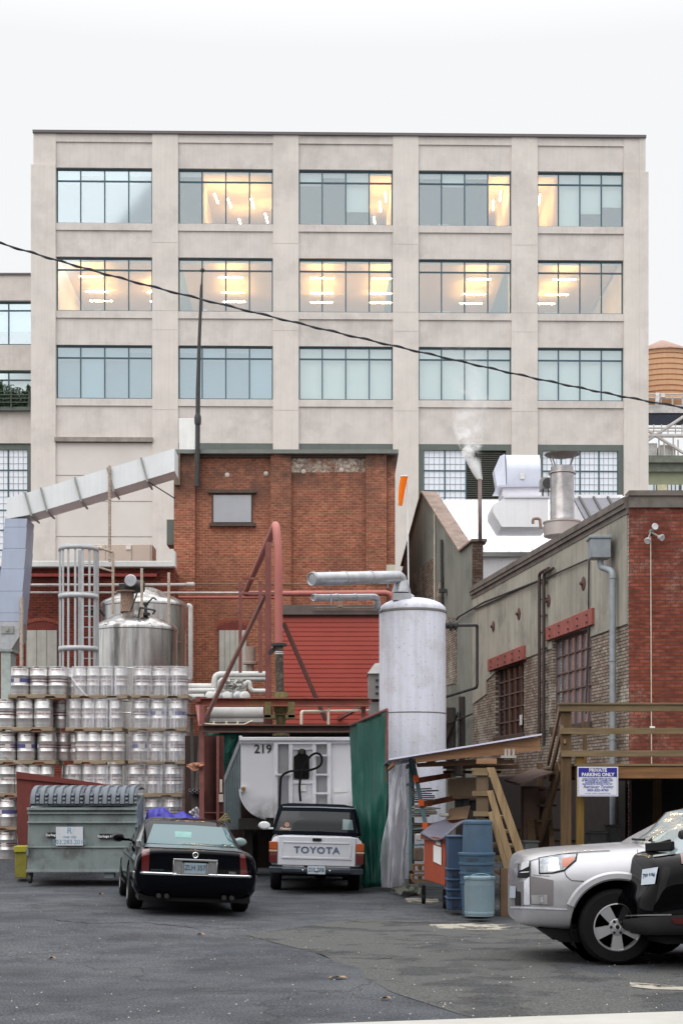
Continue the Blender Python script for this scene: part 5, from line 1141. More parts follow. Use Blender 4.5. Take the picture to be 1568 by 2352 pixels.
text('219', .25, plain('black_paint', rgb(35, 35, 38), .5), TR, facing(P(604, 1721, ZTr - .012)), 'number', bold=.004)
m = MB(); hose = [(690, 1840, .1), (688, 1800, .2), (698, 1762, .2), (712, 1738, .22), (727, 1730, .24), (738, 1738, .24), (736, 1757, .24), (715, 1768, .22), (690, 1770, .2), (665, 1772, .2), (648, 1782, .22), (644, 1800, .22), (642, 1860, .2)]
pts = [P(x, y, ZTr - dz) for x, y, dz in hose]; fine_ = []
for i in range(len(pts) - 1):
    p_1 = pts[max(i - 1, 0)]; p2 = pts[min(i + 2, len(pts) - 1)]
    for k in range(5):
        t = k / 5; a, b = pts[i], pts[i + 1]
        fine_.append(.5 * ((2 * a) + (-p_1 + b) * t + (2 * p_1 - 5 * a + 4 * b - p2) * t * t + (-p_1 + 3 * a - 3 * b + p2) * t ** 3))
fine_.append(pts[-1]); m.tube(fine_, .024, 8); single('black_hose', m, plain('black_rubber', (0, 0, 0, 1)), 'black rubber hose looped over the trailer hatch and ladder', 'hose')
m = MB(); m.prism([P(552, 1700, ZTr + .3), P(513, 1797, ZTr + .3), P(513, 1905, ZTr + .3), P(553, 1905, ZTr + .3)], (0, .08, 0))
for k in range(7): x_ = 517 + 5 * k; m.pbox(x_, 1800 - (k * 11), x_ + 1.5, 1900, ZTr + .25, .05)
part('side_fin', m, plain('fin_grey', rgb(144, 158, 162), .6, .1, var=.15, streak=.2), TR)
m = MB(); m.beam(P(552, 1700, ZTr + .25), P(513, 1797, ZTr + .25), .05, .06); part('fin_rail', m, galv, TR)
m = MB(); m.pbox(548, 1880, 830, 1905, ZTr + .05, .2); m.pbox(560, 1900, 580, 2040, ZTr + .5, .3); m.pbox(800, 1900, 820, 2040, ZTr + .5, .3); part('chassis', m, plain('chassis', rgb(46, 42, 38), .8, .1, var=.2), TR)
for x in (575, 800):
    m = MB(); c = P(x, 1970, ZTr + 1.2); m.lathe([(.1, -.14), (.46, -.14), (.5, -.08), (.5, .08), (.46, .14), (.1, .14)], (c.x, c.y, .5), 24, 'x'); part('wheel', m, plain('black_rubber', (0, 0, 0, 1)), TR)
# ================================================================ kegs on pallets
kegm = NT('keg_steel'); kn = kegm.noise(6, 4, .6); 
inf = kegm.node('ShaderNodeObjectInfo'); rv = kegm.ramp(inf.outputs['Random'], 0, 1, (.62, .61, .60, 1), (.82, .81, .81, 1))
kegm.color(kegm.mix(.5, rv, kegm.ramp(kn, .3, .7, (.6, .6, .6, 1), (1, 1, 1, 1)), 'MULTIPLY')); kegm.set(metal=.8, rough=.36); kegm.bump(kegm.noise(4, 3), .25, .02)
red_band = plain('band_red', rgb(112, 70, 74), .5, .3, var=.1, scale=8); blue_band = plain('band_blue', rgb(86, 88, 136), .5, .3, var=.1, scale=8)
pale_label = plain('keg_label', rgb(205, 200, 198), .5, var=.05); red_ink = plain('red_ink', rgb(150, 80, 80), .6)
palletm = wood('pallet_wood', rgb(158, 142, 120), 'x')
def keg_mesh(r, h):
    m = MB(); p = [(r * .55, h * .035), (r * .9, h * .03), (r * .93, 0), (r * .97, .004), (r * .97, h * .05), (r * .99, h * .08), (r, h * .12), (r, h * .3), (r * 1.03, h * .315), (r * 1.03, h * .33), (r, h * .345), (r, h * .655), (r * 1.03, h * .67), (r * 1.03, h * .685), (r, h * .7), (r, h * .86), (r * .97, h * .91), (r * .955, h * .935), (r * .97, h * .95), (r * .97, h * .995), (r * .93, h), (r * .9, h * .93), (r * .6, h * .95), (.03, h * .96)]
    return m.lathe(p, n=28)
def band_mesh(r, h, zs_):
    m = MB()
    for z0, z1 in zs_: m.lathe([(r + .0005, h * z0), (r + .003, h * z0), (r + .003, h * z1), (r + .0005, h * z1)], n=28)
    return m
def curved_text(body, size, r, z, off=.004):
    cu = bpy.data.curves.new('t', 'FONT'); cu.body = body; cu.size = size; cu.align_x = 'CENTER'; cu.extrude = 0; cu.offset = .0008; cu.resolution_u = 2
    o = bpy.data.objects.new('t', cu); COL.objects.link(o); me = bpy.data.meshes.new_from_object(o.evaluated_get(bpy.context.evaluated_depsgraph_get())); bpy.data.objects.remove(o)
    for v in me.vertices:
        a = v.co.x / r; v.co = Vector((math.sin(a) * (r + off), -math.cos(a) * (r + off), z + v.co.y))
    me.materials.clear(); me.materials.append(red_ink); return me
def label_patch(r, z0, z1, a0, a1):
    m = MB(); m.grid([[(math.sin(rad(a)) * (r + .005), -math.cos(rad(a)) * (r + .005), z) for a in range(a0, a1 + 1, 6)] for z in (z0, z1)]); return m
KG = {}
def proto(kind):
    if kind in KG: return KG[kind]
    big = not kind.startswith('s'); r, h = (.2, .592) if big else (.146, .592)
    o = part('beer_keg', keg_mesh(r, h), kegm.m); COL.objects.unlink(o)
    ch = []
    def add(name, mb, mt):
        me = mb.mesh(name) if isinstance(mb, MB) else mb
        if isinstance(mb, MB): me.materials.append(mt)
        ch.append((name, me))
    if kind == 'red': add('colour_band', band_mesh(r, h, [(.44, .475), (.525, .56)]), red_band); add('label_patch', label_patch(r, h * .43, h * .57, -30, 0), pale_label); add('lettering', curved_text('BRIDGEPORT BREW', .036, r, h * .86, .003), red_ink)
    if kind == 'redw': add('colour_band', band_mesh(r, h, [(.43, .47), (.53, .57)]), red_band); add('lettering', curved_text('BRIDGEPORT BREW', .036, r, h * .86, .003), red_ink)
    if kind == 'blue': add('colour_band', band_mesh(r, h, [(.43, .57)]), blue_band); add('label_patch', label_patch(r, h * .42, h * .58, -36, 0), pale_label); add('lettering', curved_text('BRIDGEPORT BREW', .036, r, h * .86, .003), red_ink)
    if kind == 'plain': add('label_patch', label_patch(r, h * .44, h * .56, -42, 42), pale_label); add('lettering', curved_text('BRIDGEPORT BREWING', .04, r, h * .46, .0065), red_ink)
    if kind == 's1': add('label_patch', label_patch(r, h * .44, h * .56, -54, 54), pale_label); add('lettering', curved_text('BRIDGEPORT BREW', .036, r, h * .46, .0065), red_ink)
    if big:
        hm = MB(); a = rad(20)
        hm.grid([[(math.sin(rad(t)) * (r * .975), -math.cos(rad(t)) * (r * .975), z) for t in (-14, -7, 0, 7, 14)] for z in (h * .958, h * .985)]); add('hand_hole', hm, plain('hole_dark', rgb(40, 38, 38), .8))
    KG[kind] = (o.data, ch); bpy.data.objects.remove(o); return KG[kind]
def put_keg(kind, x, y, z, rot, label):
    me, ch = proto(kind)
    o = bpy.data.objects.new('beer_keg', me); COL.objects.link(o); o.location = (x, y, z); o.rotation_euler.z = rot
    setp(o, label, 'keg', 'beer kegs stacked on pallets')
    for n_, cm in ch:
        c = bpy.data.objects.new(n_, cm); COL.objects.link(c); c.parent = o
    return o
def pallet(x0, x1, y0, y1, z, label):
    T = thing('pallet', label, 'pallet', ((x0 + x1) / 2, (y0 + y1) / 2, z), 'timber pallets under the kegs')
    m = MB(); m.box(x0, x1, y0, y0 + .1, z + .085, z + .1)
    n = 6
    for k in range(n): yy = y0 + .11 + (y1 - y0 - .11) * k / n; m.box(x0, x1, yy, yy + .12, z + .085, z + .1)
    part('deck_boards', m, palletm, T)
    for k, xx in enumerate((x0, (x0 + x1) / 2 - .02, x1 - .04)):
        # stringer with fork notches along its length
        m = MB(); m.box(xx, xx + .04, y0, y1, z + .014, z + .084); part('stringer', m, palletm, T)
    m = MB(); w_ = x1 - x0; m.prism([(x0, y0 - .002, z + .084), (x0, y0 - .002, z + .02), (x0 + w_ * .14, y0 - .002, z + .02), (x0 + w_ * .17, y0 - .002, z + .06), (x0 + w_ * .3, y0 - .002, z + .06), (x0 + w_ * .34, y0 - .002, z + .02), (x0 + w_ * .62, y0 - .002, z + .02), (x0 + w_ * .66, y0 - .002, z + .06), (x0 + w_ * .8, y0 - .002, z + .06), (x0 + w_ * .84, y0 - .002, z + .02), (x1, y0 - .002, z + .02), (x1, y0 - .002, z + .084)], (0, -.03, 0)); part('front_board', m, palletm, T)
    m = MB(); m.box(x0, x1, y0, y0 + .1, z, z + .013); m.box(x0, x1, y1 - .1, y1, z, z + .013); part('bottom_boards', m, palletm, T)
    return T
wrapm = NT('stretch_film'); sn = wrapm.noise(1, 5, .7, st=(26, 26, 1.2)); sn2 = wrapm.noise(1.5, 4, .6)
wrapm.color(rgb(226, 226, 232)); wrapm.set(rough=.25, alpha=wrapm.math('ADD', .12, wrapm.math('MULTIPLY', wrapm.ramp(sn, .45, .7), wrapm.math('MULTIPLY', wrapm.ramp(sn2, .3, .6), .8)))); wrapm.bump(sn, .4, .01)
order = ['top', 'second', 'third', 'fourth', 'fifth', 'lowest']
cols = {  # column: level -> (left px, right px, front row kinds)
 'left': [(27, 154, ['blue', 'redw', 'redw']), (-7, 124, ['redw', 'plain', 'plain']), (-7, 130, ['red', 'blue', 'red']), (-1, 125, ['plain', 's1', 's1', 's1']), (-85, 42, ['red', 'redw', 'blue']), (-88, 38, ['plain', 'blue', 'red'])],
 'middle': [(170, 293, ['s1'] * 4), (158, 282, ['s1'] * 4), (177, 288, ['s1'] * 4), (160, 283, ['s1'] * 4), (160, 283, ['s1'] * 4), (160, 283, ['s1'] * 4)],
 'right': [(308, 432, ['redw', 'redw', 'redw']), (302, 428, ['redw', 'blue', 'blue']), (300, 426, ['blue', 'red', 'red']), (293, 419, ['red', 'red', 'redw']), (292, 417, ['redw', 'redw', 'redw']), (292, 417, ['redw', 'red', 'redw'])]}
ZK = 31.4; sK = F / ZK
LOOK = {'blue': 'blue-banded keg', 'red': 'labelled red-striped keg', 'redw': 'red-striped keg', 'plain': 'wide plain keg', 's1': 'slim plain keg'}
WHERE = {'left': 'the stack behind the red bin', 'middle': 'the slim-keg stack', 'right': 'the stack beside the shed'}
ordn = ['first', 'second', 'third', 'fourth']
for cname, levels in cols.items():
    for li, (xa, xb, kinds) in enumerate(levels):
        zb_ = .385 + (5 - li) * .694; x0, x1 = X(xa, ZK), X(xb, ZK); n = len(kinds); dz = 0
        big = 0 if kinds[0].startswith('s') or (cname == 'left' and li == 3) else 1
        yj = R.uniform(-.04, .04)
        lev = order[li]
        pallet(x0 - .02, x1 + .02, ZK - .22 + yj, ZK + .75, zb_ - .1, f'timber pallet under the {lev} keg layer of {WHERE[cname]}')
        if cname == 'left' and li == 3:
            xs_ = [x0 + .19, X(52, ZK) + .0, X(79, ZK), X(108, ZK)]; 
            xs_ = [X(17, ZK), X(53, ZK), X(81, ZK), X(109, ZK)]
        else: xs_ = [x0 + (x1 - x0) * (k + .5) / n for k in range(n)]
        for k, kd in enumerate(kinds):
            small = kd.startswith('s'); r = .146 if small else .2
            put_keg(kd, xs_[k] + R.uniform(-.006, .006), ZK + yj + R.uniform(-.02, .02) - (.04 if small else 0), zb_, R.uniform(-.8, .8), f'{LOOK[kd]}, {ordn[k]} from left, {lev} layer of {WHERE[cname]}')
        # the row behind, seen only through the gaps and at the open side of a layer
        if cname == 'left' and li in (1, 2): bk = [x0 + (x1 - x0) * .34, x0 + (x1 - x0) * .67, x1 + .1]
        elif cname == 'middle' and li in (0, 2, 3): bk = [x0 - .08, x0 + (x1 - x0) * .25, x0 + (x1 - x0) * .5, x0 + (x1 - x0) * .75]
        else: bk = [x0 + (x1 - x0) * (k + 1) / n for k in range(n - 1)]
        for q, xx in enumerate(bk):
            kd = 'back'; me, ch = proto('sm' if n == 4 else 'bg') if False else proto('s1' if n == 4 else 'redw')
            o = put_keg('s1' if n == 4 else 'redw', xx, ZK + .36, zb_, R.uniform(-.5, .5), f'hidden rear keg, {ordn[q]} from left, {lev} layer of {WHERE[cname]}')
        if cname == 'right' or (cname == 'middle' and li in (0, 1, 3)):
            m = MB(); r_ = []
            for zz in (zb_ - .03, zb_ + .2, zb_ + .4, zb_ + .6):
                r_.append([(x0 - .03, ZK + .6, zz), (x0 - .03, ZK - .1, zz), (x0 + .08, ZK - .225 + R.uniform(-.01, .01), zz), ((x0 + x1) / 2, ZK - .24 + R.uniform(-.01, .01), zz), (x1 - .08, ZK - .225, zz), (x1 + .03, ZK - .1, zz), (x1 + .03, ZK + .6, zz)])
            m.grid(r_); single('stretch_wrap', m, wrapm.m, f'streaky clear plastic wrap round the {lev} keg layer of {WHERE[cname]}', 'plastic wrap', 'clear wrap round the kegs')
# loose wrap tails
tail = NT('film_tail'); tail.color(rgb(222, 222, 228)); tail.set(rough=.3, alpha=.5)
for k, (a, b, w_, lab) in enumerate((((268 * .3375, 1470 + 225 * .3375), (1470, 0), 0, ''),)):
    pass
m = MB(); A = P(155, 1545, ZK - .28); B = P(200, 1600, ZK - .3); m.grid([[A, A.lerp(B, .5) + Vector((0, -.02, -.03)), B], [A + Vector((.05, 0, -.02)), A.lerp(B, .5) + Vector((.03, 0, -.02)), B + Vector((.02, 0, .01))]]); single('wrap_tail', m, tail.m, 'loose twisted tail of clear wrap across the top of the middle keg stack', 'plastic wrap')
m = MB(); A = P(-5, 1724, ZK - .3); B = P(105, 1782, ZK - .3); m.grid([[A, A.lerp(B, .5) + Vector((0, -.02, -.02)), B], [A + Vector((.02, 0, -.04)), A.lerp(B, .5) + Vector((.0, 0, -.05)), B + Vector((.0, 0, -.03))]]); single('wrap_tail', m, tail.m, 'long loose tail of clear wrap slanting over the fourth layer of the left keg stack', 'plastic wrap')
# ================================================================ left: dumpsters, bollard, tarp pile, leaning scrap
dg = plain('dumpster_grey', rgb(128, 138, 138), .6, .1, var=.14, scale=2, streak=.15, dirt=rgb(58, 50, 44), dirt_amt=.55, dscale=1.6)
lidm = plain('lid_grey', rgb(104, 110, 118), .7, var=.15, scale=4)
ZG = 27.5; DU = thing('dumpster', 'long grey-green garbage dumpster with ribbed grey plastic lids and white sign', 'dumpster', (X(190, ZG), ZG, .08))
m = MB(); a = [P(62, 2003, ZG), P(66, 1860, ZG - .06), P(312, 1860, ZG - .06), P(310, 2003, ZG)]
bk_ = [p + Vector((0, 1.15, 0)) for p in (P(62, 2003, ZG), P(66, 1822, ZG), P(312, 1822, ZG), P(310, 2003, ZG))]
m.add(a + bk_, [(0, 1, 2, 3), (4, 7, 6, 5), (0, 4, 5, 1), (3, 2, 6, 7), (0, 3, 7, 4), (1, 5, 6, 2)]); part('body', m, dg, DU, bevel=.01)
m = MB(); m.pbox(62, 1855, 316, 1861, ZG - .13, .1); m.pbox(63, 1866, 313, 1870, ZG - .1, .08); m.pbox(63, 1887, 313, 1891, ZG - .1, .09); m.pbox(61, 1944, 313, 1948, ZG - .05, .06); m.pbox(60, 1998, 313, 2004, ZG - .04, .05); part('body_rails', m, dg, DU, bevel=.006)
for (x0_, x1_) in ((69, 190), (193, 314)):
    prof_l = [(1851, 0), (1838, .02), (1824, .09), (1814, .22), (1809, .42), (1808, .75), (1812, 1.15)]
    m = MB(); m.grid([[P(x0_, yy, ZG - .1) + Vector((0, dy, 0)), P(x1_, yy, ZG - .1) + Vector((0, dy, 0))] for yy, dy in prof_l])
    lid = part('lid', m, lidm, DU, solid=.02)
    for k in range(6):
        m = MB(); xa = x0_ + (x1_ - x0_) * (k + .16) / 6; xb = xa + (x1_ - x0_) / 6 * .5
        m.grid([[P(xa - 1.5, yy + 1, ZG - .1) + Vector((0, dy + .0, 0)), P(xa + .5, yy - 5, ZG - .1) + Vector((0, dy - .05, 0)), P(xb - .5, yy - 5, ZG - .1) + Vector((0, dy - .05, 0)), P(xb + 1.5, yy + 1, ZG - .1) + Vector((0, dy + .0, 0))] for yy, dy in prof_l], smooth=False)
        for (yy, dy) in prof_l[1:4]: pass
        part('lid_rib', m, lidm, lid)
    for k in range(6):
        m = MB(); xa = x0_ + (x1_ - x0_) * (k + .72) / 6; xb = xa + (x1_ - x0_) / 6 * .3
        for y_ in (1845, 1836, 1827): m.prism([P(xa, y_, ZG - .14), P(xb, y_, ZG - .14), P(xb, y_ - 4, ZG - .12), P(xa, y_ - 4, ZG - .12)], (0, .1, 0))
        part('lid_steps', m, lidm, lid)
m = MB(); m.pbox(129, 1899, 191, 1942, ZG - .08, .015); sg = part('sign', m, plain('sign_white', rgb(198, 202, 208), .5, var=.06, dirt=rgb(130, 140, 150), dirt_amt=.3, dscale=4), DU)
fadeb = plain('faded_blue', rgb(110, 150, 170), .6)
text('R', .16, fadeb, sg, facing(P(160, 1908, ZG - .084)), ext=.001); text('503.283.2015', .115, fadeb, sg, facing(P(160, 1934, ZG - .084)), ext=.001)
text('river city', .07, fadeb, sg, facing(P(160, 1922, ZG - .084)), ext=.001)
for x in (128, 247):
    m = MB(); m.pbox(x - 19, 1912 + (3 if x > 200 else 0), x + 18, 1924 + (3 if x > 200 else 0), ZG - .07, .012); s2 = part('sticker', m, plain('black_sticker', rgb(28, 28, 30), .5), DU)
    text('Garbage Only', .062, plain('white_ink', rgb(225, 225, 225), .5), s2, facing(P(x - .5, 1918 + (3 if x > 200 else 0), ZG - .074)), ext=.001, bold=.001)
for x in (70, 296):
    m = MB(); c = P(x, 2015, ZG + .1); m.lathe([(.03, -.03), (.08, -.03), (.09, 0), (.08, .03), (.03, .03)], (c.x, c.y, .17), 14, 'x'); m.box(c.x - .05, c.x + .05, c.y - .02, c.y + .04, .2, .32); part('caster', m, dark_iron, DU)
m = MB(); m.pbox(240, 2000, 262, 2016, ZG + .05, .2); m.pbox(60, 1950, 66, 1965, ZG - .1, .2); m.pbox(310, 1880, 316, 1900, ZG - .06, .3); part('fork_pocket', m, dg, DU)
m = MB(); m.prism([P(38, 1774, 29.3), P(236, 1803, 29.3), P(236, 2000, 29.3), P(43, 2000, 29.3)], (0, 1.2, 0)); RD = thing('red_bin', 'dull red steel bin with slanting top edge, behind the grey-green dumpster', 'dumpster', P(140, 2000, 29.3)); part('body', m, plain('red_bin', rgb(110, 46, 40), .7, var=.2, scale=3, dirt=rgb(60, 34, 30), dirt_amt=.4), RD)
m = MB(); m.prism([P(38, 1772, 29.25), P(236, 1800, 29.25), P(236, 1808, 29.25), P(38, 1788, 29.25)], (0, .1, 0)); part('rim', m, plain('red_bin', (1, 1, 1, 1)), RD)
YB = MB(); YB.pbox(35, 1958, 62, 2016, 28.4, .3); yb = thing('yellow_bin', 'small grimy yellow post box at the left of the grey-green dumpster', 'box', P(48, 2016, 28.4)); ym = plain('yellow_paint', rgb(130, 122, 36), .6, var=.2, scale=6, dirt=rgb(80, 76, 40), dirt_amt=.5, dscale=3); part('body', YB, ym, yb, bevel=.01)
m = MB(); m.pbox(32, 1943, 65, 1958, 28.36, .38); part('lid', m, plain('yellow_lid', rgb(160, 152, 34), .55, var=.1), yb, bevel=.015)
m = MB(); rr = random.Random(9); r_ = []
for i in range(13):
    t = i / 12; row = []
    for j in range(21):
        s_ = j / 20; x = 330 + 130 * s_; hgt = 1.58 * (1 - (2 * abs(t - .5)) ** 4) * (.97 - .16 * s_) * (1 - max(0, (.06 - s_) * 6))
        row.append(Vector((X(x, 28.6), 28.2 + 1.2 * t, max(.1, hgt + rr.uniform(-.045, .045) + .05 * math.sin(s_ * 17 + t * 5)))))
    r_.append(row)
base_ = [Vector((p.x, p.y - .1, .05)) for p in r_[0]]; r_ = [base_] + r_; m.grid(r_)
tb = NT('blue_tarp'); n = tb.noise(4, 5, .6, st=(1, 3, 3)); tb.color(tb.mix(n, rgb(34, 30, 140), rgb(66, 62, 180))); tb.set(rough=.45); tb.bump(n, .7, .05)
single('blue_tarp', m, tb.m, 'bright blue tarp heaped behind the roof of the black coupe', 'tarp', sub=1)
# scrap leaning between keg stack and shed
SC2 = [((478, 1640), (430, 1890), 29.4, .1, 'broad dark board leaning between the keg stack and the shed post'), ((462, 1660), (437, 1880), 29.2, .05, 'narrow dark board leaning in front of the broad one by the shed post'), ((440, 1650), (446, 1900), 29.8, .06, 'upright dark board closest to the right keg stack')]
for (a, b, z, w_, lab) in SC2:
    single('leaning_board', MB().beam(P(a[0], a[1], z + .4), P(b[0], 2010, z), w_, .05), plain('weathered_board', rgb(74, 70, 66), .85, var=.3, scale=4), lab, 'board', 'dark boards leaning by the shed post')
m = MB(); rr = random.Random(3)
for k in range(7):
    x = 437 + k * 5 + rr.uniform(-1, 1); y = 1815 + (k % 2) * 4; m.tube([P(x, y, 28.9), P(x, y, 30.4)], .028, 8, hollow=True)
single('pipe_bundle', m, galv, 'bundle of pale pipes seen end-on beside the shed post', 'pipes', kind='stuff') if False else single('pipe_bundle', m, galv, 'bundle of pale pipes seen end-on beside the shed post', 'pipes', solid=.004)
m = MB()
for k in range(9):
    x = 440 + rr.uniform(-6, 14); y = 1855 + k * 5; p_ = P(x, y, 29.0); m.tube([p_, p_ + Vector((rr.uniform(.1, .22), rr.uniform(.1, .3), -rr.uniform(.12, .25)))], .03, 8)
single('pipe_offcuts', m, plain('pale_pipe', (1, 1, 1, 1)), 'jumble of short pale pipe offcuts low beside the shed post behind the coupe', 'pipes')
single('shelf_support', MB().pbox(428, 1640, 470, 1642, 29.6, .6).pbox(430, 1822, 465, 1825, 29.2, .7).pbox(434, 1915, 466, 1918, 29.0, .7), dark_iron, 'dark shelf brackets holding the pipe bundle beside the shed post', 'shelf')
m = cloth([(428, 1758), (440, 1752), (470, 1751)], [(432, 1762), (446, 1772), (458, 1766), (468, 1760)], (28.6, 28.5), (28.55, 28.45), 14, 6, 1.5, 4, .03); single('rag', m, plain('tan_rag', rgb(160, 112, 90), .9, var=.2), 'tan rag draped on the shed post beside the kegs', 'cloth', solid=.01)
m = MB(); m.pbox(425, 1690, 463, 2010, 30.6, .05); single('scrap_backboard', m, shed_d, 'dark board wall closing the gap between keg stack and shed post', 'board')
m = MB()
for k in range(3): m.pipe([P(503 + k * 4, 1885, 28.6), P(520 + k * 3, 1868 + k * 6, 28.6), P(527 + k * 2, 1890, 28.7)], .015, n=6)
single('rope', m, plain('rope', rgb(140, 128, 84), .9), 'loop of faded yellow rope by the maroon panel behind the coupe', 'rope')
# ================================================================ timber deck, stairs, canopy
tim = wood('treated_timber', rgb(128, 110, 84), 'x'); timz = wood('treated_timber_up', rgb(98, 78, 56), 'z'); timy = wood('treated_timber_deep', rgb(84, 70, 54), 'y')
timo = wood('orange_timber', rgb(134, 98, 66), 'x'); timc = wood('canopy_timber', rgb(172, 132, 100), 'x'); post_y = wood('post_yellow', rgb(118, 94, 48), 'z')
ZD_ = 24.4
DK = thing('timber_deck', 'raised timber deck with plank railings in front of the red brick workshop wall', 'deck', P(1440, 1960, ZD_ + .3))
xr = X(1990, ZD_)
def bd(m, x0, y0, x1, y1, Z, d): a = P(x0, y1, Z); b = P(x1, y0, Z); return m.box(a.x, b.x if x1 < 1700 else xr, Z, Z + d, a.z, b.z)
for (nm_, x0, y0, y1, d, Zo, mt) in (('top_rail', 1283, 1618, 1634, .04, -.02, tim), ('middle_rail', 1286, 1672, 1686, .04, -.02, tim), ('lower_rail', 1288, 1724, 1738, .04, -.02, tim), ('rim_board', 1325, 1761, 1788, .04, -.02, timo)):
    m = MB(); bd(m, x0, y0, 1800, y1, ZD_ + Zo, d); part(nm_, m, mt, DK, bevel=.004)
m = MB(); bd(m, 1281, 1614, 1800, 1618, ZD_ - .05, .14); part('cap_rail', m, tim, DK)
zd = ZZ(1754, ZD_); nb = 52
m = MB()
for k in range(nb): m.box(X(1318, ZD_), xr, ZD_ - .04 + k * .145, ZD_ - .04 + k * .145 + .138, zd - .038, zd)
part('deck_boards', m, tim, DK)
m = MB()
for k in range(12): xx = X(1330, ZD_) + k * .62; m.box(xx, xx + .04, ZD_ + .03, ZD_ + 7.4, zd - .22, zd - .04)
part('joists', m, timy, DK)
for (x0, x1, y0, y1, Zo, mt) in ((1288, 1312, 1634, 2010, .03, timz), (1323, 1341, 1738, 2010, .02, post_y), (1700, 1720, 1620, 2020, .03, timz), (1395, 1405, 1640, 1754, 2.5, timz)):
    m = MB(); a = P(x0, 0, ZD_); b = P(x1, 0, ZD_); m.box(a.x, b.x, ZD_ + Zo, ZD_ + Zo + .1, 0 if y1 > 1800 else zd, ZZ(y0, ZD_)); part('post', m, mt, DK, bevel=.005)
for k in range(3):
    xx = X(1548 + k * 160, ZD_ + 1.5); m = MB(); m.box(xx, xx + .14, ZD_ + 3.2, ZD_ + 3.34, 0, zd - .2); part('inner_post', m, timz, DK)
m = MB(); m.box(X(1443, 32) + .02, X(1443, 32) + 12, 31.82, 31.93, 0, 2.25); m.prism([W(1050, 1825, .06) - Vector((0, 0, H)), W(1441, 1825, .06) - Vector((0, 0, H)), W(1441, 1825, .06) + Vector((0, 0, .4)), W(1050, 1825, .06) + Vector((0, 0, .55))], NIN * .1); part('shade_panel', m, plain('painted_shade', rgb(44, 38, 36), .9, var=.3, scale=3), RB)  # dark sheets over the wall foot, putting the under-deck shade into colour
# back railing seen dimly below and behind
m = MB(); m.pbox(1140, 1903, 1300, 1910, 28, .05); m.pbox(1145, 1929, 1320, 1935, 28, .05); m.pbox(1130, 1958, 1330, 1964, 27.6, .05); m.pbox(1190, 1910, 1193, 1960, 28, .05); m.pbox(1245, 1935, 1262, 1990, 27.8, .06); part('step_frame', m, timy, DK)
# rail of the side flight going down to the left
for (a, b, w_) in (((1285, 1627), (1258, 1752), .07), ((1290, 1668), (1262, 1788), .06), ((1296, 1700), (1270, 1822), .06)):
    m = MB(); m.beam(P(a[0], a[1], ZD_ + .02), P(b[0], b[1], ZD_ + 1.6), .04, .12); part('sloping_rail', m, plain('brown_board', rgb(112, 88, 68), .85, var=.25, scale=5), DK)
ST = thing('timber_stairs', 'new pale timber staircase descending to the right beside the blue bins', 'stairs', P(1150, 2100, 21.6))
Zq = 21.8; stm = wood('pale_timber', rgb(154, 130, 98), 'z')
def plank(m, pts, Z, d): return m.prism([P(x, y, Z) for x, y in pts], (0, d, 0))
for (pts, nm_) in (([(1117, 1763), (1135, 1763), (1206, 1962), (1186, 1965)], 'handrail_board'), ([(1117, 1817), (1131, 1815), (1190, 2010), (1177, 2025)], 'middle_board'), ([(1120, 1867), (1130, 1863), (1178, 2030), (1172, 2048)], 'lower_board')):
    m = MB(); plank(m, pts, Zq - .05, .04); part(nm_, m, stm, ST, bevel=.004)
m = MB(); m.prism([P(1176, 1965, Zq - .08), P(1207, 1963, Zq - .08), P(1207, 1972, Zq - .08), P(1180, 1972, Zq - .08)], (0, .09, 0)); part('rail_end', m, stm, ST)
m = MB(); m.pbox(1095, 1775, 1121, 2085, Zq, .14); part('newel_post', m, plain('newel', rgb(104, 86, 66), .8, var=.25, scale=5), ST)
for (a, b, c_, d_) in ((1085, 1764, 1135, 1770), (1087, 1770, 1120, 1781), (1088, 1817, 1122, 1828), (1090, 1864, 1121, 1875)):
    m = MB(); m.pbox(a, b, c_, d_, Zq - .04, .3); part('crosspiece', m, tim, ST)
m = MB(); m.pbox(1149, 1995, 1167, 2108, Zq - .1, .12); part('foot_post', m, plain('brown_board', (1, 1, 1, 1)), ST)
for k in range(7):
    t = k / 6; xx = 1128 + 58 * t; yy = 1880 + 200 * t; m = MB(); c = P(xx, min(yy, 2085), Zq); m.box(c.x - .1, c.x + .22, Zq, Zq + 1.1, c.z, c.z + .04); part('tread', m, tim, ST)
m = MB(); plank(m, [(1130, 1890), (1140, 1886), (1200, 2080), (1190, 2098)], Zq + 1.1, .04); part('stringer', m, timz, ST)
# canopy
CN = thing('lean_to_canopy', 'lean-to canopy of thin pale sheet on timber beams over the scrap racks', 'canopy', P(1100, 1760, 24.6))
sheet = NT('canopy_sheet'); sheet.color(rgb(196, 194, 214)); sheet.set(rough=.35); 
m = MB(); n = 30; r_ = []
for k, (Zz, rise) in enumerate(((24.3, 0), (28.8, -.05))):
    row = []
    for j in range(n * 4 + 1):
        t = j / (n * 4); p_ = P(893 + 350 * t, 1743 - 57 * t, 24.3); row.append(Vector((p_.x, Zz, p_.z + rise + .007 * math.sin(j * PI / 2))))
    r_.append(row)
m.grid(r_); part('sheet', m, sheet.m, CN, solid=.006)
m = MB(); m.prism([P(893, 1742, 24.25), P(1243, 1685, 24.25), P(1243, 1688.5, 24.25), P(893, 1746, 24.25)], (0, .04, 0)); part('edge_strip', m, plain('lavender_edge', rgb(214, 212, 232), .4, var=.03), CN)
m = MB(); m.prism([P(952, 1739, 24.4), P(1240, 1692, 24.4), P(1240, 1724, 24.4), P(955, 1752, 24.4)], (0, .05, 0)); part('front_beam', m, timc, CN)
m = MB(); m.prism([P(955, 1753, 24.7), P(1180, 1738, 24.7), P(1180, 1754, 24.7), P(958, 1762, 24.7)], (0, .06, 0)); part('inner_beam', m, wood('grey_timber', rgb(120, 96, 78), 'x'), CN)
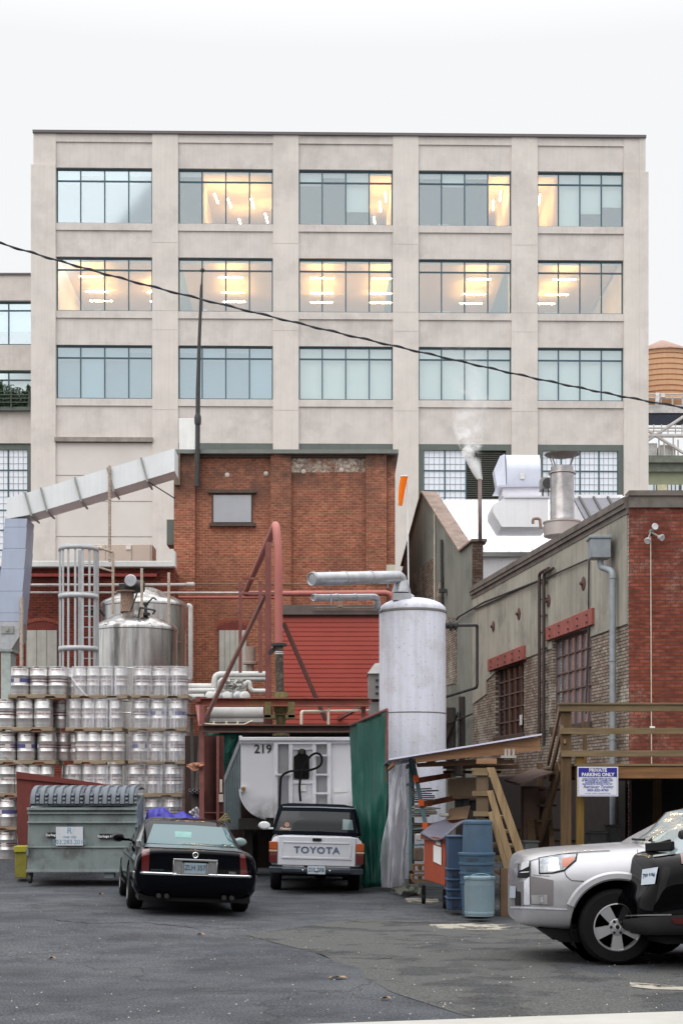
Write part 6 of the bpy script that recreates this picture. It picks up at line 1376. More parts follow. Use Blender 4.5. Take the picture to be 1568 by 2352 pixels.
for k in range(7):
    m = MB(); t = k / 6; p_ = P(905 + 325 * t, 1745 - 53 * t, 24.45); p_ = p_ + Vector((0, 0, -.06)); m.beam(p_, p_ + Vector((0, 4.2, -.05)), .04, .07, up=(0, 0, 1)); part('rafter', m, timc, CN)
m = MB(); m.pbox(1094, 1742, 1140, 1754, 24.2, .08); part('bracket_board', m, timc, CN)
m = MB()
for x in (1158, 1166, 1176): m.pbox(x, 1720, x + 5, 1745, 24.25, .06)
m.pbox(1150, 1735, 1185, 1741, 24.2, .1); part('clamps', m, plain('clamp_grey', rgb(160, 155, 148), .6), CN)
for x in (1240, 945):
    m = MB(); p_ = P(x, 1740, 28.6); m.box(p_.x - .05, p_.x + .05, 28.6, 28.7, 0, ZZ(1740, 24.4)); part('post', m, timz, CN)
m = MB(); m.prism([P(1194, 1800, 25), P(1270, 1772, 25), P(1270, 1776, 25), P(1194, 1805, 25)], (0, 2.5, .1)); m.pbox(1196, 1806, 1262, 1960, 26.4, .05); single('tool_shed', m, plain('shed_brown', rgb(88, 68, 62), .9, var=.3, scale=4), 'brown lean-to shed front with sloping roof edge under the deck stairs', 'shed')
single('shed_door', MB().pbox(1203, 1812, 1238, 1950, 26.2, .08), plain('old_door', rgb(104, 84, 76), .9, var=.3, scale=3), 'weathered upright door panel in the brown lean-to shed', 'door')
# sign
SG = thing('parking_sign', 'white and blue private parking sign fixed to the deck posts', 'sign', P(1371, 1829, 24.2))
Zg = 24.25; blue_i = plain('sign_blue', rgb(38, 36, 140), .5, var=.03); blue_l = plain('sign_blue_ink', rgb(80, 90, 165), .5, var=.03)
m = MB(); m.pbox(1325, 1761, 1418.5, 1829, Zg, .006); part('plate', m, plain('sign_plate', rgb(222, 224, 232), .4, var=.03), SG)
m = MB(); m.pbox(1328, 1763.5, 1416, 1784.5, Zg - .003, .002); part('blue_header', m, blue_i, SG)
m = MB()
for (a, b, c_, d_) in ((1327.5, 1826, 1416, 1826.6), (1327.5, 1764, 1328.1, 1826.6), (1415.4, 1764, 1416, 1826.6)): m.pbox(a, b, c_, d_, Zg - .003, .002)
part('border', m, blue_l, SG)
wi = plain('white_ink', (1, 1, 1, 1))
def sl_(body, x, y, size, mt, sx=1, sh=0, b=.0): text(body, size, mt, SG, facing(P(x, y, Zg - .0035)), ext=.0005, sx=sx, shear=sh, bold=b)
sl_('PRIVATE', 1372, 1769.2, .078, wi, 1.0, b=.003); sl_('PARKING ONLY', 1372, 1779.4, .078, wi, .95, b=.003)
for k, (l, sx_) in enumerate((('UNAUTHORIZED VEHICLES WILL', .9), ("BE IMPOUNDED AT OWNER'S RISK", .88), ('& EXPENSE MONITORED &', .9), ('ENFORCED 24 HOURS A DAY BY', .9))): sl_(l, 1371, 1788.5 + k * 4.2, .037, blue_l, sx_, b=.0008)
sl_('Retriever Towing', 1372, 1807.2, .062, blue_l, 1.1, .35, .001); sl_('503-222-4763', 1372, 1814.8, .054, blue_l, 1.15, b=.0015); sl_('Jump Start - Lockout - Commercial Towing', 1371, 1822, .026, blue_l, .9)
# ================================================================ racks and scrap under the canopy
RK = thing('cantilever_rack', 'blue-green steel rack with orange arms holding sheet scrap under the canopy', 'rack', P(960, 1980, 25.4))
bl = plain('rack_blue', rgb(84, 112, 118), .6, var=.25, scale=8); orn = plain('rack_orange', rgb(214, 92, 28), .6, var=.2, scale=6)
m = MB(); m.pbox(939, 1742, 946, 2000, 25.3, .09); part('upright', m, bl, RK)
m = MB(); m.beam(P(947, 1745, 25.2), P(979, 1905, 25.2), .07, .05); part('sloping_upright', m, bl, RK)
m = MB()
for k in range(5): m.beam(P(945, 1790 + k * 38, 25.35), P(954 + k * 6, 1788 + k * 38, 25.25), .03, .03)
part('lacing', m, bl, RK)
for (x, y, x2, y2) in ((949, 1781, 1031, 1781), (961, 1836, 1042, 1833), (970, 1889, 1050, 1882)):
    m = MB(); m.pbox(x, y, x + 12, y + 15, 25.1, .1); part('bracket', m, orn, RK)
    m = MB(); m.beam(P(x + 8, y + 12, 25.15), P(x2, y2, 27.5), .06, .09); part('arm', m, plain('rack_rust', rgb(140, 80, 48), .8, var=.3, scale=6), RK)
m = MB(); m.beam(P(949, 1801, 25.3), P(949, 1801, 25.3) + Vector((0, 2.4, 0)), .05, .05); part('back_tie', m, bl, RK)
rr = random.Random(12)
lab3 = {0: 'upper', 1: 'middle', 2: 'lower'}
for L, (y, n, x0, x1) in enumerate(((1842, 7, 948, 1012), (1876, 6, 948, 1010), (1915, 5, 952, 1030))):
    m = MB()
    for k in range(n):
        a = P(x0 + rr.uniform(-3, 6), y - k * 5, 25.6); b = P(x1 - rr.uniform(0, 22), y - k * 5 - 2, 25.6); z = a.z
        ang = rr.uniform(-.12, .12); M_ = Matrix.Translation(((a.x + b.x) / 2, 26.3, z)) @ Matrix.Rotation(ang, 4, 'Z') @ Matrix.Rotation(rr.uniform(-.05, .05), 4, 'Y'); hw = (b.x - a.x) / 2
        m.box(-hw, hw, -.5, .5, -.012, .012, M=M_)
    single('board_stack', m, plain(['scrap_grey', 'scrap_pale', 'scrap_brown'][L], [rgb(110, 104, 98), rgb(160, 156, 142), rgb(96, 80, 70)][L], .85, var=.35, scale=5), f'{lab3[L]} pile of loose scrap boards on the rack behind the plastic curtain', 'boards')
wtan = plain('tan_ply', rgb(150, 134, 112), .85, var=.15, scale=4)
single('plywood_board', MB().pbox(1028, 1789, 1092, 1828, 25.8, .03), wtan, 'tan plywood rectangle left of the stair post under the canopy', 'board')
single('plywood_board', MB().prism([P(1030, 1858, 25.3), P(1080, 1850, 25.3), P(1072, 1880, 25.0), P(1026, 1884, 25.0)], (0, .02, 0)), plain('tan_ply2', rgb(130, 106, 84), .85, var=.2), 'leaning brown plywood sheet below the tan rectangle', 'board')
m = MB()
for (a, b, c_, d_, Zz) in ((1040, 1828, 1098, 1834, 25.4), (1020, 1757, 1190, 1765, 27), (1020, 1770, 1150, 1776, 27.4)): m.pbox(a, b, c_, d_, Zz, .4)
single('shelf_boards', m, wood('grey_timber', (1, 1, 1, 1)), 'rough grey shelf planks high under the canopy', 'boards')
for k, (a, b, c_, d_, Zz, col_, lab, cat) in enumerate(((1046, 1838, 1062, 1858, 25.9, rgb(70, 76, 78), 'dark grey tub left of the others on the plank shelf', 'tub'), (1063, 1836, 1078, 1858, 25.9, rgb(96, 100, 100), 'mid grey tub in the middle of the plank shelf', 'tub'), (1079, 1840, 1094, 1860, 25.9, rgb(52, 52, 52), 'black tub nearest the stair post on the plank shelf', 'tub'), (1046, 1758, 1062, 1782, 26.4, rgb(150, 144, 134), 'pale switch plate on the wall under the canopy', 'switch box'))):
    m = MB(); m.pbox(a, b, c_, d_, Zz, .25); t_ = thing('storage_tub' if cat == 'tub' else 'switch_box', lab, cat, P((a + c_) / 2, d_, Zz)); part('body', m, plain('tub%d' % k, col_, .7, var=.2), t_, bevel=.02)
    m = MB(); m.pbox(a - .8, b - 2, c_ + .8, b, Zz - .02, .29); part('lid', m, plain('tub%d' % k, col_), t_)
# pallets and rubble low beneath the rack
for k, (x0, x1, y) in enumerate(((948, 1000, 1985), (946, 1005, 2008), (1140, 1180, 2085))):
    m = MB(); m.pbox(x0, y, x1, y + 4, 24.6, .1); m.pbox(x0, y + 15, x1, y + 19, 24.6, .1)
    for q in range(4): xx = x0 + (x1 - x0 - 5) * q / 3; m.pbox(xx, y + 4, xx + 5, y + 15, 24.62, .8)
    single('scrap_pallet', m, wood('pallet_wood2', rgb(112, 88, 64), 'x'), ['upper small brown pallet behind the plastic curtain foot', 'lower small brown pallet behind the plastic curtain foot', 'brown pallet end at the foot of the pale stairs'][k], 'pallet')
m = MB()
for _ in range(60):
    p_ = P(rr.uniform(905, 975), rr.uniform(2018, 2034), 26.3); s_ = rr.uniform(.03, .1); q = Matrix.Translation(Vector((p_.x, p_.y + rr.uniform(-.5, .8), s_ * .5))) @ Matrix.Rotation(rr.uniform(0, 3), 4, (rr.random(), rr.random(), .5)); m.box(-s_, s_, -s_ * .6, s_ * .6, -s_ * .5, s_ * .5, M=q)
single('rubble', m, plain('rubble', rgb(100, 100, 92), .9, var=.4, scale=8), 'low heap of stones and debris at the foot of the plastic curtain', 'rubble', kind='stuff')
for k, (x, y, w_, h_, col_, lab) in enumerate(((955, 1915, 14, 16, rgb(170, 170, 168), 'small pale carton stuffed in the rack behind the orange bin'), (950, 1948, 22, 30, rgb(84, 72, 62), 'dark crumpled sack in the rack behind the orange bin'), (1010, 1868, 20, 8, rgb(178, 174, 168), 'little white carton on the lower rack arm'))):
    m = MB(); m.pbox(x, y, x + w_, y + h_, 25.0, .25); single('carton', m, plain('cart%d' % k, col_, .8, var=.3, scale=8), lab, 'box', bevel=.02)
# ================================================================ bins
OBn = thing('orange_bin', 'scuffed orange steel bin with dark sagging lid beside the blue bins', 'dumpster', P(1002, 2040, 23))
om = plain('bin_orange', rgb(158, 70, 40), .6, .05, var=.15, scale=3, dirt=rgb(110, 60, 44), dirt_amt=.5, dscale=2.5)
a, b, c_ = P(973, 1922, 23.4), P(1022, 1930, 22.4), P(1080, 1925, 23.3)
def low(p, y, Z): return Vector((p.x, p.y, ZZ(y, Z)))
m = MB(); A1, A2 = a, low(a, 2020, 23.4); B1, B2 = b, low(b, 2035, 22.4); C1, C2 = c_, low(c_, 2030, 23.3); D1q = a + (c_ - b); D2q = Vector((D1q.x, D1q.y, A2.z))
m.add([A2, B2, C2, D2q, A1, B1, C1, D1q], [(0, 1, 2, 3), (4, 7, 6, 5), (0, 4, 5, 1), (1, 5, 6, 2), (2, 6, 7, 3), (3, 7, 4, 0)]); part('body', m, om, OBn, bevel=.01)
m = MB(); m.beam(A1 + Vector((-.03, -.03, 0)), B1 + Vector((0, -.05, 0)), .06, .06); m.beam(B1 + Vector((0, -.05, 0)), C1 + Vector((0, -.03, 0)), .06, .06); part('rim', m, plain('bin_rim', rgb(110, 62, 48), .7, var=.3, scale=6), OBn)
m = MB(); r_ = []
for i in range(7):
    t = i / 6; row = []
    for j in range(9):
        s_ = j / 8; p_ = (A1.lerp(D1q, t)).lerp(B1.lerp(C1, t), s_); p_ = p_ + Vector((-.06 + .0 * s_, -.08, .05 + .22 * t - .07 * math.sin(PI * s_) + .03 * math.sin(5 * s_ + 4 * t))); row.append(p_)
    r_.append(row)
m.grid(r_); part('lid', m, plain('dark_lid', rgb(86, 84, 96), .5, var=.15), OBn, solid=.03)
dAB = (B1 - A1).normalized(); nAB = Vector((dAB.y, -dAB.x, 0)).normalized()
m = MB(); q0 = A1.lerp(B1, .50) + nAB * .012; q1 = A1.lerp(B1, .86) + nAB * .012; m.prism([Vector((q0.x, q0.y, ZZ(1978, 23))), Vector((q1.x, q1.y, ZZ(1984, 23))), Vector((q1.x, q1.y, ZZ(1944, 23))), Vector((q0.x, q0.y, ZZ(1940, 23)))], nAB * .004); q0 = A1.lerp(B1, .62) + nAB * .012; q1 = A1.lerp(B1, .82) + nAB * .012; m.prism([Vector((q0.x, q0.y, ZZ(1938, 23))), Vector((q1.x, q1.y, ZZ(1940, 23))), Vector((q1.x, q1.y, ZZ(1931, 23))), Vector((q0.x, q0.y, ZZ(1929, 23)))], nAB * .004); part('paper_notice', m, white_metal, OBn)
for (p_, zz) in ((A1, .1), (C1, .1), (B1, .1)):
    m = MB(); m.lathe([(.03, -.03), (.08, -.03), (.09, 0), (.08, .03), (.03, .03)], (p_.x, p_.y + .1, .09), 14, 'x'); m.box(p_.x - .03, p_.x + .03, p_.y + .04, p_.y + .16, .16, .3); part('caster', m, plain('black_rubber', (0, 0, 0, 1)), OBn)
blu = plain('bin_blue', rgb(58, 84, 106), .6, var=.12, scale=4, dirt=rgb(44, 58, 74), dirt_amt=.35, dscale=3)
blu2 = plain('crate_blue', rgb(48, 70, 98), .6, var=.12, scale=4)
def round_bin(cx, Zc, rt, rb_, y_top, y_bot, label, mt, rings=(), inverted=False, group=None, ribs=False, handle=False):
    s = F / Zc; c = (X(cx, Zc), Zc, 0); zt, zb = ZZ(y_top, Zc), ZZ(y_bot, Zc); T = thing('round_bin', label, 'bin', (c[0], c[1], zb), group)
    rt, rb_ = rt / s, rb_ / s; m = MB()
    if inverted: m.lathe([(rb_, zb), (rt, zt - .04), (rt - .01, zt - .01), (rt - .03, zt), (rt - .06, zt - .005), (rt - .075, zt - .03), (0, zt - .03)], c, 40)
    else: m.lathe([(0, zb), (rb_, zb), (rt, zt), (rt - .012, zt), (rb_ - .012, zb + .02), (0, zb + .02)], c, 40)
    part('body', m, mt, T)
    m = MB()
    for (z, o) in rings:
        zz = ZZ(z, Zc); t = (zz - zb) / (zt - zb); rr_ = rb_ + (rt - rb_) * t; m.lathe([(rr_ + .002, zz - .02), (rr_ + o, zz - .015), (rr_ + o, zz + .015), (rr_ + .002, zz + .02)], c, 40)
    if rings: part('rim', m, mt, T)
    if ribs:
        m = MB()
        for k in range(44):
            a_ = 2 * PI * k / 44; d_ = Vector((math.cos(a_), math.sin(a_), 0)); m.tube([Vector(c) + d_ * (rb_ + .0) + Vector((0, 0, zb + .05)), Vector(c) + d_ * (rt) + Vector((0, 0, zt - .12))], .005, 4, caps=False)
        part('ribs', m, mt, T)
    if handle:
        m = MB(); pts = [Vector((c[0] + rt * 1.02 * math.cos(t), c[1] - .1 - rt * .6 * math.sin(t), zt + .0 + .12 * math.sin(t) - .07)) for t in [PI * k / 12 for k in range(13)]]; m.tube(pts, .006, 6); part('wire_handle', m, plain('handle_teal', rgb(110, 150, 160), .4, .4), T)
    return T
TOPB = round_bin(1096, 21.6, 33, 36, 1883, 1962, 'tall grey-blue round bin upside down on the stack of rimmed bins', blu, inverted=True, rings=((1890, .008),), group='round bins by the stairs')
RBN = [round_bin(1094, 21.5, 41 - k * 1.5, 36 - k, 1958 + k * 22, 2040 + k * 20, ['topmost rimmed blue bin, right below the upside-down bin', 'second rimmed blue bin in the nested stack under the upside-down bin', 'third rimmed blue bin in the nested stack, behind the pale ribbed bin', 'lowest rimmed blue bin in the nested stack, standing on the asphalt'][k], blu, rings=((1961 + k * 22, .014),), group='round bins by the stairs') for k in range(4)]
for k, y in ((0, 1973), (1, 1997)):
    me_t = curved_text('BARREL', .055, 40 / F * 21.5, 0, .012); me_t.transform(Matrix.Translation((0, 0, ZZ(y + 2, 21.5)))); me_t.transform(Matrix.Translation((X(1091, 21.5), 21.5, 0)) @ Matrix.Rotation(rad(-14), 4, 'Z'))
    T_ = RBN[k]; me_t.transform(Matrix.Translation(-T_.location)); me_t.materials.clear(); part('lettering', me_t, dark_iron, T_)
pale_b = plain('pale_bin', rgb(118, 138, 148), .5, var=.12, scale=3, dirt=rgb(140, 140, 132), dirt_amt=.4)
round_bin(1100, 20.9, 34, 33, 2013, 2103, 'pale translucent ribbed bin with wire handle, in front of the blue stack', pale_b, rings=((2016, .012), (2096, .006)), group='round bins by the stairs', ribs=True, handle=True)
CRT = []
for k in range(5):
    y0, y1 = ((1919, 1996), (1994, 2020), (2018, 2043), (2041, 2063), (2061, 2090))[k]
    T = thing('blue_crate', ['tall blue tote on top of the narrow crate stack by the orange bin', 'second blue crate from the top of the narrow stack', 'third blue crate from the top of the narrow stack', 'fourth blue crate from the top, next to the asphalt one', 'lowest blue crate of the narrow stack on the asphalt'][k], 'crate', P(1044, y1, 22), 'blue crates by the orange bin')
    Zc = 21.9; m = MB(); a, b = P(1027, y0, Zc), P(1061, y1, Zc); w0, w1 = a.x, b.x
    m.add([(w0 + .01, Zc, b.z), (w1 - .01, Zc, b.z), (w1 - .01, Zc + .42, b.z), (w0 + .01, Zc + .42, b.z), (w0 - .0, Zc - .01, a.z), (w1, Zc - .01, a.z), (w1, Zc + .44, a.z), (w0, Zc + .44, a.z)], [(0, 3, 2, 1), (4, 5, 6, 7), (0, 1, 5, 4), (1, 2, 6, 5), (2, 3, 7, 6), (3, 0, 4, 7)]); part('body', m, blu2, T, bevel=.012)
    m = MB(); m.box(w0 - .015, w1 + .015, Zc - .03, Zc + .46, a.z - .03, a.z - .005); part('rim', m, blu2, T, bevel=.006)
    if k: m = MB(); m.box(w0 + .06, w1 - .06, Zc - .02, Zc - .008, b.z + .04, a.z - .05); part('handle_slot', m, plain('slot', rgb(30, 42, 60), .8), T)
# ================================================================ overhead cable
CB_ = MB(); ctrl = [(-400, 430, 19.5), (0, 558, 20), (300, 645, 20.4), (655, 735, 21), (980, 812, 21.6), (1280, 880, 22.2), (1568, 936, 22.8), (2000, 1005, 23.6)]
pts = [P(*c_) for c_ in ctrl]; fine2 = []
for i in range(len(pts) - 1):
    p_1 = pts[max(i - 1, 0)]; p2 = pts[min(i + 2, len(pts) - 1)]; a, b = pts[i], pts[i + 1]
    for k in range(6):
        t = k / 6; fine2.append(.5 * ((2 * a) + (-p_1 + b) * t + (2 * p_1 - 5 * a + 4 * b - p2) * t * t + (-p_1 + 3 * a - 3 * b + p2) * t ** 3))
fine2.append(pts[-1]); blk = plain('cable_black', rgb(45, 47, 56), .5, var=.05)
OC = thing('overhead_cable', 'black twisted overhead cable sagging across the picture in front of the office building', 'cable', pts[0]); part('main_cable', MB().tube(fine2, .012, 6), blk, OC)
tw = []
for i in range(len(fine2) - 1):
    for k in range(10):
        p_ = fine2[i].lerp(fine2[i + 1], k / 10); a = (i * 10 + k) * .45; tw.append(p_ + Vector((0, math.cos(a), math.sin(a))) * .017)
part('twisted_cable', MB().tube(tw, .008, 5), blk, OC)

# things kept under the deck and stairs
und = wood('under_deck_timber', rgb(104, 84, 64), 'z'); grb = plain('grey_crate', rgb(96, 98, 98), .7, var=.25, scale=6)
for k, (a, b, Za, Zb_, w_, lab) in enumerate((((1212, 1830), (1232, 1990), 26.4, 25.6, .14, 'broad plank leaning left of the two upright planks under the deck stairs'), ((1246, 1822), (1240, 1992), 26.6, 25.9, .1, 'narrow upright plank standing against the brown shed front'), ((1258, 1838), (1276, 1990), 26.4, 25.6, .09, 'thin plank leaning right, closest to the square deck post'))):
    single('leaning_plank', MB().beam(P(a[0], a[1], Za), Vector((X(b[0], Zb_), Zb_, .02)), w_, .04), und, lab, 'plank', 'planks leaning under the deck stairs')
for k, (x0, x1, y0, y1, Zq_, lab) in enumerate(((1205, 1236, 1936, 1966, 25.6, 'grey crate on the ground left under the deck stairs'), (1352, 1392, 1915, 1962, 26.8, 'grey crate in the dark under the deck right of the sign post'), (1398, 1424, 1900, 1962, 27.2, 'taller grey crate deep under the deck beside the downpipe'))):
    T_ = thing('storage_crate', lab, 'crate', (X((x0 + x1) / 2, Zq_), Zq_, 0), 'crates under the deck')
    m = MB(); m.box(X(x0, Zq_), X(x1, Zq_), Zq_, Zq_ + .4, 0, ZZ(y0, Zq_)); part('body', m, grb, T_, bevel=.015)
    m = MB(); m.box(X(x0, Zq_) - .02, X(x1, Zq_) + .02, Zq_ - .02, Zq_ + .42, ZZ(y0, Zq_) + .001, ZZ(y0, Zq_) + .04); part('lid', m, blackish if False else grb, T_, bevel=.01)
for (a, b, lab) in (((1262, 1800), (1215, 1925), 'stringer'),):
    m = MB(); m.beam(P(1284, 1760, 24.9), Vector((X(1215, 26.8), 26.8, .3)), .05, .24); part('side_stringer', m, und, DK)
    for k in range(7):
        p_ = P(1284, 1760, 24.9).lerp(Vector((X(1215, 26.8), 26.8, .3)), (k + .5) / 7); m = MB(); m.box(p_.x - .12, p_.x + .14, p_.y, p_.y + .95, p_.z, p_.z + .035); part('side_tread', m, timy, DK)
# ================================================================ vehicles
def paint(name, c, metal=.0, rough=.3, coat=.8, dirt=.3):
    if name in MATS: return MATS[name]
    t = NT(name); n = t.noise(1.1, 6, .65); n2 = t.noise(7, 5, .7)
    col = t.mix(t.math('MULTIPLY', t.ramp(n, .4, .7), dirt), c, t.mix(.5, c, rgb(110, 106, 98)))
    t.color(col); t.set(metal=metal, coat=coat, coatr=.02, spec=.0 if dirt < .05 else .5, rough=t.ramp(n2, .3, .7, (rough * .8,) * 3 + (1,), (min(1, rough * 1.3),) * 3 + (1,)))
    if dirt < .05: t.b.inputs['Coat IOR'].default_value = 1.24
    MATS[name] = t.m; return t.m
rubber = plain('tyre_rubber', rgb(26, 26, 27), .9, spec=.15, var=.25, scale=6, bump=.3, bscale=60); blackp = plain('black_plastic', rgb(20, 20, 22), .6, var=.15, spec=.2)
chrome = plain('chrome', rgb(215, 216, 218), .14, 1.0, var=.06); alloy = plain('alloy', rgb(196, 198, 202), .3, .75, var=.08)
lens_red = plain('lens_red', rgb(84, 12, 12), .15, var=.1, coat=1); lens_amb = plain('lens_amber', rgb(164, 76, 30), .2, var=.15, coat=1)
def carglass(name, c, rough=.05, spec=.6, coat=1.0):
    t = NT(name); t.color(c); t.set(rough=rough, spec=spec, coat=coat, coatr=.02); MATS[name] = t.m; return t.m
def eval_mesh(o):
    me = bpy.data.meshes.new_from_object(o.evaluated_get(bpy.context.evaluated_depsgraph_get())); bpy.data.objects.remove(o); return me
def loft(stations, sub=2, cut=None, name='body'):
    """body of half-profiles (lateral, up) at distances along the length, mirrored and smoothed"""
    m = MB(); rows_ = []
    for y, pr in stations:
        rows_.append([(x, y, z) for x, z in pr] + [(-x, y, z) for x, z in pr[::-1] if x > 1e-4])
    m.grid(rows_, close=True)
    n = len(rows_[0])
    for r_ in (rows_[0], rows_[-1]):
        k = len(stations[0][1]); pr = r_
        L = [i for i in range(k)]
        mir = {i: i for i in range(k)}
        q = n - 1
        for i in range(k):
            if stations[0][1][i][0] > 1e-4: pass
        idx = [i for i in range(k) if stations[0][1][i][0] > 1e-4]
        for j, i in enumerate(idx[::-1]): mir[i] = k + j
        fs = []
        for i in range(k - 1):
            f = [i, i + 1, mir[i + 1], mir[i]]; f = list(dict.fromkeys(f)); fs.append(f)
        m.add(pr, fs, True)
    me = m.mesh(name); o = bpy.data.objects.new('tmp', me); COL.objects.link(o)
    if sub:
        s = o.modifiers.new('s', 'SUBSURF'); s.levels = sub; s.render_levels = sub
    cutters = []
    for (y, z, r, x0, x1) in (cut or []):
        c = MB(); 
        for sx in (-1, 1):
            c.lathe([(r, min(sx * x0, sx * x1)), (r, max(sx * x0, sx * x1))], (0, y, z), 48, 'x')
        cm = c.mesh('c'); co_ = bpy.data.objects.new('cut', cm); COL.objects.link(co_); cutters.append(co_)
        b = o.modifiers.new('b', 'BOOLEAN'); b.operation = 'DIFFERENCE'; b.object = co_; b.solver = 'EXACT'
    bpy.context.view_layer.update()
    me = eval_mesh(o)
    for c in cutters: bpy.data.objects.remove(c)
    me.set_sharp_from_angle(angle=rad(32)); me.name = name
    return me
def cabin_mesh(levels, n=40, p=5.0, name='cabin'):
    """rounded-rectangle rings (z, y_rear, y_front, half width, half width front)"""
    m = MB(); rows_ = []
    for z, y0, y1, hw in levels:
        row = []
        for k in range(n):
            a = 2 * PI * (k + .5) / n; c, s = math.cos(a), math.sin(a); e = 2 / p
            row.append((hw * math.copysign(abs(c) ** e, c), (y0 + y1) / 2 + (y1 - y0) / 2 * math.copysign(abs(s) ** e, s), z))
        rows_.append(row)
    m.grid(rows_, close=True); m.add(rows_[-1], [tuple(range(n))]); return m
def world_bvh(meshes, M):
    vs = []; fs = []
    for me in meshes:
        b = len(vs); vs += [M @ v.co for v in me.vertices]; fs += [[b + i for i in p.vertices] for p in me.polygons]
    return BVHTree.FromPolygons(vs, fs)
EYE = Vector((0, 0, H))
def resample(L, n):
    ln = [0]
    for a, b in zip(L, L[1:]): ln.append(ln[-1] + math.dist(a, b))
    out = []
    for k in range(n + 1):
        d_ = ln[-1] * k / n; i = 0
        while i < len(L) - 2 and ln[i + 1] < d_: i += 1
        f = (d_ - ln[i]) / max(1e-9, ln[i + 1] - ln[i]); out.append((L[i][0] + (L[i + 1][0] - L[i][0]) * f, L[i][1] + (L[i + 1][1] - L[i][1]) * f))
    return out
def on_body(bvh, top, bot, Mi, off=.005, nc=16, nr=8, thick=0):
    """a piece of skin laid on the body: its outline is found on the surface, then stored in the car's own space"""
    T, B = resample(top, nc), resample(bot, nc); rows_ = []; last = None
    for i in range(nr + 1):
        row = []
        for a, b in zip(T, B):
            x, y = a[0] + (b[0] - a[0]) * i / nr, a[1] + (b[1] - a[1]) * i / nr
            d_ = (P(x, y, 10) - EYE).normalized(); h, nn, _, dist_ = bvh.ray_cast(EYE, d_)
            if h is None:
                h2, nn, _, dist_ = bvh.find_nearest(last if last is not None else P(x, y, 20)); h = h2
            if nn.dot(d_) > 0: nn = -nn
            last = h; row.append(Mi @ (h + nn * off))
        rows_.append(row)
    return MB().grid(rows_)
def add_local(name, mb, mt, root, **kw): return part(name, mb, mt, root, **kw)
def wheel(root, x, y, r, w_, style='steel', side=1):
    W_ = bpy.data.objects.new('wheel', MB().lathe([(r * .62, -w_ / 2), (r * .9, -w_ / 2), (r * .98, -w_ * .38), (r, -w_ * .25), (r, w_ * .25), (r * .98, w_ * .38), (r * .9, w_ / 2), (r * .62, w_ / 2), (r * .62, -w_ / 2)], (0, 0, 0), 48, 'x', cap=False).mesh('tyre'))
    W_.data.materials.append(rubber); COL.objects.link(W_); W_.parent = root; W_.location = (x, y, r)
    rm = MB(); rr_ = r * .62; o = side * w_ * .5
    rm.lathe([(rr_ * 1.0, -o), (rr_ * 1.0, o * .98), (rr_ * 1.02, o), (rr_ * .97, o * 1.02), (rr_ * .93, o * .8), (rr_ * .93, -o)], (0, 0, 0), 48, 'x', cap=False)
    if style == 'spoke5':
        for k in range(5):
            a = rad(54 + 72 * k); u = Vector((0, math.cos(a), math.sin(a))); v = Vector((0, -math.sin(a), math.cos(a))); n_2 = Vector((side, 0, 0))
            b0 = u * rr_ * .22; b1 = u * rr_ * .95
            rm.prism([b0 - v * rr_ * .16 + n_2 * abs(o) * .85, b0 + v * rr_ * .16 + n_2 * abs(o) * .85, b1 + v * rr_ * .27 + n_2 * abs(o) * .93, b1 - v * rr_ * .27 + n_2 * abs(o) * .93], -n_2 * .05)
        rm.lathe([(rr_ * .36, o * .6), (rr_ * .36, o * .88), (rr_ * .3, o * .92), (0, o * .92)], (0, 0, 0), 32, 'x')
    else:
        rm.lathe([(rr_ * .9, o * .55), (rr_ * .6, o * .75), (rr_ * .3, o * .8), (0, o * .82)], (0, 0, 0), 32, 'x')
    ro = bpy.data.objects.new('rim', rm.mesh('rim')); ro.data.materials.append(alloy if style == 'spoke5' else plain('rim_dark', rgb(96, 97, 100), .4, .6, var=.2)); COL.objects.link(ro); ro.parent = W_
    if style == 'spoke5':
        dk = MB().lathe([(rr_ * .92, o * .35), (0, o * .35)], (0, 0, 0), 32, 'x')
        d_ = bpy.data.objects.new('brake_disc', dk.mesh('d')); d_.data.materials.append(blackp); COL.objects.link(d_); d_.parent = W_
        for k in range(6):
            lg = MB(); a = rad(30 + 60 * k) + rad(90); lg.lathe([(.017, o * .88), (.015, o * .97), (0, o * .99)], (0, math.cos(a) * rr_ * .27, math.sin(a) * rr_ * .27), 10, 'x')
            g = bpy.data.objects.new('lug_nut', lg.mesh('g')); g.data.materials.append(plain('lug', rgb(60, 60, 64), .3, .6)); COL.objects.link(g); g.parent = W_
        cp = MB().lathe([(rr_ * .15, o * .9), (rr_ * .14, o * 1.0), (0, o * 1.01)], (0, 0, 0), 20, 'x'); c2 = bpy.data.objects.new('centre_cap', cp.mesh('c')); c2.data.materials.append(chrome); COL.objects.link(c2); c2.parent = W_
        em = bpy.data.objects.new('emblem', MB().lathe([(rr_ * .07, o * 1.015), (rr_ * .09, o * 1.03), (rr_ * .07, o * 1.03)], (0, 0, 0), 16, 'x').mesh('e')); em.data.materials.append(blackp); COL.objects.link(em); em.parent = W_
    return W_
def lmat(p, rx=0, rz=0): return Matrix.Translation(p) @ Matrix.Rotation(rz, 4, 'Z') @ Matrix.Rotation(rx, 4, 'X') @ Matrix.Rotation(PI / 2, 4, 'X')
plate_m = plain('plate_face', rgb(176, 186, 196), .4, var=.08, scale=12); plate_ink = plain('plate_ink', rgb(42, 48, 82), .5)
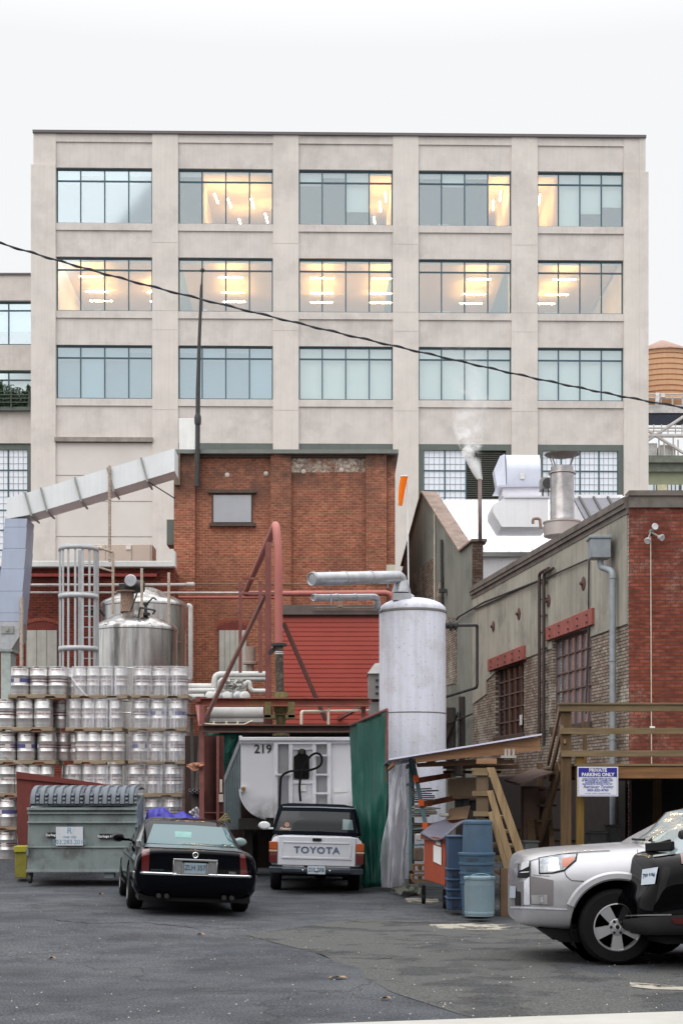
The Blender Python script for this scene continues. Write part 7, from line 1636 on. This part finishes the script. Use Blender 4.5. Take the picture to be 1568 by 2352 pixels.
# ---------------- black coupe seen from behind
cp_paint = paint('coupe_black', rgb(7, 8, 13), .0, .2, 1.0, .0)
st = []
def prof8(hw, zb, z1, zm, zs, zd, fl=.0): return [(0, zb), (hw * .78, zb), (hw * .95, z1), (hw, zm), (hw * .965, zs), (hw * .87, zd), (hw * .45, zd + .012 + fl), (0, zd + .018 + fl)]
for (y, hw, zb, z1, zm, zs, zd) in ((-.01, .80, .50, .53, .66, .80, .875), (.0, .855, .34, .38, .60, .83, .915), (.06, .885, .28, .33, .60, .84, .935), (.3, .90, .25, .30, .58, .84, .955), (1.25, .925, .22, .28, .58, .84, .97), (2.5, .925, .20, .28, .56, .83, .95), (3.9, .92, .20, .28, .56, .80, .90), (4.8, .86, .25, .32, .55, .70, .78), (5.08, .74, .34, .38, .52, .62, .68)):
    st.append((y, prof8(hw, zb, z1, zm, zs, zd)))
me_b = loft(st, 2, [(1.25, .33, .40, .62, 1.2), (4.0, .33, .40, .62, 1.2)])
me_c = cabin_mesh([(.90, .95, 3.9, .82), (1.0, 1.14, 3.65, .80), (1.22, 1.66, 3.1, .68), (1.31, 1.86, 2.95, .62), (1.352, 2.05, 2.8, .54), (1.366, 2.2, 2.65, .40)], p=5.5).mesh('cabin')
for p_ in me_c.polygons: p_.use_smooth = True
CO = thing('black_coupe', 'black luxury coupe seen from behind with teal rear window and ZLH 357 plate', 'car', (0, 0, 0))
Mc = Matrix.Translation((-2.10, 21.15, 0.0)) @ Matrix.Rotation(rad(10.8), 4, 'Z') @ Matrix.Rotation(rad(2.6), 4, 'Y')
Mi = Mc.inverted(); bv = world_bvh([me_b, me_c], Mc)
part('body', me_b, cp_paint, CO); part('cabin', me_c, cp_paint, CO)
tealg = carglass('teal_glass', rgb(44, 84, 90), .08, .2, .6)
g = part('rear_window', on_body(bv, [(353, 1893), (438, 1896), (521, 1902)], [(337, 1937), (440, 1942), (540, 1948)], Mi, .006, 24, 10), tealg, CO)
part('window_trim', on_body(bv, [(330, 1938), (440, 1943), (546, 1950)], [(333, 1946), (440, 1950), (548, 1957)], Mi, .007, 20, 2), plain('trim_grey', rgb(120, 136, 142), .25, .6), CO)
part('side_window', on_body(bv, [(306, 1911), (318, 1898), (333, 1889)], [(306, 1934), (318, 1933), (329, 1931)], Mi, .006), carglass('side_glass', rgb(70, 76, 74), .08), CO)
part('side_window', on_body(bv, [(299, 1920), (304, 1912)], [(299, 1935), (304, 1935)], Mi, .006, 4, 4), MATS['side_glass'], CO)
for (tl, bl_) in (([(327, 1950), (336, 1951), (344, 1951)], [(325, 2003), (334, 2003), (342, 2004)]), ([(551, 1962), (558, 1963), (563, 1965)], [(552, 2013), (561, 2015), (570, 2016)])):
    part('tail_lamp', on_body(bv, tl, bl_, Mi, .008, 8, 10), lens_red, CO)
part('boot_panel', on_body(bv, [(346, 1978), (450, 1982), (551, 1988)], [(346, 2003), (450, 2008), (551, 2012)], Mi, .004, 20, 4), cp_paint, CO)  # strip of plain body paint across the boot face
# bumper with its chrome strips
def bumper(hw, yb, z0, z1, rc, depth, n=24, side=.9):
    pl_ = []
    for k in range(n + 1):
        t = -1 + 2 * k / n; pl_.append((t * (hw - rc), yb + .03 * t * t))
    cor = [(hw - rc + rc * math.sin(rad(a)), yb + .03 + rc - rc * math.cos(rad(a))) for a in range(10, 91, 10)]
    full = [(-x, y) for x, y in cor[::-1]] + pl_ + cor; full = [(-hw, yb + side)] + full + [(hw, yb + side)]
    m = MB(); m.grid([[(x * .86, y + .22, z0) for x, y in full], [(x * .93, y + .09, z0 + .06) for x, y in full], [(x * .99, y + .01, z0 + .16) for x, y in full], [(x, y - .0, z1 - .03) for x, y in full], [(x * .985, y + .03, z1) for x, y in full], [(x * .93, y + .12, z1) for x, y in full]]); return m, full
mb_, full = bumper(.885, -.05, .22, .62, .2, .1)
part('bumper', mb_, cp_paint, CO)
for (i0, i1) in ((0, 18), (25, len(full))):
    m = MB(); seg = full[i0:i1]; m.grid([[(x * 1.002, y - .004, .575) for x, y in seg], [(x * 1.006, y - .014, .588) for x, y in seg], [(x * 1.006, y - .014, .602) for x, y in seg], [(x * 1.002, y - .004, .612) for x, y in seg]]); part('chrome_strip', m, chrome, CO)
def fix(p_): return p_
def body_pt(bv, x, y):
    d_ = (P(x, y, 10) - EYE).normalized(); h, nn, _, _ = bv.ray_cast(EYE, d_); return Mi @ h
q = body_pt(bv, 448, 1992)
m = MB(); 
m.box(q.x - .315, q.x + .315, q.y - .05, q.y + .02, q.z + .09, q.z + .115); m.box(q.x - .315, q.x + .315, q.y - .05, q.y + .02, q.z - .118, q.z - .108); m.box(q.x - .315, q.x - .305, q.y - .05, q.y + .02, q.z - .107, q.z + .089); m.box(q.x + .305, q.x + .315, q.y - .05, q.y + .02, q.z - .107, q.z + .089); pf = part('plate_surround', m, chrome, CO, bevel=.003)
m = MB(); m.box(q.x - .304, q.x - .19, q.y - .035, q.y + .02, q.z - .107, q.z + .089); m.box(q.x + .19, q.x + .304, q.y - .035, q.y + .02, q.z - .107, q.z + .089); part('reverse_lamp', m, plain('reverse_lens', rgb(120, 120, 124), .2, var=.2, scale=20), pf)
m = MB(); m.box(q.x - .189, q.x + .189, q.y - .03, q.y + .02, q.z - .105, q.z + .088); part('recess', m, blackp, pf)
m = MB(); 
for sx in (-1, 1): m.box(q.x + sx * .175 - .013, q.x + sx * .175 + .013, q.y - .05, q.y - .03, q.z - .1, q.z + .06)
m.box(q.x - .188, q.x + .188, q.y - .048, q.y - .0302, q.z - .104, q.z - .086); part('plate_frame', m, chrome, pf)
m = MB(); m.box(q.x - .155, q.x + .155, q.y - .045, q.y - .036, q.z - .085, q.z + .062); pl_o = part('licence_plate', m, plain('plate_teal', rgb(140, 158, 166), .4, var=.1, scale=12), CO)
part_t = text('ZLH 357', .105, plate_ink, pl_o, lmat(Vector((q.x, q.y - .047, q.z - .01))), ext=.0008, sx=.78, bold=.001)
q2 = body_pt(bv, 449, 1964); m = MB(); m.lathe([(.03, 0), (.045, 0), (.045, -.012), (.036, -.016), (.03, -.012), (.03, 0)], (q2.x, q2.y - .012, q2.z), 28, 'y', cap=False); m.lathe([(0, -.022), (.014, -.02), (.018, 0)], (q2.x, q2.y - .008, q2.z), 16, 'y'); part('badge', m, chrome, CO)
q3 = body_pt(bv, 534, 2005); text('ESC', .042, chrome, CO, lmat(Vector((q3.x, q3.y - .012, q3.z))), name='model_lettering', ext=.002, sx=1.5, bold=.001)
q3 = body_pt(bv, 362, 1998); text('ELDORADO', .026, plain('trim_grey', (1, 1, 1, 1)), CO, lmat(Vector((q3.x, q3.y - .012, q3.z))), name='model_lettering', ext=.002, sx=1.3)
for (x, y) in ((-1, 1.25), (1, 1.25), (-1, 4.0), (1, 4.0)): wheel(CO, x * .79, y, .335, .225, 'steel', x)
for sx in (-1, 1):
    m = MB(); m.lathe([(0, -.12), (.06, -.1), (.085, -.02), (.085, .04), (.07, .06), (0, .06)], (0, 0, 0), 20, 'y', M=Matrix.Translation((sx * 1.0, 3.2, 1.0)) @ Matrix.Diagonal((1.25, 1, .85, 1))); m.box(sx * .86 - .06, sx * .86 + .06, 3.17, 3.24, .95, .99); part('door_mirror', m, cp_paint if sx < 0 else plain('mirror_pale', rgb(130, 150, 150), .3), CO)
for sx in (-1, 1):
    m = MB()
    for dx in (0, .11): m.lathe([(.026, 0), (.034, 0), (.034, .1), (.026, .1)], (sx * .52 + dx * -sx, -.06, .28), 14, 'y')
    part('exhaust_tip', m, plain('tip_dark', rgb(60, 60, 62), .4, .6), CO)
m = MB(); m.box(-.8, .8, .1, 4.9, .2, .3); part('underbody', m, blackp, CO)
m = MB(); m.box(-.924, -.918, 1.9, 3.3, .33, .36); part('side_moulding', m, chrome, CO)
part('parcel_shelf_paper', on_body(bv, [(402, 1910), (440, 1912)], [(402, 1924), (440, 1926)], Mi, .008, 4, 3), plain('paper_teal', rgb(110, 150, 146), .6), CO)
CO.matrix_world = Mc
# ---------------- white pickup with dark canopy
ZPk = 26.5
PK = thing('pickup_truck', 'white pickup truck seen from behind with black canopy and TOYOTA tailgate', 'pickup truck', (0, 0, 0)); PK['label'] = 'white pickup truck seen from behind with black canopy and 210 GFB plate'
Mp = Matrix.Translation((-.465, ZPk, -.035)) @ Matrix.Rotation(rad(2.0), 4, 'Z') @ Matrix.Rotation(rad(1.6), 4, 'Y'); Mi = Mp.inverted()
wp_ = paint('white_paint_truck', rgb(196, 198, 206), 0, .35, .6, .35)
def prbed(hw, zb, zt): return [(0, zb), (hw * .9, zb), (hw * .985, zb + .05), (hw, zb + .22), (hw * .99, zt - .18), (hw * .955, zt), (hw * .5, zt + .002), (0, zt + .002)]
st = [(0, prbed(.81, .52, 1.03)), (.03, prbed(.835, .48, 1.04)), (.1, prbed(.84, .44, 1.045)), (2.2, prbed(.845, .42, 1.045)), (3.5, prbed(.845, .4, 1.02)), (4.2, prbed(.83, .4, .98)), (4.62, prbed(.76, .45, .86))]
me_b = loft(st, 1, [(1.05, .34, .40, .58, 1.2), (3.75, .34, .40, .58, 1.2)]); part('body', me_b, wp_, PK)
m = MB(); r_ = []
capm = paint('canopy_black', rgb(14, 17, 26), 0, .5, .08, .04)
me_c = cabin_mesh([(1.045, .03, 2.15, .805), (1.30, .10, 2.12, .765), (1.50, .19, 2.1, .715), (1.575, .26, 2.08, .66), (1.60, .38, 2.0, .52)], p=9, name='canopy'); part('canopy', me_c, capm, PK)
cab = cabin_mesh([(1.0, 2.18, 4.0, .80), (1.15, 2.2, 3.7, .77), (1.5, 2.25, 3.25, .66), (1.56, 2.35, 3.1, .56)], p=7); part('cab', cab, wp_, PK)
bv = world_bvh([me_b, me_c.mesh('t')], Mp)
part('canopy_window', on_body(bv, [(648, 1863), (730, 1864), (810, 1867)], [(632, 1908), (730, 1910), (822, 1914)], Mi, .008, 20, 8), carglass('tinted_glass', rgb(24, 27, 31), .06, .15, .5), PK)
part('canopy_edge_trim', on_body(bv, [(650, 1853), (730, 1853.5), (813, 1857)], [(650, 1855), (730, 1856), (813, 1859.5)], Mi, .012, 16, 1), plain('trim_dark', rgb(90, 96, 104), .4), PK)
part('window_reflection_panel', on_body(bv, [(787, 1882), (808, 1884)], [(786, 1906), (811, 1907)], Mi, .012, 3, 3), carglass('painted_reflection', rgb(96, 116, 118), .08), PK)  # lighter patch colours a reflection onto the tinted canopy window
m = MB(); m.box(-.695, .695, -.03, .02, .50, 1.02); tg = part('tailgate', m, wp_, PK, bevel=.012)
m = MB(); m.box(-.60, .60, -.042, -.03, .90, .925); m.box(-.62, .62, -.046, -.03, .62, .655); m.box(.585, .615, -.042, -.03, .66, .9); m.box(-.615, -.6, -.038, -.03, .66, .9); part('pressing', m, wp_, tg, bevel=.006)
m = MB(); m.box(-.08, .08, -.055, -.03, .945, .995); m.box(-.07, .07, -.06, -.055, .955, .965); part('gate_handle', m, blackp, tg, bevel=.006)
text('TOYOTA', .165, plain('letter_blue', rgb(64, 78, 104), .5), tg, lmat(Vector((0, -.036, .775))), ext=.002, sx=1.12, bold=.003, track=1.12)
for sx in (-1, 1):
    m = MB(); m.box(min(sx * .705, sx * .845), max(sx * .705, sx * .845), -.035, .09, .54, .92); tl = part('tail_lamp', m, lens_red, PK, bevel=.01)
    m = MB(); m.box(min(sx * .703, sx * .848), max(sx * .703, sx * .848), -.04, .092, .78, .918); part('amber_lens', m, lens_amb, tl, bevel=.008)
    m = MB(); m.box(min(sx * .703, sx * .848), max(sx * .703, sx * .848), -.041, .02, .74, .77); part('reverse_lens', m, plain('lens_clear', rgb(190, 160, 130), .3), tl)
m = MB(); m.box(-.84, .84, -.14, .02, .36, .47); m.box(-.62, .62, -.16, -.12, .38, .455); part('rear_bumper', m, plain('bumper_dark', rgb(54, 60, 68), .4, .4, var=.25, scale=6), PK, bevel=.015)
m = MB(); m.box(-.6, -.22, -.03, .0, .475, .495); m.box(.18, .6, -.03, .0, .475, .495); part('sill_strip', m, galv, PK)
m = MB(); m.box(-.155, .16, -.175, -.162, .362, .505); po = part('licence_plate', m, plate_m, PK)
text('210 GFB', .1, plate_ink, po, lmat(Vector((.002, -.177, .43))), ext=.0008, sx=.78, bold=.001)
m = MB()
for x in (-.24, .0, .24): m.lathe([(.02, 0), (.02, -.02), (0, -.028)], (x, -.16 if x else -.178, .42), 12, 'y')
part('bumper_bolts', m, chrome, PK)
for (x, y) in ((-1, 1.05), (1, 1.05), (-1, 3.75), (1, 3.75)): wheel(PK, x * .72, y, .335, .2, 'steel', x)
m = MB(); m.box(-.6, .6, .2, 4.4, .3, .46); m.tube([(-.6, 1.05, .33), (.6, 1.05, .33)], .05, 10); m.lathe([(0, -.14), (.1, -.1), (.13, 0), (.1, .1), (0, .14)], (0.1, 1.05, .33), 14, 'x'); part('chassis', m, blackp, PK)
m = MB(); m.lathe([(0, -.05), (.07, -.04), (.1, .02), (.09, .05), (0, .05)], (0, 0, 0), 16, 'y', M=Matrix.Translation((-1.0, 3.15, 1.13)) @ Matrix.Diagonal((1.2, 1, .85, 1))); m.box(-.92, -.78, 3.13, 3.17, 1.06, 1.1); part('door_mirror', m, paint('mirror_white', rgb(225, 226, 228)), PK)
m = MB(); m.lathe([(0, -.05), (.07, -.04), (.09, .02), (.08, .05), (0, .05)], (0, 0, 0), 16, 'y', M=Matrix.Translation((.98, 3.15, 1.13)) @ Matrix.Diagonal((1.0, 1, .85, 1))); part('door_mirror', m, blackp, PK)
cream_ink = plain('sticker_cream', rgb(205, 180, 160), .6)
def body_pt2(bv, x, y):
    d_ = (P(x, y, 10) - EYE).normalized(); h, nn, _, _ = bv.ray_cast(EYE, d_); return Mi @ h
q = body_pt2(bv, 655, 1903); text('Century', .055, cream_ink, PK, lmat(Vector((q.x, q.y - .014, q.z)), rx=rad(-14)), name='sticker_lettering', ext=.001, bold=.002, shear=.2)
q = body_pt2(bv, 659, 1894); m = MB(); m.lathe([(0, -.004), (.045, -.004), (.045, 0)], (0, 0, 0), 20, 'y', M=Matrix.Translation((q.x, q.y - .012, q.z)) @ Matrix.Rotation(rad(-14), 4, 'X')); so_ = part('round_sticker', m, plain('sticker_orange', rgb(150, 110, 96), .6), PK)
q = body_pt2(bv, 728, 1907); m = MB(); m.lathe([(0, -.02), (.012, -.018), (.014, 0)], (q.x, q.y - .01, q.z), 10, 'y'); m.tube([(q.x, q.y - .02, q.z), (q.x + .14, q.y - .02, q.z - .01)], .006, 6); part('wiper', m, dark_iron, PK)
PK.matrix_world = Mp
# ---------------- silver off-roader, side on at the right
SV = thing('silver_suv', 'silver off-road SUV parked side-on at the right edge, nose pointing left', 'car', (0, 0, 0))
sv_paint = paint('silver_paint', rgb(172, 172, 176), .5, .34, .55, .08)
def pr9(hw, zb, z1, zm, zs, zd, zc, k=.87): return [(0, zb), (hw * .85, zb), (hw * .975, z1), (hw, zm), (hw * .985, zs), (hw * k, zd), (hw * k * .55, (zd + zc) / 2 + .012), (0, zc)]
st = [(.02, pr9(.56, .40, .43, .60, .80, .90, .92)), (.055, pr9(.70, .37, .40, .60, .88, 1.05, 1.07)), (.11, pr9(.80, .36, .40, .62, .92, 1.085, 1.11)), (.20, pr9(.885, .35, .40, .62, .93, 1.11, 1.14)), (.40, pr9(.95, .33, .40, .64, .93, 1.125, 1.17, .86)), (.8, pr9(.965, .32, .40, .68, .93, 1.14, 1.20, .85)), (1.3, pr9(.965, .32, .40, .70, .96, 1.19, 1.235, .85)), (2.2, pr9(.965, .32, .40, .70, 1.0, 1.21, 1.24)), (4.5, pr9(.965, .32, .40, .70, 1.0, 1.21, 1.24)), (4.8, pr9(.90, .36, .44, .70, .98, 1.18, 1.2))]
st = [(y, [(x, z) for x, z in pr]) for y, pr in st]
me_b = loft(st, 2, [(.98, .40, .475, .55, 1.3), (3.77, .40, .475, .55, 1.3)])
cab = cabin_mesh([(1.17, 1.22, 4.75, .86), (1.26, 1.36, 4.7, .84), (1.6, 1.98, 4.5, .70), (1.74, 2.3, 4.4, .64), (1.79, 2.6, 4.2, .52)], p=6)
# local y runs from the nose to the tail; world: x = X0 + y, Y = Yc - x(lateral)
Ms = Matrix.Translation((1.83, 16.05, 0)) @ Matrix(((0, 1, 0, 0), (-1, 0, 0, 0), (0, 0, 1, 0), (0, 0, 0, 1)))
Mi = Ms.inverted()
part('body', me_b, sv_paint, SV); cm_ = cab.mesh('cab'); cabo = part('cabin', cm_, sv_paint, SV)
bv = world_bvh([me_b], Ms); bvc = world_bvh([cm_], Ms)
part('windscreen', on_body(bvc, [(1475, 1928), (1520, 1888), (1575, 1842)], [(1500, 1934), (1540, 1934), (1580, 1934)], Mi, .008, 16, 8), carglass('windscreen_glass', rgb(110, 122, 112), .12, .6), SV)
m = MB(); m.grid([[Vector((-.68 + 1.36 * j / 8, 1.34 + .02, 1.25)) for j in range(9)], [Vector((-.58 + 1.16 * j / 8, 2.02, 1.62)) for j in range(9)], [Vector((-.54 + 1.08 * j / 8, 2.26, 1.72)) for j in range(9)]])
m = MB()
lamp = plain('headlamp_glass', rgb(132, 136, 142), .12, .6, var=.7, scale=11, coat=1)
hl = part('headlamp', on_body(bv, [(1239, 1973), (1262, 1969), (1290, 1965), (1323, 1963)], [(1240, 2005), (1268, 2004), (1294, 1998), (1319, 1977)], Mi, .012, 24, 10), lamp, SV)
part('lamp_bezel', on_body(bv, [(1236, 1971), (1262, 1966.5), (1290, 1962.5), (1326, 1960.5)], [(1237, 2008), (1269, 2007), (1296, 2001), (1323, 1977)], Mi, .008, 24, 10), blackp, hl)
part('indicator_lens', on_body(bv, [(1290, 1975), (1305, 1971), (1321, 1970)], [(1290, 1992), (1300, 1993), (1314, 1980)], Mi, .016, 10, 6), lens_amb, hl)
part('chrome_reflector', on_body(bv, [(1262, 1974), (1280, 1972)], [(1258, 2001), (1284, 1999)], Mi, .015, 6, 6), chrome, hl)
greyp = plain('bumper_grey', rgb(112, 108, 110), .5, var=.06)
part('bumper_recess', on_body(bv, [(1217, 2012), (1240, 2016), (1270, 2022)], [(1219, 2077), (1240, 2079), (1269, 2080)], Mi, .007, 12, 12), greyp, SV)
fg = part('fog_lamp', on_body(bv, [(1221, 2056), (1256, 2055)], [(1222, 2076), (1257, 2077)], Mi, .012, 8, 6), plain('fog_surround', rgb(170, 170, 172), .3, .4), SV)
part('fog_lens', on_body(bv, [(1239, 2056), (1248, 2056)], [(1239, 2076), (1248, 2076)], Mi, .016, 4, 6), chrome, fg)
gr_ = part('grille', on_body(bv, [(1193, 1984), (1206, 1980), (1218, 1978)], [(1189, 2016), (1200, 2017), (1217, 2017)], Mi, .010, 8, 8), blackp, SV)
part('grille_slats', on_body(bv, [(1192, 2004), (1204, 2003), (1217, 2002)], [(1191, 2006), (1204, 2005), (1217, 2004)], Mi, .02, 6, 1), chrome, gr_)
part('grille_bar', on_body(bv, [(1192, 1985), (1206, 1981), (1217, 1980)], [(1190, 2002), (1202, 1998), (1216, 1991)], Mi, .018, 8, 5), chrome, gr_)
part('lower_intake', on_body(bv, [(1182, 2046), (1196, 2048)], [(1184, 2079), (1197, 2080)], Mi, .010, 4, 6), blackp, SV)
part('front_bumper_panel', on_body(bv, [(1174, 2032), (1203, 2024)], [(1175, 2080), (1204, 2081)], Mi, .005, 6, 8), greyp, SV)
part('licence_plate', on_body(bv, [(1173, 2034), (1187, 2036)], [(1172, 2062), (1186, 2063)], Mi, .016, 4, 4), plate_m, SV)
part('bumper_crease', on_body(bv, [(1173, 2082), (1230, 2083), (1300, 2086)], [(1173, 2086), (1230, 2087), (1302, 2090)], Mi, .010, 20, 2), plain('silver_light', rgb(216, 217, 226), .3, .3), SV)
part('corner_post', on_body(bv, [(1205, 2024), (1217, 2014)], [(1205, 2078), (1218, 2078)], Mi, .014, 4, 8), plain('silver_light', rgb(216, 217, 226), .3, .3), SV)
part('bonnet_gap', on_body(bv, [(1216, 1978), (1238, 1971), (1280, 1963), (1326, 1958), (1400, 1954)], [(1216, 1979.3), (1238, 1972.2), (1280, 1964.2), (1326, 1959.2), (1400, 1955)], Mi, .006, 26, 1), blackp, SV)
part('door_gap', on_body(bv, [(1462, 1952), (1463.2, 1952)], [(1462, 2030), (1463.2, 2030)], Mi, .006, 1, 10), blackp, SV)
part('hood_seam', on_body(bv, [(1222, 2009), (1240, 2011), (1262, 2012)], [(1222, 2010), (1240, 2012), (1262, 2013)], Mi, .006, 10, 1), blackp, SV)
part('wing_seam', on_body(bv, [(1296, 2001), (1300, 2012), (1312, 2022), (1340, 2023.5)], [(1295, 2003), (1299, 2013.5), (1312, 2023.5), (1340, 2025)], Mi, .006, 12, 1), blackp, SV)
# arch flares, liners, wheels on both sides
for sx in (-1, 1):
    for yc in (.98, 3.77):
        m = MB(); rws = []
        for rr_, lat in ((.477, .90), (.477, .985), (.495, .998), (.545, .99), (.565, .955)):
            rws.append([(sx * lat, yc - rr_ * math.cos(rad(a)) * (1.0 + .03 * math.sin(rad(a)) ** 2), .40 + rr_ * math.sin(rad(a)) * .985) for a in range(24, 189, 5)])
        m.grid(rws); part('arch_flare', m, sv_paint, SV)
        m = MB(); m.grid([[(sx * lat, yc - .472 * math.cos(rad(a)), .40 + .472 * math.sin(rad(a))) for a in range(-30, 211, 10)] for lat in (.56, .96)]); m.lathe([(.472, sx * .57), (0, sx * .57)], (0, yc, .40), 30, 'x'); part('arch_liner', m, blackp, SV)
        w_ = wheel(SV, sx * .84, yc, .388, .25, 'spoke5', sx)
m = MB(); m.box(-.75, .75, .35, 4.5, .24, .4); m.prism([(-.8, .2, .36), (-.8, .42, .22), (-.8, 1.2, .2), (-.8, 1.2, .36)], (1.6, 0, 0)); part('underbody', m, blackp, SV)
m = MB(); mm_ = Matrix.Translation((1.03, 1.66, 1.30)) @ Matrix.Diagonal((1.2, .8, 1, 1)); m.lathe([(0, -.09), (.07, -.08), (.1, 0), (.09, .06), (0, .07)], (0, 0, 0), 16, 'y', M=mm_); m.box(.84, .95, 1.64, 1.7, 1.2, 1.25); part('door_mirror', m, blackp, SV)
m = MB(); m.tube([(.55, 1.34, 1.265), (.2, 1.28, 1.262)], .012, 6); m.tube([(.7, 1.36, 1.262), (.45, 1.45, 1.29)], .012, 6); part('wiper', m, blackp, SV)
SV.matrix_world = Ms
# ---------------- black crossover at the right edge, tail towards us
BX = thing('black_suv', 'glossy black SUV cropped by the right edge, its tail and number plate facing left', 'car', (0, 0, 0))
bx_paint = paint('black_paint_gloss', rgb(5, 5, 7), .0, .2, 1.0, .0)
def prb(hw, zb, z1, zm, zs, zt): return [(0, zb), (hw * .85, zb), (hw * .97, z1), (hw, zm), (hw * .97, zs), (hw * .88, zt), (hw * .5, zt + .01), (0, zt + .015)]
st = [(-.03, prb(.46, .48, .50, .56, .62, .66)), (.0, prb(.70, .40, .44, .56, .66, .72)), (.08, prb(.82, .34, .40, .58, .72, .80)), (.13, prb(.84, .32, .40, .60, .80, 1.04)), (.20, prb(.87, .32, .40, .62, .88, 1.13)), (.45, prb(.90, .32, .40, .64, .94, 1.17)), (1.2, prb(.91, .32, .40, .64, .96, 1.16)), (3.2, prb(.91, .32, .40, .64, .92, 1.05)), (4.2, prb(.85, .36, .42, .6, .8, .9))]
me_b = loft(st, 2, [(.86, .36, .40, .5, 1.3), (3.3, .36, .40, .5, 1.3)])
cab = cabin_mesh([(1.08, .26, 3.4, .80), (1.18, .36, 3.3, .79), (1.35, .62, 2.9, .73), (1.55, .80, 2.5, .66), (1.62, 1.1, 2.3, .54)], p=6)
Mb = Matrix.Translation((2.80, 15.25, 0)) @ Matrix.Rotation(rad(-76), 4, 'Z'); Mi = Mb.inverted()
cmx = cab.mesh('cab'); part('body', me_b, bx_paint, BX); part('cabin', cmx, carglass('suv_glass', rgb(120, 135, 140), .14, .6), BX)
bv = world_bvh([me_b, cmx], Mb)
me_p = on_body(bv, [(1477, 1998), (1512, 1993)], [(1474, 2034), (1505, 2031)], Mi, .016, 4, 4); po = part('licence_plate', me_p, plain('plate_face', (1, 1, 1, 1)), BX)
def onpt(x, y, off=.02):
    d_ = (P(x, y, 10) - EYE).normalized(); h, nn, _, _ = bv.ray_cast(EYE, d_); nn = nn if nn.dot(d_) < 0 else -nn; return Mi @ (h + nn * off)
c0 = onpt(1476, 2018); c1 = onpt(1508, 2014); cc0 = (c0 + c1) / 2; dv = (c1 - c0).normalized(); up_ = Vector((0, 0, 1)); nz_ = dv.cross(up_).normalized()
Mt = Matrix.Translation(cc0) @ Matrix(((dv.x, up_.x, nz_.x, 0), (dv.y, up_.y, nz_.y, 0), (dv.z, up_.z, nz_.z, 0), (0, 0, 0, 1)))
text('720 JVM', .1, plate_ink, po, Mt, ext=.0008, sx=min(1, (c1 - c0).length / .40), bold=.001)
part('lower_trim', on_body(bv, [(1430, 2112), (1480, 2106), (1575, 2100)], [(1434, 2150), (1480, 2160), (1575, 2162)], Mi, .006, 20, 8), plain('black_plastic_rough', rgb(34, 33, 34), .7, var=.15), BX)
part('chrome_line', on_body(bv, [(1438, 2102), (1490, 2100), (1540, 2099)], [(1438, 2104.5), (1490, 2103), (1540, 2102)], Mi, .012, 20, 1), plain('soft_chrome', rgb(170, 172, 172), .3, .8), BX)
part('tail_lamp', on_body(bv, [(1561, 1962), (1580, 1956)], [(1563, 1985), (1580, 1988)], Mi, .012, 4, 6), lens_red, BX)
part('reflector', on_body(bv, [(1538, 2108), (1580, 2108)], [(1546, 2120), (1580, 2124)], Mi, .016, 6, 3), lens_red, BX)
m = MB(); a, b = onpt(1490, 1953, .04), onpt(1548, 1950, .04); m.beam(a, b, .05, .09); m.beam(a, onpt(1545, 1943, .06), .03, .04); part('rear_wiper', m, blackp, BX, bevel=.01)
part('tailgate_trim', on_body(bv, [(1500, 1966), (1530, 1962), (1560, 1958)], [(1500, 1970), (1530, 1966), (1560, 1962)], Mi, .01, 8, 1), plain('soft_chrome', (1, 1, 1, 1)), BX)
for (x, y) in ((-1, .86), (1, .86), (-1, 3.3), (1, 3.3)): wheel(BX, x * .78, y, .36, .23, 'steel', x)
m = MB(); m.box(-.7, .7, .25, 4.0, .26, .4); part('underbody', m, blackp, BX)
BX.matrix_world = Mb
